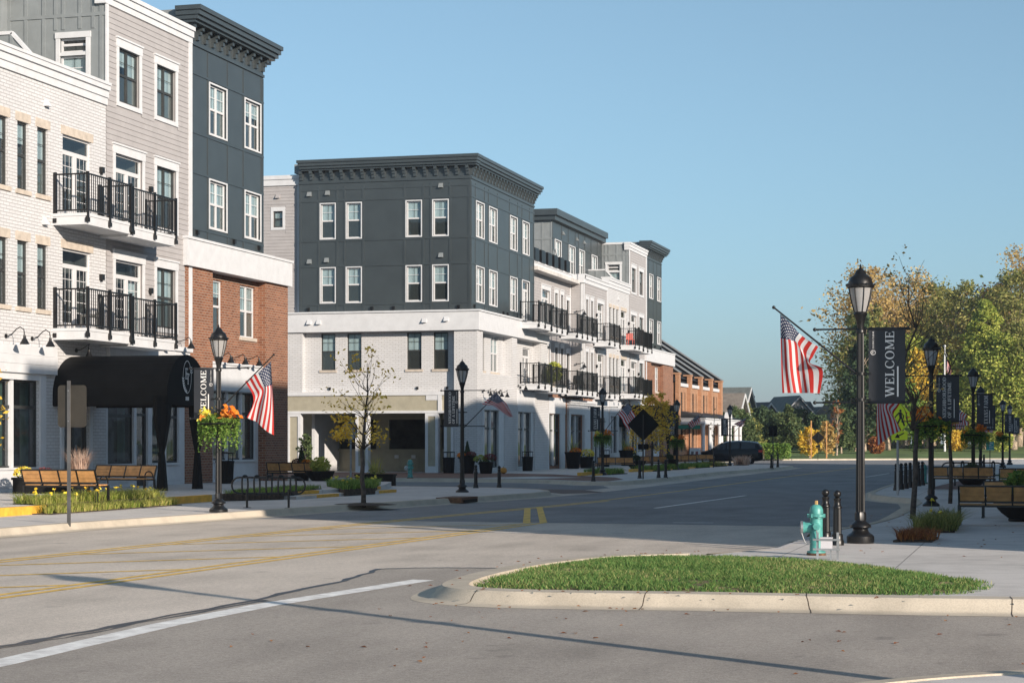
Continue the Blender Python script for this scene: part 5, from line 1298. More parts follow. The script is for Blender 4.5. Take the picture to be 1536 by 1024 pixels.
FX.box(mb, 113.4, 117.45, 0, .1, 3.1, 4.15); FX.box(mb, 113.4, 113.65, 0, .08, .1, 3.1); FX.box(mb, 116.55, 117.4, 0, .08, .1, 3.1); B2.part(mb, 'shopfront', m_white)
for y in (103.2, 104.6, 108, 109.5, 111, 114.5, 115.6, 116.6): gooseneck(B2, -25.7, y, 4.35, .38, .04)
for zs in (7.77, 4.6):
    balcony(B2, 96.4, 99.05, zs, right=True); balcony(B2, 99.12, 102.65, zs - .08, left=False); balcony(B2, 105.0, 110.1, zs - .1); balcony(B2, 113.5, 116.4, zs - .12)
mb = MB(); mb.box(-38, -26.9, 100.3, 117.5, 0, 10.9); mb.box(-35, -27.35, 95.8, 100.6, 0, 7.9); mb.box(-34.9, -27.3, 90.0, 100.8, 7.9, 14.8); mb.box(-38, -28.2, 111, 124, 11, 14.7); mb.box(-35.4, -26.5, 89.3, 100.7, 14.85, 15.3); mb.box(-35.5, -26.9, 89.9, 95.7, 4.0, 7.9); mb.box(-44, -35.1, 89.9, 100, 4, 14.5); B2.part(mb, 'rear_body', m_mid)
# ------------------------------------------------------------------ orange brick hall further along
B3 = Bld('brick_hall', 'low orange brick hall with a dark metal roof and a white columned porch', 'building', (-30, 151, 0))
m_metal = plain('dark_metal_roof', (.016, .019, .022), .6, var=.06); m_seam = plain('roof_seam', (.26, .28, .29), .5, .2, var=.03)
F3 = Fc('x', -25.8, 1); Y0, Y1 = 141.0, 161.4
W_ = []
for k in range(4):
    y = 141.6 + k * 5.0
    for (a, b) in ((.5, 1.05), (1.6, 2.6), (3.2, 3.75)):
        W_.append(((y + a, y + b, 3.75, 5.35), 'dh', m_dframe, None)); W_.append(((y + a, y + b, .9, 2.75), 'dh', m_dframe, None))
mb = MB(); wall(mb, F3, Y0, Y1, 0, 6.05, [w[0] for w in W_]); mb.quad((-25.8, Y1, 0), (-40, Y1, 0), (-40, Y1, 6.0), (-25.8, Y1, 6.0)); mb.quad((-25.8, Y0, 0), (-40, Y0, 0), (-40, Y0, 6.0), (-25.8, Y0, 6.0))
for k in range(5):
    y = 141.25 + k * 4.97; F3.box(mb, y - .36, y + .36, 0, .28, 0, 6.62); F3.box(mb, y - .41, y + .41, -.3, .33, 6.62, 6.74)
B3.part(mb, 'wall', m_obrick)
for w in W_: window(B3, F3, *w, blind=0)
mb = MB()
for k in range(4): y = 141.25 + k * 4.97; F3.box(mb, y + .42, y + 4.55, 0, .12, 5.78, 6.03)
B3.part(mb, 'eave_board', m_white)
mb = MB(); ex, ez, rx, rz = -25.75, 6.35, -34.5, 12.2
for (a, b) in (((ex, ez), (rx, rz)), ((rx, rz), (2 * rx - ex, ez))):
    mb.quad((a[0], Y0 - .3, a[1]), (a[0], Y1 + .35, a[1]), (b[0], Y1 + .35, b[1]), (b[0], Y0 - .3, b[1])); mb.quad((a[0], Y0 - .3, a[1] - .25), (a[0], Y1 + .35, a[1] - .25), (b[0], Y1 + .35, b[1] - .25), (b[0], Y0 - .3, b[1] - .25))
for y in (Y0 - .3, Y1 + .35): mb.add([(ex, y, ez), (rx, y, rz), (rx, y, rz - .3), (ex, y, ez - .3)], [(0, 1, 2, 3)]); mb.add([(ex, y - .4 if y > 150 else y + .4, ez - .2), (rx, y - .4 if y > 150 else y + .4, rz - .2), (2 * rx - ex, y - .4 if y > 150 else y + .4, ez - .2)], [(0, 1, 2)])
rf = B3.part(mb, 'roof', m_metal)
for k in range(5):
    y = 141.25 + k * 4.97; mb = MB(); d_ = Vector((rx - ex, 0, rz - ez)).normalized(); n_ = Vector((-d_.z, 0, d_.x)) * (1 if d_.x > 0 else -1); n_ = Vector((abs(d_.z), 0, abs(d_.x)))
    A_, B_ = Vector((ex, y, ez)), Vector((rx, y, rz)); mb.obox((A_ + B_) / 2 + n_ * .22, (B_ - A_) / 2, (0, .2, 0), n_ * .24); mb.obox((A_ + B_) / 2 + n_ * .50, (B_ - A_) / 2, (0, .32, 0), n_ * .045, 1); B3.part(mb, 'fire_wall_coping', [m_metal, m_seam], rf)

mb = MB(); px = -23.75
mb.box(-25.8, px, 141.8, 161.2, 2.95, 3.32); mb.box(-25.8, px + .1, 141.7, 161.3, 3.32, 3.42); por = B3.part(mb, 'porch_entablature', m_white)
mb = MB(); mb.add([(px + .16, 141.6, 3.43), (px + .16, 161.4, 3.43), (-25.79, 161.4, 3.95), (-25.79, 141.6, 3.95)], [(0, 1, 2, 3)]); mb.add([(px + .16, 141.6, 3.43), (-25.79, 141.6, 3.95), (-25.79, 141.6, 3.43)], [(0, 1, 2)]); B3.part(mb, 'porch_roof', m_metal)
for y in (142.2, 145.3, 146.3, 149.8, 150.8, 154.2, 155.2, 157.9, 158.8, 160.7):
    mb = MB(); mb.box(px - .36, px - .02, y - .17, y + .17, .1, .3); mb.lathe([(.145, .3), (.15, .35), (.13, 2.7), (.16, 2.78), (.16, 2.95)], px - .19, y, 16); B3.part(mb, 'porch_column', m_white, smooth=True)
mb = MB()
for i in range(9):
    a = math.pi * i / 8; b = math.pi * (i + 1) / 8
    if i < 8: mb.add([(px + .12, 153.7 + .75 * math.cos(a), 3.3 + .72 * math.sin(a)), (px + .12, 153.7 + .75 * math.cos(b), 3.3 + .72 * math.sin(b)), (px - .3, 153.7 + .75 * math.cos(b), 3.3 + .72 * math.sin(b)), (px - .3, 153.7 + .75 * math.cos(a), 3.3 + .72 * math.sin(a)), (px + .12, 153.7, 3.3)], [(0, 1, 2, 3), (0, 1, 4)])
B3.part(mb, 'porch_gable', m_white)
mb = MB(); px2 = -23.15
for z in (.25, .95): mb.bar((px2, 140, z + .1), (px2, 161, z + .1), .04)
for k in range(53): mb.bar((px2, 140 + k * .4, .3), (px2, 140 + k * .4, 1.05), .025 if k % 5 else .06)
fn = thing('fence', 'low black metal railing in front of the brick hall porch', 'fence', (px2, 150, .13)); mb.build('railing', m_black, fn, off=(px2, 150, .13))

# ------------------------------------------------------------------ houses beyond the end of the street
m_roofs = {'taupe': plain('taupe_shingle', (.19, .165, .14), .9, var=.12, sc=2), 'dark': plain('charcoal_shingle', (.085, .088, .095), .9, var=.12, sc=2), 'green': plain('grey_green_shingle', (.12, .135, .13), .9, var=.12, sc=2), 'brown': plain('brown_shingle', (.25, .19, .14), .9, var=.12, sc=2)}
m_walls = {'grey': plain('pale_grey_wall', (.40, .41, .42), .8, var=.05), 'blue': plain('blue_grey_wall', (.20, .235, .27), .8, var=.05), 'cream': plain('cream_wall', (.52, .48, .43), .8, var=.05), 'white': plain('off_white_wall', (.55, .545, .53), .8, var=.05), 'slate': plain('slate_wall', (.10, .115, .13), .8, var=.05)}
def house(label, x, y, w, d, hw, hr, rz, wall_, roof, chim=None, tower=None, porch=False, dorm=False):
    t = thing('house', label, 'house', (x, y, 0), R(rz), 'houses beyond the lawn')
    mb = MB(); mb.box(-w / 2, w / 2, -d / 2, d / 2, 0, hw)
    for s in (-1, 1): mb.add([(-w / 2, s * d / 2, hw), (w / 2, s * d / 2, hw), (0, s * d / 2, hr)], [(0, 1, 2)])
    mb.build('wall', m_walls[wall_], t)
    o = .45; k = (hr - hw) / (w / 2); mb = MB(); rk = MB()
    for s in (-1, 1):
        a, b = (s * (w / 2 + o), hw - o * k), (0, hr)
        for dz in (.12, .30): mb.quad((a[0], -d / 2 - o, a[1] + dz), (a[0], d / 2 + o, a[1] + dz), (b[0], d / 2 + o, b[1] + dz), (b[0], -d / 2 - o, b[1] + dz))
        mb.quad((a[0], -d / 2 - o, a[1] + .12), (a[0], d / 2 + o, a[1] + .12), (a[0], d / 2 + o, a[1] + .3), (a[0], -d / 2 - o, a[1] + .3))
        for e in (-d / 2 - o, d / 2 + o): rk.obox(((a[0] + b[0]) / 2, e + (.02 if e > 0 else -.02), (a[1] + b[1]) / 2 + .1), ((b[0] - a[0]) / 2, 0, (b[1] - a[1]) / 2), (0, .05, 0), (0, 0, .13))
    rf = mb.build('roof', m_roofs[roof], t)
    for h_ in (0, 1):
        r2 = MB()
        for q in (h_, h_ + 2): r2.add(rk.v[q * 8:q * 8 + 8], [(0, 3, 2, 1), (4, 5, 6, 7), (0, 1, 5, 4), (1, 2, 6, 5), (2, 3, 7, 6), (3, 0, 4, 7)])
        r2.build('gable_trim', m_white, t)
    if chim:
        mb = MB(); mb.box(chim[0] - .28, chim[0] + .28, chim[1] - .28, chim[1] + .28, hr - 2.5, hr + chim[2]); mb.box(chim[0] - .36, chim[0] + .36, chim[1] - .36, chim[1] + .36, hr + chim[2] - .3, hr + chim[2] - .1); mb.build('chimney', m_rbrick if chim[2] < 1 else m_dark, rf)
    for fz in (.9, 3.1):
        if fz + 1.5 > hw + .4: continue
        for i in range(max(2, int(w / 3))):
            u = -w / 2 + w * (i + .5) / max(2, int(w / 3)); mb = MB(); mb.box(u - .55, u + .55, -d / 2 - .05, -d / 2 + .02, fz, fz + 1.5); wn_ = mb.build('window', m_white, t); g = MB(); g.box(u - .45, u + .45, -d / 2 - .07, -d / 2 - .04, fz + .1, fz + 1.4); g.box(u - .47, u + .47, -d / 2 - .08, -d / 2 - .03, fz + .73, fz + .78, 1); g.build('pane', [m_dark, m_white], wn_)
        for i in range(max(2, int(d / 4))):
            v = -d / 2 + d * (i + .5) / max(2, int(d / 4))
            for s in (-1, 1): mb = MB(); mb.box(s * (w / 2 + .05), s * (w / 2 - .02), v - .5, v + .5, fz, fz + 1.5); mb.box(s * (w / 2 + .07), s * (w / 2 + .04), v - .4, v + .4, fz + .1, fz + 1.4, 1); mb.build('window', [m_white, m_dark], t)
    if hr - hw > 2.2: mb = MB(); mb.box(-.5, .5, -d / 2 - .05, -d / 2 + .02, hw + .3, hw + 1.4); mb.box(-.4, .4, -d / 2 - .07, -d / 2 - .04, hw + .4, hw + 1.3, 1); mb.build('attic_window', [m_white, m_dark], t)
    if tower:
        tx, ty, tw, th = tower; mb = MB(); mb.box(tx - tw, tx + tw, ty - tw, ty + tw, 0, th); mb.build('tower', m_walls[wall_], t)
        mb = MB(); q = tw + .5; mb.add([(tx - q, ty - q, th), (tx + q, ty - q, th), (tx + q, ty + q, th), (tx - q, ty + q, th), (tx, ty, th + tw * .75)], [(0, 1, 4), (1, 2, 4), (2, 3, 4), (3, 0, 4), (3, 2, 1, 0)]); mb.build('tower_roof', m_roofs[roof], t)
    if porch:
        mb = MB(); mb.box(-w / 2, w / 2, -d / 2 - 2.2, -d / 2 - .05, 2.6, 3.0)
        for i in range(4): x_ = -w / 2 + .2 + (w - .4) * i / 3; mb.box(x_ - .13, x_ + .13, -d / 2 - 2.15, -d / 2 - 1.9, 0, 2.6)
        mb.build('porch', m_white, t)
    if dorm:
        mb = MB(); z = hw + (hr - hw) * .30; xd = w / 2 * .62; mb.box(xd - 1.2, xd + .7, -1.2, 1.2, z - .6, z + 1.3); mb.build('dormer', m_walls[wall_], t)
        mb = MB(); mb.add([(xd - 2, -1.5, z + 1.3), (xd + 1, -1.5, z + 1.3), (xd + 1, 0, z + 2.3), (xd - 2, 0, z + 2.3), (xd + 1, 1.5, z + 1.3), (xd - 2, 1.5, z + 1.3)], [(0, 1, 2, 3), (3, 2, 4, 5), (1, 4, 2)]); mb.build('dormer_roof', m_roofs[roof], t)
    return t
def at(px, Y):                                  # x of the point seen at picture column px (1536 wide) at depth Y along the street
    xp = (px - 768) / 2900.; c, s = .96500, .26224; Z = Y / (xp * s + c); return Z * (xp * c - s)
house('pale gabled house with a taupe roof right behind the brick hall', at(1067, 192), 192, 5.2, 6.0, 3.9, 6.2, 86, 'grey', 'taupe', (-1.0, 2, .5))
house('tall dark roofed white house behind the taupe roofed house', at(1072, 214), 214, 6.0, 7.5, 4.6, 7.4, 84, 'white', 'green', (-3, 0, .2))
house('blue grey house with a dark chimney on its long slate roof', at(1133, 228), 228, 5.4, 6, 3.0, 6.0, 40, 'blue', 'dark', (0, 1.0, 1.2))
house('wide pale house with the highest white trimmed gable', at(1180, 240), 240, 7, 8, 3.2, 7.0, 28, 'grey', 'green', dorm=True)
house('pale house with a square hip roofed tower', at(1200, 250), 250, 8, 9, 3.0, 5.8, 40, 'cream', 'green', tower=(3.0, -4.5, 1.6, 5.7))
house('small pale house with a dark flat dormer right of the tower', at(1240, 262), 262, 6, 6, 3.0, 5.6, 70, 'grey', 'dark')
house('slate blue house with a brown lit roof slope by the tall green tree', at(1264, 238), 238, 6.5, 7, 2.8, 6.0, 40, 'slate', 'brown', dorm=False)
house('cream house half hidden behind trees at the right of the slate house', at(1300, 262), 262, 8, 8, 3.2, 5.8, 30, 'cream', 'brown')
house('low slate roofed house tucked between the chimney house and the high gable', at(1152, 262), 262, 8, 8, 3.6, 6.4, 95, 'blue', 'dark')

# ------------------------------------------------------------------ the row across the street (stands right of the picture; shades the road)
def row(label, x0, x1, y0, y1, h, mw):
    B = Bld('apartment_building', label, 'building', (x0 + 4, (y0 + y1) / 2, 0)); F = Fc('x', x0, -1); mb = MB()
    mb.box(x0, x1, y0, y1, 0, h - .5); B.part(mb, 'wall', mw)
    mb = MB(); mb.box(x0 - .05, x1, y0 - .05, y1 + .05, h - .55, h); mb.box(x0 - .08, x0 + .3, y0 - .04, y1 + .04, 4.0, 4.5); B.part(mb, 'parapet', m_white)
    n = max(1, int((y1 - y0) / 4.2)); q = MB(); g = MB()
    w0 = None
    for k in range(n):
        y = y0 + (y1 - y0) * (k + .5) / n
        for z in ((.8, 5.2, 8.3, 11.3) if h > 13 else (.8, 5.2, 8.3)):
            hh, ww = (2.4, 1.5) if z < 1 else (1.8, .75)
            if w0 is None or z < 1:
                mb = MB(); F.box(mb, -ww, ww, -.05, .04, 0, hh); F.box(mb, -ww + .1, ww - .1, .03, .05, .1, hh - .1, 1); w_ = mb.build('window', [m_white, m_shop], B.r, off=(0, 0, 0))
                if z > 1: w0 = w_
                w_.location = (-B.off[0], y - B.off[1], z)
            else:
                w_ = w0.copy(); C.objects.link(w_); w_.parent = B.r; w_.location = (-B.off[0], y - B.off[1], z)
    return B
row('brick apartment row across the street, its corner by the grass island', 6.0, 21, 22.4, 75.5, 15.7, m_rbrick)
row('lower grey apartment row across the street between two taller ones', 6.0, 21, 75.6, 80.2, 11.9, m_grey)
row('white brick apartment row across the street, farthest from the grass island', 6.0, 21, 80.3, 117.5, 15.7, m_wbrick)
# ------------------------------------------------------------------ placing the furniture
L0 = make_lamp('nearest black street lamp right of the road, rising between a flag and a WELCOME banner'); L0.location = (-2.49, 28.55, .13); L0.scale = (1.02,) * 3
lamps = {'R1': L0}
for k, (p, lab) in {'L1': ((-16.59, 37.56, .09), 'black street lamp on the left pavement in front of the orange brick base'),
    'L2': ((-16.32, 54.48, .06), 'black street lamp at the near corner of the side street'),
    'L3': ((-18.74, 84.39, .1), 'black street lamp in front of the corner block shops beside the big waving flag'),
    'L4': ((-18.55, 101.79, -.06), 'black street lamp beside the second entrance canopy with a green hanging basket'),
    'L5': ((-18.5, 119.92, .0), 'farthest black street lamp on the left side, in front of the dark car'),
    'R2': ((-2.36, 45.49, .07), 'black street lamp on the right beside the low bench with autumn flowers at its middle'),
    'R3': ((-2.05, 65.82, .13), 'black street lamp on the right with the EVANS FARM banner'),
    'R4': ((-2.4, 87.26, .13), 'black street lamp half hidden by the EVANS FARM banner'),
    'R5': ((-1.93, 115.17, .13), 'distant black street lamp with a small WELCOME banner'),
    'R6': ((-1.74, 130.11, .13), 'farthest black street lamp on the right at the edge of the picture'),
    'R0': ((2.15, 10.95, .13), 'black street lamp on the near pavement, throwing a long shadow over the cross street')}.items():
    lamps[k] = dup(L0, p, 0, lab, 1.3 if k == 'R0' else 1.0)
for ch in [c for c in lamps['R0'].children if c.name.startswith('banner_arm')]: bpy.data.objects.remove(ch)
def hang(root, key, sc=None):
    root.location = lamps[key].location; s = lamps[key].scale[0]; root.scale = (s, s, s); return root
bn = {}
for key, lines, side, lab in (('R1', ['WELCOME'], 1, 'dark WELCOME banner on the nearest right street lamp'), ('R2', ['NEIGHBORHOOD', 'OF A LIFETIME'], 1, 'dark two line NEIGHBORHOOD OF A LIFETIME banner on the right side of the street'),
    ('R3', ['EVANS FARM'], 1, 'dark EVANS FARM banner on the right side of the street'), ('L1', ['WELCOME'], -1, 'dark WELCOME banner beside the entrance canopy, above yellow flowers'),
    ('L2', ['NEIGHBORHOOD', 'OF A LIFETIME'], -1, 'dark two line banner in front of the white brick corner'), ('L3', ['EVANS FARM'], -1, 'dark EVANS FARM banner on the left lamp before the shops'), ('L4', ['LIVE', 'PLAY'], -1, 'dark banner with short words in front of the second canopy')):
    bn[key] = hang(make_banner(lines, side, lab), key)
def dupb(src, key, lab):
    d = dup(bn[src], lamps[key].location, 0, lab, 1.0); return d
dupb('R1', 'R5', 'small distant WELCOME banner on the right side of the street'); dupb('R2', 'R6', 'farthest banner at the right edge with two lines of text')
dupb('L1', 'L5', 'distant WELCOME banner beside the brick hall porch'); dupb('R2', 'R4', 'dark banner hanging behind the EVANS FARM banner')

f1 = pxrows([[(85, 100), (84, 240), (88, 400), (94, 640), (105, 850)], [(175, 178), (140, 270), (150, 400), (165, 640), (195, 850)], [(265, 285), (226, 345), (245, 410), (262, 640), (290, 850)],
    [(355, 355), (300, 440), (325, 540), (350, 660), (370, 852)], [(445, 415), (400, 500), (378, 572), (488, 635), (460, 856)]], 1160, 460, 6.4, 1291, 814, 102.8, 0)
fl = {}
fl['R1'] = hang(make_flag('large american flag hanging left of the nearest right street lamp', ((-.03, 2.40), (-1.24, 3.39)), [0, .25, .54, .77, 1], f1, .07, 1), 'R1')
f2 = pxrows([[(1168, 385), (1175, 520), (1182, 660), (1185, 860), (1185, 1086)], [(1105, 435), (1135, 560), (1150, 660), (1140, 850), (1110, 1035)], [(1035, 490), (1085, 590), (1110, 660), (1080, 800), (1040, 975)],
    [(965, 530), (1020, 630), (1055, 690), (1010, 800), (975, 945)], [(900, 575), (955, 660), (1005, 745), (975, 820), (925, 915)]], 230, 480, 6.4, 328, 768, 71.4, 0)
fl['L1'] = hang(make_flag('sunlit american flag hanging in front of the orange brick base on the left', ((.03, 2.2), (1.24, 3.33)), [0, .27, .54, .77, 1], f2, .08, 2), 'L1')
def lerp_rows(a, b):
    return [[(a[i][0] + (b[i][0] - a[i][0]) * u, a[i][1] + (b[i][1] - a[i][1]) * u) for i in range(len(a))] for u in (0, .25, .5, .75, 1)]
U5 = [0, .25, .5, .75, 1]
f3 = pxrows(lerp_rows([(1085, 285), (1160, 370), (1240, 460), (1300, 560), (1360, 660)], [(865, 465), (970, 480), (1080, 497), (1180, 580), (1300, 665)]), 640, 560, 10.24, 693.5, 741, 51, 0)
fl['L2'] = hang(make_flag('american flag blowing out to the right in front of the white brick corner', ((.03, 1.95), (1.16, 3.05)), U5, f3, .12, 3), 'L2')
f4 = pxrows(lerp_rows([(790, 150), (835, 200), (860, 260), (890, 300), (930, 370)], [(640, 300), (700, 370), (745, 440), (775, 500), (800, 555)]), 860, 590, 9.6, 903.7, 714, 33.6, 0)
fl['L3'] = hang(make_flag('american flag half behind the black diamond sign on the left', ((.03, 1.9), (1.0, 3.2)), U5, f4, .15, 4), 'L3')
f5 = pxrows(lerp_rows([(580, 255), (595, 280), (605, 300), (615, 325), (620, 350)], [(440, 368), (448, 385), (453, 400), (459, 415), (465, 432)]), 980, 590, 8.53, 1015.3, 708, 28.1, 0)
fl['L4'] = hang(make_flag('small distant american flag with slanted stripes in front of the brick hall', ((.03, 1.95), (1.35, 3.1)), U5, f5, .1, 5, twist=.9), 'L4')
f6 = pxrows(lerp_rows([(1195, 290), (1180, 320), (1165, 350), (1150, 380), (1120, 415)], [(1090, 345), (1075, 352), (1060, 360), (1045, 368), (1030, 378)]), 980, 590, 8.53, 1094.8, 700, 24.1, 0)
fl['L5'] = hang(make_flag('farthest american flag on the left, in front of the dark trees', ((.03, 1.95), (1.1, 3.15)), U5, f6, .1, 6), 'L5')
f7 = [[(-x, z) for (x, z) in r] for r in f2]
fl['R2'] = hang(make_flag('american flag hanging below and behind the WELCOME banner on the right', ((-.03, 2.1), (-1.3, 3.2)), [0, .27, .54, .77, 1], [[(x * 1.0 - .02, z - .22) for (x, z) in r] for r in f7], .08, 7), 'R2')
for key, lab in (('R3', 'american flag mostly hidden by the two line banner on the right'), ('R4', 'american flag glimpsed between the two dark banners on the right'), ('R5', 'tiny distant american flag on the right side')):
    d = dup(fl['R1'], lamps[key].location, 0, lab, .95)
bk = {}
bk['L1'] = hang(make_basket('big flower basket with yellow and orange blooms over bright trailing green on the left lamp', 1, [(m_fl_yel, (-.22, -.1, 2.10), .17, 55, .055), (m_fl_or, (.26, -.08, 2.12), .2, 70, .085), (m_fl_or, (-.28, -.15, 2.02), .1, 18, .06)]), 'L1')
bk['R2'] = hang(make_basket('shaded flower basket with orange blooms on the right lamp above the bench', 2, [(m_fl_or, (-.2, -.1, 2.12), .28, 150, .07), (m_fl_yel, (.2, -.2, 1.85), .2, 40, .05)]), 'R2')
for src, key, lab in (('L1', 'L3', 'green flower basket on the left lamp before the shop windows'), ('L1', 'L4', 'round green flower basket with a yellow top before the second canopy'), ('L1', 'R3', 'flower basket with yellow blooms under the EVANS FARM banner'), ('R2', 'R4', 'shaded flower basket just right of the one with yellow blooms'), ('R2', 'R5', 'small distant flower basket under the small WELCOME banner')):
    dup(bk[src], lamps[key].location, 0, lab, .9)

bench0 = make_bench('sunlit wooden bench with its back to the road beside the flower bed at the left'); bench0.location = (-20.55, 38.3, ZP); bench0.rotation_euler = (0, 0, R(-4))
for p, rz, lab in (((-22.7, 45.2, ZP), 172, 'sunlit wooden bench facing the road in front of the entrance canopy'), ((-24.65, 62.2, .2), 0, 'shaded wooden bench in front of the brick base at the side street corner'),
    ((-.42, 35.3, .13), 0, 'nearest shaded bench at the right edge, its back to the camera, beside grass clumps'), ((-2.2, 61.5, .13), -3, 'shaded bench on the right behind the second lamp and thin tree trunks'), ((-.15, 58.5, .13), 0, 'shaded bench at the right edge behind the nearest bench'),
    ((-.1, 38.9, .13), 180, 'bench seen only as a top edge right behind the nearest right bench'),
    ((-20.6, 96, .13), 0, 'left one of the shaded benches behind the black diamond sign'), ((-20.2, 103, .13), 0, 'middle shaded bench behind the left bollards'), ((-20.3, 113, .13), 0, 'right shaded bench before the second canopy'), ((-20.6, 121, .13), 0, 'farthest bench beside the white sandwich board')):
    dup(bench0, p, R(rz), lab)
bo0 = make_bollard('right one of the two nearest black ball topped bollards, beside the lamp'); bo0.location = (-2.76, 27.9, .13)
for p, lab in (((-2.99, 28.5, .13), 'black ball topped bollard partly hidden by the teal hydrant'), ((-17.4, 59.6, .09), 'left bollard of the two at the near side street corner'), ((-16.9, 60.6, .05), 'right bollard of the two at the near side street corner'), ((-16.1, 70.9, .13), 'single black bollard at the far corner of the side street'),
    ((-15.6, 77.2, .1), 'black bollard left of the diamond sign post'), ((-15.05, 78.4, .1), 'left bollard of the pair right of the diamond sign'), ((-14.85, 78.9, .1), 'right bollard of the pair right of the diamond sign'),
    ((-14.6, 110, .13), 'left bollard beside the black square sign at the far corner'), ((-14.75, 114, .13), 'right bollard beside the black square sign at the far corner'), ((-3.3, 118, .13), 'distant bollard standing above the bike rack on the right'), ((-2.9, 112, .13), 'distant bollard under the teal sign on the right')):
    dup(bo0, p, 0, lab)
for i in range(7):
    t = i / 6.0
    dup(bo0, (-4.15 + .36 * t, 60.0 + 7.4 * t, .13), 0, ('nearest' if i == 0 else 'farthest' if i == 6 else ('second', 'third', 'middle', 'fifth', 'sixth')[i - 1]) + ' bollard in the row of seven behind the pedestrian sign', 1.05)
hy0 = make_hydrant('sunlit teal fire hydrant with a big capped nozzle at the grass island'); hy0.location = (-2.78, 25.35, .13); hy0.rotation_euler = (0, 0, R(8))
dup(hy0, (-3.85, 69.6, .13), 0, 'shaded teal hydrant at the end of the row of seven bollards', 1.05); dup(hy0, (-24.75, 75.2, .13), R(60), 'green hydrant in front of the dark arcade across the side street', 1.15)
ca0 = make_can('black trash can behind the nearest left lamp, by the brick base'); ca0.location = (-24.7, 56.4, .28)
for p, lab in (((-27.0, 87.9, .14), 'black trash can at the white arcade post'), ((-25.1, 95.4, .13), 'black trash can by the white brick pier of the corner block'), ((-25.0, 113.3, .13), 'black trash can beside the EVANS FARM banner on the left')): dup(ca0, p, 0, lab)
rk0 = make_rack('black looped bike rack on the left pavement beside the nearest left lamp'); rk0.location = (-16.62, 40.35, .13)
dup(rk0, (-2.1, 66.6, .13), R(4), 'black looped bike rack behind the bench on the right', 1.15)
# utility marker box beside the hydrant
ub = thing('utility_box', 'small grey utility box on two galvanised posts in the grass by the hydrant', 'utility box', (-2.55, 24.45, .13), R(4))
mb = MB(); mb.box(-.075, .07, -.05, .05, .12, .27); mb.box(-.08, .075, -.055, .055, .265, .28); mb.build('box', plain('pale_grey_plastic', (.52, .51, .54), .5, var=.03), ub)
for x in (-.115, .135):
    mb = MB(); mb.box(x - .014, x + .014, -.02, .02, -.03, .34); mb.build('post', m_steel, ub)
mb = MB()
for z in (.13, .25): mb.box(-.17, .165, -.058, -.05, z - .012, z + .012); mb.box(-.17, -.155, -.06, .03, z - .012, z + .012)
mb.box(.04, .06, -.04, -.02, -.03, .15); mb.build('rail', m_steel, ub)

# ------------------------------------------------------------------ signs
m_signback = plain('sign_back', (.042, .037, .029), .6, .15, var=.1); m_fluo = plain('fluorescent_yellow', (.80, .95, .03), .6, var=.02); m_blk = plain('black_ink', (.01, .01, .01), .6)
m_green = plain('street_sign_green', (.01, .16, .11), .5, var=.02); m_tealsign = plain('teal_sign', (.04, .32, .30), .5, var=.02)
def rrect(mb, cx, cz, w, h, r, y0, y1, mi=0, rot=0):
    pts = []
    for (sx, sz, a0) in ((1, 1, 0), (-1, 1, 90), (-1, -1, 180), (1, -1, 270)):
        for k in range(5):
            a = R(a0 + k * 22.5); pts.append((sx * (w / 2 - r) + r * math.cos(a), sz * (h / 2 - r) + r * math.sin(a)))
    c, s = math.cos(rot), math.sin(rot); pts = [(cx + p[0] * c - p[1] * s, cz + p[0] * s + p[1] * c) for p in pts]; n = len(pts); o = len(mb.v)
    mb.v += [(p[0], y0, p[1]) for p in pts] + [(p[0], y1, p[1]) for p in pts]
    mb.f += [tuple(range(o, o + n)), tuple(range(o + n, o + 2 * n))] + [(o + i, o + (i + 1) % n, o + n + (i + 1) % n, o + n + i) for i in range(n)]; mb.m += [mi] * (n + 2)
def post(t, h, m=m_steel, w=.045, x=0, y=0):
    mb = MB(); mb.box(x - w / 2, x + w / 2, y - .02, y + .02, -.05, h); mb.build('post', m, t)
sg = thing('road_sign', 'back of a rectangular road sign on a galvanised post at the left kerb', 'road sign', (-16.88, 31.6, .13), group=None); post(sg, 2.58, plain('weathered_post', (.13, .13, .13), .55, .4, var=.12), .055)
mb = MB(); rrect(mb, .05, 2.12, .57, .76, .06, .025, .032); mb.build('panel', m_signback, sg)
mb = MB()
for z in (1.85, 2.4): mb.tube([(0, -.03, z), (0, .03, z)], .012, 6)
mb.build('bolt', m_steel, sg)
ps = thing('pedestrian_sign', 'yellow green pedestrian crossing diamond with an arrow plate on the right', 'road sign', (-3.75, 54.6, .13), R(-14)); post(ps, 2.5, m_steel, .06, 0, .03)
mb = MB(); rrect(mb, .06, 2.16, .61, .61, .05, -.004, .0, 0, R(45)); dm = mb.build('diamond', m_fluo, ps)
mb = MB(); y = -.006
def pg(pts, yy=None): mb.add([(.06 + p[0], yy or y, 2.16 + p[1]) for p in pts], [tuple(range(len(pts)))])
pg([(.03 + .035 * math.cos(a * .628), .185 + .038 * math.sin(a * .628)) for a in range(10)])
pg([(-.02, .14), (.06, .15), (.085, -.01), (.0, -.02)]); pg([(.01, .0), (.055, -.02), (-.05, -.22), (-.10, -.22)], y - .0004); pg([(.03, .0), (.08, -.01), (.13, -.12), (.165, -.24), (.12, -.24), (.08, -.12)], y - .0008)
pg([(-.02, .14), (.02, .12), (-.07, .04), (-.12, -.02), (-.14, .0), (-.09, .07)], y - .0012); pg([(.05, .14), (.08, .12), (.14, .04), (.12, -.05), (.09, -.04), (.105, .03)], y - .0016)
mb.build('symbol', m_blk, dm)
mb = MB(); rrect(mb, .06, 1.66, .46, .25, .03, -.004, .0); pl_ = mb.build('arrow_plate', m_fluo, ps)
mb = MB(); d_ = Vector((-.86, 0, -.42)).normalized(); n_ = Vector((-d_.z, 0, d_.x)); c_ = Vector((.06, -.007, 1.66))
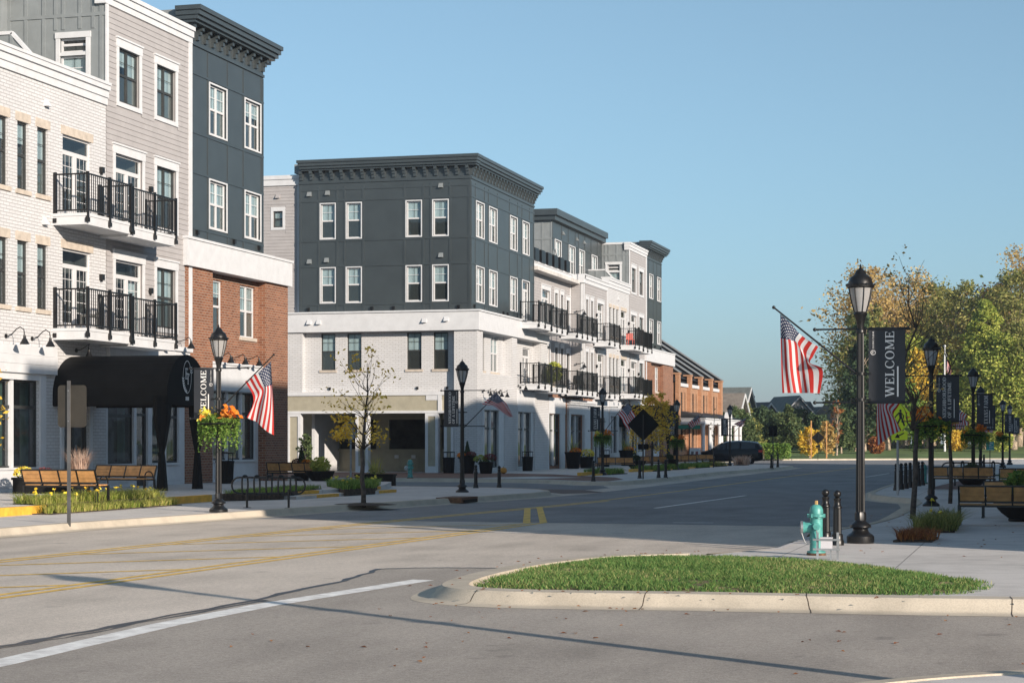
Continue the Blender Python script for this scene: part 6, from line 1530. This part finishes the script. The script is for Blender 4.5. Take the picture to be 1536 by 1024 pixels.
mb.add([c_ - d_ * .15 + n_ * .016, c_ - d_ * .15 - n_ * .016, c_ + d_ * .03 - n_ * .016, c_ + d_ * .03 + n_ * .016], [(0, 1, 2, 3)]); mb.add([c_ + d_ * .15, c_ + d_ * .02 + n_ * .07, c_ + d_ * .02 - n_ * .07], [(0, 1, 2)]); mb.build('arrow', m_blk, pl_)
dk = thing('diamond_sign', 'black backed diamond sign with a small plate at the far corner of the side street', 'road sign', (-15.25, 76.2, .1)); post(dk, 2.6, m_black, .05, 0, -.03)
mb = MB(); rrect(mb, 0, 2.2, .92, .92, .06, 0, .006, 0, R(45)); mb.build('panel', m_blackm, dk)
mb = MB(); rrect(mb, 0, 1.32, .44, .22, .03, 0, .006); mb.build('plate', m_blackm, dk)
d2 = dup(dk, (at(1227, 168), 168, .13), 0, 'small dark diamond sign on the far lawn before yellow trees', .85)
rs = thing('road_sign', 'black square backed sign on a black post at the far left corner', 'road sign', (-14.5, 110, .13)); post(rs, 2.5, m_black, .05, 0, -.03)
mb = MB(); rrect(mb, 0, 2.1, .48, .62, .03, 0, .006); mb.build('panel', m_blackm, rs)
st = thing('stop_sign', 'grey back of a stop sign turned edge on at the side street', 'road sign', (-25.6, 70.4, .13), R(62)); post(st, 2.4, m_steel, .06, 0, -.03)
mb = MB(); pts = [(.40 * math.cos(R(22.5 + 45 * k)), 1.95 + .40 * math.sin(R(22.5 + 45 * k))) for k in range(8)]
mb.v += [(p[0], 0, p[1]) for p in pts] + [(p[0], .006, p[1]) for p in pts]; mb.f += [tuple(range(8)), tuple(range(8, 16))] + [(i, (i + 1) % 8, 8 + (i + 1) % 8, 8 + i) for i in range(8)]; mb.m += [0] * 10; mb.build('panel', m_steel, st)
ns = thing('street_name_sign', 'green street name sign on a black post in front of the brick hall', 'street sign', (at(1034, 128), 128, .13)); post(ns, 2.6, m_black, .07)
mb = MB(); mb.box(-.75, .75, -.012, .012, 2.35, 2.62); mb.build('panel', m_green, ns)
ts = thing('notice_sign', 'small teal notice sign beyond the bike rack on the right', 'sign', (at(1485, 118), 118, .13)); post(ts, 1.2, m_black, .05)
mb = MB(); mb.box(-.23, .23, -.03, -.018, 1.0, 1.5); tp = mb.build('panel', m_tealsign, ts)
mb = MB()
for z, w in ((1.40, .22), (1.30, .14), (1.2, .26), (1.08, .2)): mb.box(-.06, -.06 + w, -.034, -.031, z - .015, z + .015)
mb.build('lettering', m_letter, tp)
ab = thing('sandwich_board', 'white sandwich board with four small pictures beside the dark car', 'sandwich board', (at(1043, 126), 126, .13), R(-6))
for s in (-1, 1):
    mb = MB(); mb.obox((0, s * .2, .55), (.34, 0, 0), (0, .012, 0), (0, -s * .12, .55)); p_ = mb.build('panel', m_white, ab)
    if s < 0:
        mb = MB()
        for (cx_, cz_, i) in ((-.15, .76, 0), (.15, .76, 1), (-.15, .38, 0), (.15, .38, 1)): mb.obox((cx_, -.216 + (cz_ - .55) * .218, cz_), (.09, 0, 0), (0, .003, 0), (0, .024, .11), i)
        mb.build('picture', [plain('grey_print', (.12, .11, .12), .6, sc=30, var=.3), plain('red_print', (.22, .08, .08), .6, sc=30, var=.3)], p_)
# flagpole at the edge of the wood
fp = thing('flagpole', 'tall white flagpole at the edge of the autumn wood', 'flagpole', (at(1417, 205), 205, lawn_z(205)))
mb = MB(); mb.tube([(0, 0, 0), (0, 0, 10.8)], [.13, .07], 10); mb.ball((0, 0, 10.9), .14); mb.build('pole', m_white, fp, smooth=True)
ff = thing('flag', 'limp american flag on the tall white flagpole', 'flag', (at(1417, 205), 205, lawn_z(205)))
mb = MB(); mb.uv = []
for i in range(13):
    for j in range(13):
        u, v = i / 12, j / 12; mb.v.append((.1 + v * .55 + .06 * math.sin(v * 9 + u * 4), .14 * math.sin(v * 12 + u), 10.2 - u * 1.6 - v * 1.9)); mb.uv.append((min(u, .999), v))
for i in range(12):
    for j in range(12): q = i * 13 + j; mb.f.append((q, q + 1, q + 14, q + 13)); mb.m.append(0)
mb.build('cloth', m_flag, ff, smooth='all')

# ------------------------------------------------------------------ planters
make_planter('box', 'long black planter of orange mums under the left shop window', 1, [(m_fl_yel, (-.42, 0, .08), .26, 420), (m_fl_red, (.1, 0, .06), .26, 340), (m_fl_red, (.45, 0, .03), .2, 200)], loc=(-24.4, 44.2, ZP), rz=R(8), sc=1.05)
t_ = make_planter('tub', 'black tub of tall pink plumed grass between the two sunlit benches', 2, [(m_fl_yel, (-.1, -.1, .02), .15, 120)], grass=260, cone=None, loc=(-22.9, 43.4, ZP), sc=1.1)
make_planter('bowl', 'black bowl planter with a lime green shrub at the end of the shaded left bench', 3, ball=(.22, .36, m_lf_light), loc=(-23.25, 61.0, .18), sc=1.0)
make_planter('box', 'low black planter box with dry grasses beside the yellow steps at the side street', 4, [(m_lf_olive, (0, 0, 0), .3, 160)], grass=60, loc=(-21.6, 61.9, .12), rz=R(6), sc=1.05)
make_planter('tall', 'tall black planter with a small conifer behind the shaded left bench', 5, [(m_fl_red, (-.18, 0, .05), .2, 260), (m_fl_or, (.2, -.05, .02), .2, 240)], cone=True, loc=(-26.0, 66.3, .13))
make_planter('tall', 'tall black planter with a conifer and red mums by the white brick corner', 6, [(m_fl_red, (.18, -.1, .06), .22, 300), (m_fl_or, (-.2, -.1, .03), .2, 260)], cone=True, loc=(-25.9, 87.3, .14), sc=1.15)
make_planter('tub', 'black tub with lime leaves and dark flowers by the corner shop window', 7, [(m_lf_light, (-.2, -.05, .1), .26, 340), (m_fl_red, (.15, 0, .14), .26, 320)], loc=(-24.9, 87.0, .14), sc=1.25)
make_planter('tall', 'tall black planter with orange mums by the middle shops', 8, [(m_fl_or, (.1, 0, .06), .24, 280)], grass=50, loc=(-24.9, 104.6, .13), sc=1.3)
make_planter('tub', 'black tub of yellow mums next to the tall planter at the middle shops', 9, [(m_fl_yel, (0, 0, .1), .3, 460)], loc=(-24.6, 106.6, .13), sc=1.5)
make_planter('tall', 'tall black planter with orange flowers right of the left EVANS FARM banner', 10, [(m_fl_or, (.1, 0, .06), .24, 260), (m_fl_yel, (.3, 0, -.05), .15, 140)], grass=70, loc=(-24.8, 118.6, .13), sc=1.35)
make_planter('bowl', 'big black bowl planter with grasses under the nearest right bench', 11, ball=(.26, .20, m_lf_green), loc=(-.32, 37.2, .13), sc=1.1)
make_planter('bowl', 'black bowl planter behind the shaded right bench by the thin trees', 12, ball=(.12, .22, m_lf_dark), loc=(-2.0, 63.2, .13), sc=1.1)
make_planter('bowl', 'black bowl planter between the benches behind the diamond sign', 13, ball=(.12, .22, m_lf_dark), loc=(-20.3, 99.5, .13), sc=1.1)
make_planter('bowl', 'black bowl planter under the benches before the second canopy', 14, ball=(.12, .22, m_lf_dark), loc=(-20.2, 108.5, .13), sc=1.1)
pk = thing('pumpkin', 'small orange pumpkin on the ground by the corner shop planters', 'pumpkin', (-23.95, 86.6, .14)); mb = MB(); mb.lathe([(.05, .0), (.15, .06), (.18, .15), (.14, .26), (.04, .29)], n=20, flute=.08); mb.build('gourd', plain('pumpkin_skin', (.55, .24, .03), .5), pk, smooth=True); mb = MB(); mb.tube([(0, 0, .28), (.02, 0, .34)], .02, 6); mb.build('stem', m_bark, pk)

# ------------------------------------------------------------------ planting beds and grass clumps
def bed(name, label, cat, pts, z, n, h, lean, m, seed, fl=None, w=.016, kind=None, ramp=None):
    t = thing(name, label, cat, (sum(p[0] for p in pts) / len(pts), sum(p[1] for p in pts) / len(pts), z)); off = t.location; rg = random.Random(seed)
    mb = MB()
    if ramp: mb.poly([(-19.3, pts[0][1]), (-19.3, pts[1][1]), (-19.74, pts[1][1]), (-19.74, pts[0][1])], .1, .15, 0); mb.poly([(-19.74, pts[0][1] + .6), (-19.74, pts[1][1])] + list(pts[2:]), .2, .32, 0)
    else: mb.poly(pts, z - .2, z + .03, 0)
    mb.build('soil', m_soil, t, off=off)
    xs = [p[0] for p in pts]; ys = [p[1] for p in pts]; mb = MB(); c = 0
    while c < n:
        p = (rg.uniform(min(xs), max(xs)), rg.uniform(min(ys), max(ys)))
        if not inside(p, pts): continue
        k = .7 + .6 * mnoise.noise(Vector((p[0] * 1.6, p[1] * 1.6, seed))); tuft(mb, (p[0], p[1], (ramp(p) if ramp else z) + .02), 7, .06, h * (.8 + .5 * k), w, rg, lean); c += 1
    g = mb.build('foliage', m, t, off=off)
    if fl:
        mb = MB(); st_ = MB(); k = 0
        while k < fl[1]:
            p = (rg.uniform(min(xs), max(xs)), rg.uniform(min(ys), max(ys)))
            if not inside(p, pts): continue
            hz = z + h * rg.uniform(.85, 1.35); k += 1
            for _ in range(6): leaf(mb, Vector((p[0] + rg.gauss(0, .015), p[1] + rg.gauss(0, .015), hz + rg.gauss(0, .01))), .042, rg)
            st_.bar((p[0], p[1], z), (p[0], p[1], hz), .007)
        mb.build('flowers', fl[0], t, off=off); st_.build('stems', m_bed, t, off=off)
    return t
bed('flower_bed', 'sunlit bed of grassy leaves with yellow daylilies at the left kerb', 'flower bed', [(-19.3, 35.4), (-19.36, 41.6), (-20.5, 41.7), (-20.75, 36.4)], .29, 820, .25, 1.1, m_bed, 1, (m_fl_yel, 26), w=.012, ramp=lambda p: .13 if p[0] > -19.75 else .3)
bed('planting_bed', 'low shaded bed of ground cover behind the left bike rack', 'flower bed', [(-19.6, 44.5), (-18.65, 46.2), (-19.2, 50.5), (-20.1, 50.5)], .29, 300, .14, .8, m_lf_green, 2)
bed('flower_bed', 'shaded bed of green leaves with a few yellow blooms between the yellow steps', 'flower bed', [(-18.2, 49.6), (-18.1, 51.8), (-19.4, 56.0), (-20.2, 53.6)], .28, 420, .26, .8, m_lf_green, 3, (m_fl_yel, 16))
for i, y in enumerate((84.8, 95.8, 101.3, 108.3, 114.8)):
    bed('planting_bed', ('shaded low planting bed at the lamp before the corner shops', 'shaded planting bed left of the diamond sign post', 'shaded planting bed behind the pair of bollards', 'shaded planting bed before the bowl planter and benches', 'farthest planting bed with yellow edges near the last left lamp')[i], 'flower bed', [(-18.5, y), (-18.4, y + 3.4), (-19.8, y + 3.6), (-19.8, y)], .14, 160, .3, .8, m_lf_green if i != 4 else m_lf_olive, 20 + i, w=.03)
bed('grass_clump', 'small reddish grass clump in the pavement beside the nearest right lamp', 'grass clump', [(-2.05, 28.9), (-1.5, 29.0), (-1.45, 30.2), (-1.95, 30.2)], .13, 90, .22, 1.1, m_lf_red, 31, w=.012)
bed('grass_clump', 'larger green grass clump left of the nearest right bench', 'grass clump', [(-1.95, 32.0), (-1.3, 32.2), (-1.35, 35.2), (-1.9, 35.2)], .13, 210, .34, 1.0, m_lf_olive, 32, (m_fl_yel, 3), w=.012)
bed('grass_clump', 'pale ornamental grass clump in front of the dark car', 'grass clump', [(-18.7, 122.5), (-17.9, 122.5), (-17.9, 124), (-18.7, 124)], .13, 80, .6, .6, m_fl_pink, 33, w=.04)
hd = thing('hedge', 'clipped green hedge at the far left corner of the lawn', 'hedge', (at(1140, 168), 168, .13)); rg = random.Random(8); mb = MB()
for _ in range(7000): leaf(mb, Vector((rg.uniform(-2.6, 2.6), rg.uniform(-1, 1), max(.05, 1.35 * rg.random() ** .6 + .12 * mnoise.noise(Vector((rg.uniform(-3, 3), 0, 0)))))), .13, rg)
mb.build('foliage', m_lf_green, hd)

# ------------------------------------------------------------------ the dark minivan
def car(label, loc, rz):
    t = thing('parked_car', label, 'car', loc, rz); paint = NT('black_car_paint'); paint.b.inputs['Base Color'].default_value = (.006, .007, .010, 1); paint.b.inputs['Roughness'].default_value = .16; paint.b.inputs['Specular IOR Level'].default_value = .3
    # x forward is -x ; stations: x, z low, z belt, z roof, half width low, half width roof
    stn = [(-2.45, .42, .62, .66, .62, .55), (-2.35, .30, .72, .80, .80, .70), (-1.9, .26, .88, .93, .92, .78), (-1.25, .24, .98, 1.06, .96, .78), (-.7, .24, 1.02, 1.44, .97, .70), (-.1, .24, 1.02, 1.66, .98, .68), (.7, .24, 1.03, 1.71, .98, .69), (1.5, .24, 1.04, 1.68, .98, .69), (2.05, .26, 1.06, 1.60, .97, .68), (2.38, .34, 1.06, 1.25, .95, .76), (2.48, .42, .98, 1.06, .88, .80)]
    mb = MB(); K = 14
    for (x, zl, zb, zr, wl_, wr) in stn:
        half = [(wl_ * .86, zl), (wl_, zl + .16), (wl_ * 1.01, (zl + zb) / 2 + .08), (wl_ * .99, zb), (wr + (wl_ - wr) * .42, zb + (zr - zb) * .55), (wr + .03, zr - (zr - zb) * .12), (wr * .6, zr + .015)]
        ring_ = [(x, -p[0], p[1]) for p in half] + [(x, p[0], p[1]) for p in reversed(half)]; mb.v += ring_
    for i in range(len(stn) - 1):
        for j in range(K): a = i * K + j; b = i * K + (j + 1) % K; mb.f.append((a, b, b + K, a + K)); mb.m.append(0)
    mb.f += [tuple(range(K)), tuple((len(stn) - 1) * K + j for j in range(K))]; mb.m += [0, 0]
    mb.build('body', paint.mat, t, smooth=True)
    def sidept(x, f):                 # a point on the glass band
        for (a, b) in zip(stn, stn[1:]):
            if a[0] <= x <= b[0]:
                k = (x - a[0]) / (b[0] - a[0]); q = [a[i] + (b[i] - a[i]) * k for i in range(6)]; break
        zb, zr, wl_, wr = q[2], q[3], q[4], q[5]; half = [(wl_ * .99, zb), (wr + (wl_ - wr) * .42, zb + (zr - zb) * .55), (wr + .03, zr - (zr - zb) * .12)]
        k = f * 2; i = min(1, int(k)); k -= i; return x, half[i][0] + (half[i + 1][0] - half[i][0]) * k + .008, half[i][1] + (half[i + 1][1] - half[i][1]) * k
    for s in (-1, 1):
        for (a, b) in ((-1.0, -.15), (-.05, .85), (.95, 1.95)):
            mb = MB(); n = 5
            for i in range(n + 1):
                x = a + (b - a) * i / n
                for f in (.14, .5, .93): p = sidept(x, f); mb.v.append((p[0], s * p[1], p[2]))
            for i in range(n):
                for j in range(2): q = i * 3 + j; mb.f.append((q, q + 3, q + 4, q + 1)); mb.m.append(0)
            mb.build('side_window', m_cglass, t, smooth='all')
        mb = MB(); mb.box(2.18, 2.46, s * .80, s * .965, .90, 1.05); mb.build('tail_light', m_tail, t)
        mb = MB(); mb.box(-2.38, -2.1, s * .60, s * .85, .64, .76); mb.build('headlight', m_lampg, t)
        for x in (-1.5, 1.45):
            mb = MB(); mb.tube([(x, s * .99, .33), (x, s * .78, .33)], .335, 22); wt = mb.build('wheel', m_blackm, t, smooth=True); mb = MB(); mb.tube([(x, s * 1.0, .33), (x, s * .97, .33)], .22, 16); mb.build('rim', m_steel, wt, smooth=True)
    mb = MB(); mb.add([(2.13, -.62, 1.55), (2.13, .62, 1.55), (2.43, .74, 1.12), (2.43, -.74, 1.12)], [(0, 1, 2, 3)]); mb.build('rear_window', m_cglass, t)
    mb = MB(); mb.add([(-1.2, -.7, 1.10), (-1.2, .7, 1.10), (-.42, .62, 1.58), (-.42, -.62, 1.58)], [(0, 1, 2, 3)]); mb.build('windscreen', m_cglass, t)
    return t
m_cglass = plain('car_glass', (.02, .024, .028), .06, var=.0, spec=.8); m_tail = plain('tail_light_red', (.45, .02, .015), .25, var=.02)
car('dark minivan seen from its side in front of the brick hall porch', (-21.2, 136.8, .0), R(4))

# ------------------------------------------------------------------ trees
t1 = make_tree('slender young tree with sparse yellow leaves on the left pavement before the arcade', 21, 3.75, .85, .055, m_lf_yel, m_barkd, 620, .055, .36, 'round', 40, .25, thin=.9); t1.location = (-15.45, 43.4, .1)
mb = MB(); rg = random.Random(77)
for c, r_, n_ in (((-.5, -.1, 1.72), .28, 150), ((-.35, .1, 1.95), .26, 80), ((.35, 0, 1.6), .22, 35), ((-.6, 0, 2.1), .2, 40)): leaf_cloud(mb, c, r_, n_, .06, rg, .75, hollow=0)
mb.build('crown', m_lf_yel, t1)
mb = MB(); mb.lathe([(.8, .02), (.6, .04), (.2, .06)], n=24); mb.build('mulch', m_soil, t1)
t1b = make_tree('yellow leaved young tree cut by the left edge of the picture', 22, 3.7, .95, .06, m_lf_yel, m_barkd, 1500, .07, .3, 'round', 30, .1); t1b.location = (-23.0, 38.0, .13)
t2 = make_tree('yellow leaved tree behind the black diamond sign', 23, 3.9, 1.15, .07, m_lf_yel, m_barkd, 2600, .085, .3, 'round', 36, .1); t2.location = (at(978, 97), 97, .13)
t3 = make_tree('tall bare young tree with a few golden leaves right of the nearest right lamp', 24, 5.1, .95, .055, m_lf_gold, m_barkd, 380, .05, .34, 'vase', 40, .5, thin=1.2); t3.location = (-2.32, 37.9, .13)
t4 = make_tree('thin bare trunked sapling between the second right lamp and the nearest bench', 25, 4.4, .6, .05, m_lf_gold, m_barkd, 160, .07, .45, 'vase', 16, .4, thin=.7); t4.location = (-2.02, 47.5, .13)
t5 = make_tree('bare sapling at the far left kerb before the dark car', 26, 3.4, .4, .035, m_lf_gold, m_barkd, 90, .07, .45, 'vase', 14, .4, thin=.7); t5.location = (at(1070, 112), 112, .13)
t5b = make_tree('dark small tree inside the shade of the arcade front', 27, 1.9, .36, .05, m_lf_mid, m_barkd, 700, .09, .2, 'round', 24, 0); t5b.location = (at(458, 86), 86, .13)
G_ = 'young trees on the far lawn'
sm = [(1086, 178, 6.0, 1.9, m_lf_dark, 'round', 'dark round tree beside the taupe roofed house'), (1110, 186, 6.4, 2.2, m_lf_mid, 'round', 'green tree left of the square sign'), (1122, 195, 7.4, 1.9, m_lf_olive, 'cone', 'pointed olive tree left of the square sign'),
      (1143, 200, 6.6, 2.3, m_lf_dark, 'round', 'dark bushy tree right behind the square sign'), (1163, 204, 5.9, 2.1, m_lf_mid, 'round', 'green tree right of the square sign'), (1183, 198, 7.0, 2.6, m_lf_mid, 'cone', 'big pointed green tree at the middle of the far lawn'),
      (1200, 208, 6.2, 2.3, m_lf_dark, 'round', 'dark tree right of the big pointed green tree'), (1226, 200, 5.6, 1.9, m_lf_dark, 'round', 'dark tree behind the small diamond sign'), (1262, 196, 6.6, 1.7, m_lf_mid, 'cone', 'slim green tree beside the tall dark green tree'),
      (1214, 176, 3.3, 1.2, m_lf_yel, 'round', 'low yellow tree left of the small diamond sign'), (1240, 180, 3.9, 1.1, m_lf_gold, 'round', 'orange yellow tree right of the small diamond sign'), (1255, 186, 6.4, 1.0, m_lf_red, 'vase', 'tall bare reddish tree on the far lawn'), (1283, 205, 6.0, 2.0, m_lf_mid, 'round', 'green tree behind the nearest right lamp post')]
for i, (px, Y, h, r, m, shp, lab) in enumerate(sm):
    bare = 'bare' in lab; t = make_tree(lab, 40 + i, h * (.85 if r < 1.3 else .70), r * (.8 if r < 1.3 else .8), .10, m, m_bark, 350 if bare else (1100 if r < 1.3 else 5200), .17, .14, shp, 34, .3 if bare else 0, group=G_); t.location = (at(px, Y), Y, lawn_z(Y))
tg = make_tree('tall dark green tree left of the nearest right lamp, its crown against the sky', 60, 15.5, 3.1, .26, m_lf_dark, m_bark, 9000, .26, .10, 'cone', 60, 0); tg.location = (at(1296, 205), 205, lawn_z(205))
tg2 = make_tree('golden olive tree leaning over the tall dark green tree', 61, 16.5, 3.4, .26, m_lf_olive, m_bark, 7000, .26, .14, 'round', 50, .1); tg2.location = (at(1300, 220), 220, lawn_z(220))
GW = 'trees of the autumn wood'
wd = [(1300, 226, 22.5, 5.4, m_lf_gold, 'round', 'tall sparse golden tree behind the lantern of the nearest right lamp', .35, 5200), (1345, 232, 23, 5.2, m_lf_gold, 'vase', 'tall sparse golden tree right of the WELCOME banner top', .4, 4600), (1352, 218, 14, 4.2, m_lf_light, 'round', 'yellow tree behind the WELCOME banner', .1, 7000),
      (1398, 238, 21, 5.0, m_lf_olive, 'round', 'dull olive tree behind the second right lamp', .2, 7000), (1392, 216, 12.5, 3.6, m_lf_yel, 'round', 'bright yellow tree just above the two line banner', .2, 4500), (1440, 226, 20, 5.4, m_lf_olive, 'round', 'olive tree left of the big light green tree', .15, 8000),
      (1478, 214, 17.5, 5.2, m_lf_light, 'cone', 'big light green tree above the EVANS FARM banner', 0, 13000), (1492, 240, 21.5, 4.4, m_lf_red, 'round', 'red brown topped tree behind the big light green tree', .1, 6000), (1528, 224, 21, 5.2, m_lf_olive, 'round', 'olive tree at the right edge of the picture', .1, 8000),
      (1520, 212, 13, 4.2, m_lf_light, 'round', 'light green tree at the right edge behind the last lamps', 0, 8000), (1428, 222, 11, 3.2, m_lf_green, 'round', 'green tree low behind the two line banner', 0, 6000), (1330, 210, 9.5, 3.2, m_lf_green, 'round', 'green tree under the flag behind the pedestrian sign', 0, 6000), (1556, 236, 25, 6, m_lf_gold, 'round', 'tall tan tree at the upper right edge of the picture', .2, 7000), (1560, 214, 15, 5, m_lf_olive, 'round', 'olive tree cut off by the right edge of the picture', 0, 7000)]
for i, (px, Y, h, r, m, shp, lab, gp, nl) in enumerate(wd):
    t = make_tree(lab, 70 + i, h - 1.6, r, .40, m, m_bark, int(nl * 2.2), .215, .2, shp, 80, gp, group=GW); t.location = (at(px, Y), Y, lawn_z(Y))
# the rest of the wood behind reads as one mass
rg = random.Random(99); mb = MB(); tk = MB()
for i in range(46):
    px = 1290 + 300 * (i + rg.random()) / 46; Y = rg.uniform(236, 285); x = at(px, Y); h = rg.uniform(13, 21); tk.tube([(x, Y, 1), (x + rg.gauss(0, .3), Y, h * .5), (x + rg.gauss(0, .8), Y, h * .95)], [.3, .2, .05], 6)
    mi = rg.randrange(4)
    for _ in range(24):
        f = rg.uniform(.2, 1); q = Vector((x + rg.gauss(0, 2.2), Y + rg.gauss(0, 2), h * f))
        for _ in range(75): leaf(mb, q + Vector((rg.gauss(0, .9), rg.gauss(0, .9), rg.gauss(0, .8))), .34 * rg.uniform(.6, 1.4), rg, mi)
wdm = thing('woodland', 'mass of autumn trees deep in the wood behind the front trees', 'woodland', (0, 250, 0), group=None); wdm['kind'] = 'stuff'
o = mb.build('foliage', [m_lf_olive, m_lf_gold, m_lf_light, m_lf_dark], wdm, off=(0, 250, 0)); o['kind'] = 'stuff'; o = tk.build('trunks', m_bark, wdm, off=(0, 250, 0)); o['kind'] = 'stuff'
for px, Y, r, m, lab in ((1314, 196, .9, m_lf_red, 'small orange red bush at the edge of the lawn under the pedestrian sign'), (1435, 206, 1.2, m_lf_yel, 'low yellow green bush at the edge of the wood'), (1500, 204, 1.4, m_lf_light, 'low light bush behind the far right lamps')):
    t = thing('bush', lab, 'bush', (at(px, Y), Y, lawn_z(Y))); rg = random.Random(int(px)); mb = MB(); leaf_cloud(mb, (0, 0, r * .9), r, 1500, .16, rg, 1.0); mb.build('foliage', m, t)
for px, lab in ((1217, 'wooden stake beside the low yellow tree'), (1240, 'wooden stake beside the orange yellow tree')):
    t = thing('tree_stake', lab, 'stake', (at(px, 174), 174, .13)); mb = MB(); mb.box(-.045, .045, -.045, .045, 0, 3.4); mb.box(-.055, .055, -.055, .055, 2.9, 3.0); mb.build('stake', m_wood, t)

# things on the balconies
ch = thing('chair', 'small red chair on the far balcony of the corner block', 'chair', (-25.25, 122.0, 7.74), R(30)); mr = plain('red_plastic', (.5, .05, .03), .4, var=.03)
mb = MB(); mb.box(-.22, .22, -.22, .22, .42, .46); mb.build('seat', mr, ch); mb = MB(); mb.box(-.22, .22, .19, .23, .46, .88); mb.build('backrest', mr, ch)
for (x, y) in ((-.2, -.2), (.2, -.2), (-.2, .2), (.2, .2)): mb = MB(); mb.box(x - .02, x + .02, y - .02, y + .02, 0, .42); mb.build('leg', mr, ch)
pt = thing('potted_plant', 'leafy yellow green potted plant on the lower balcony of the corner block', 'potted plant', (-25.25, 101.2, 4.52)); rg = random.Random(3)
mb = MB(); mb.lathe([(.14, 0), (.19, .3), (.2, .32)], n=14); mb.build('pot', m_stone, pt); mb = MB(); leaf_cloud(mb, (0, 0, .75), .5, 500, .11, rg, 1.1); leaf_cloud(mb, (.1, .1, 1.2), .35, 260, .11, rg, .6); mb.build('foliage', m_lf_light, pt)
for i, (y, z) in enumerate(((48.6, 4.68), (106.8, 4.5), (108.2, 4.5))):
    c2 = thing('patio_chair', ('dark patio chair on the lower balcony above the nearest canopy', 'left dark patio chair on the lower middle balcony of the corner block', 'right dark patio chair on the lower middle balcony of the corner block')[i], 'chair', (-25.35, y, z), R(-60 + i * 40))
    mb = MB(); mb.box(-.25, .25, -.25, .25, .38, .44); mb.build('seat', m_dframe, c2); mb = MB(); mb.obox((0, .26, .66), (.25, 0, 0), (0, .02, 0), (0, .05, .24)); mb.build('backrest', m_dframe, c2)
    for (x, yy) in ((-.22, -.22), (.22, -.22), (-.22, .22), (.22, .22)): mb = MB(); mb.box(x - .018, x + .018, yy - .018, yy + .018, 0, .38); mb.build('leg', m_dframe, c2)

# ------------------------------------------------------------------ the thin autumn air
hz_mb = MB(); hz_mb.box(-905, 905, -305, 2205, -1.2, 34)
hz = hz_mb.build('haze', []); hz['kind'] = 'stuff'; hz['label'] = 'thin pale autumn haze filling the street'; hz['category'] = 'haze'
hm = bpy.data.materials.new('haze'); hm.use_nodes = True; hn = hm.node_tree.nodes; hn.remove(hn['Principled BSDF'])
pv = hn.new('ShaderNodeVolumePrincipled'); pv.inputs['Color'].default_value = (.86, .9, 1, 1); pv.inputs['Density'].default_value = .00032; pv.inputs['Anisotropy'].default_value = .2
hm.node_tree.links.new(pv.outputs[0], hn['Material Output'].inputs['Volume']); hz.data.materials.append(hm)
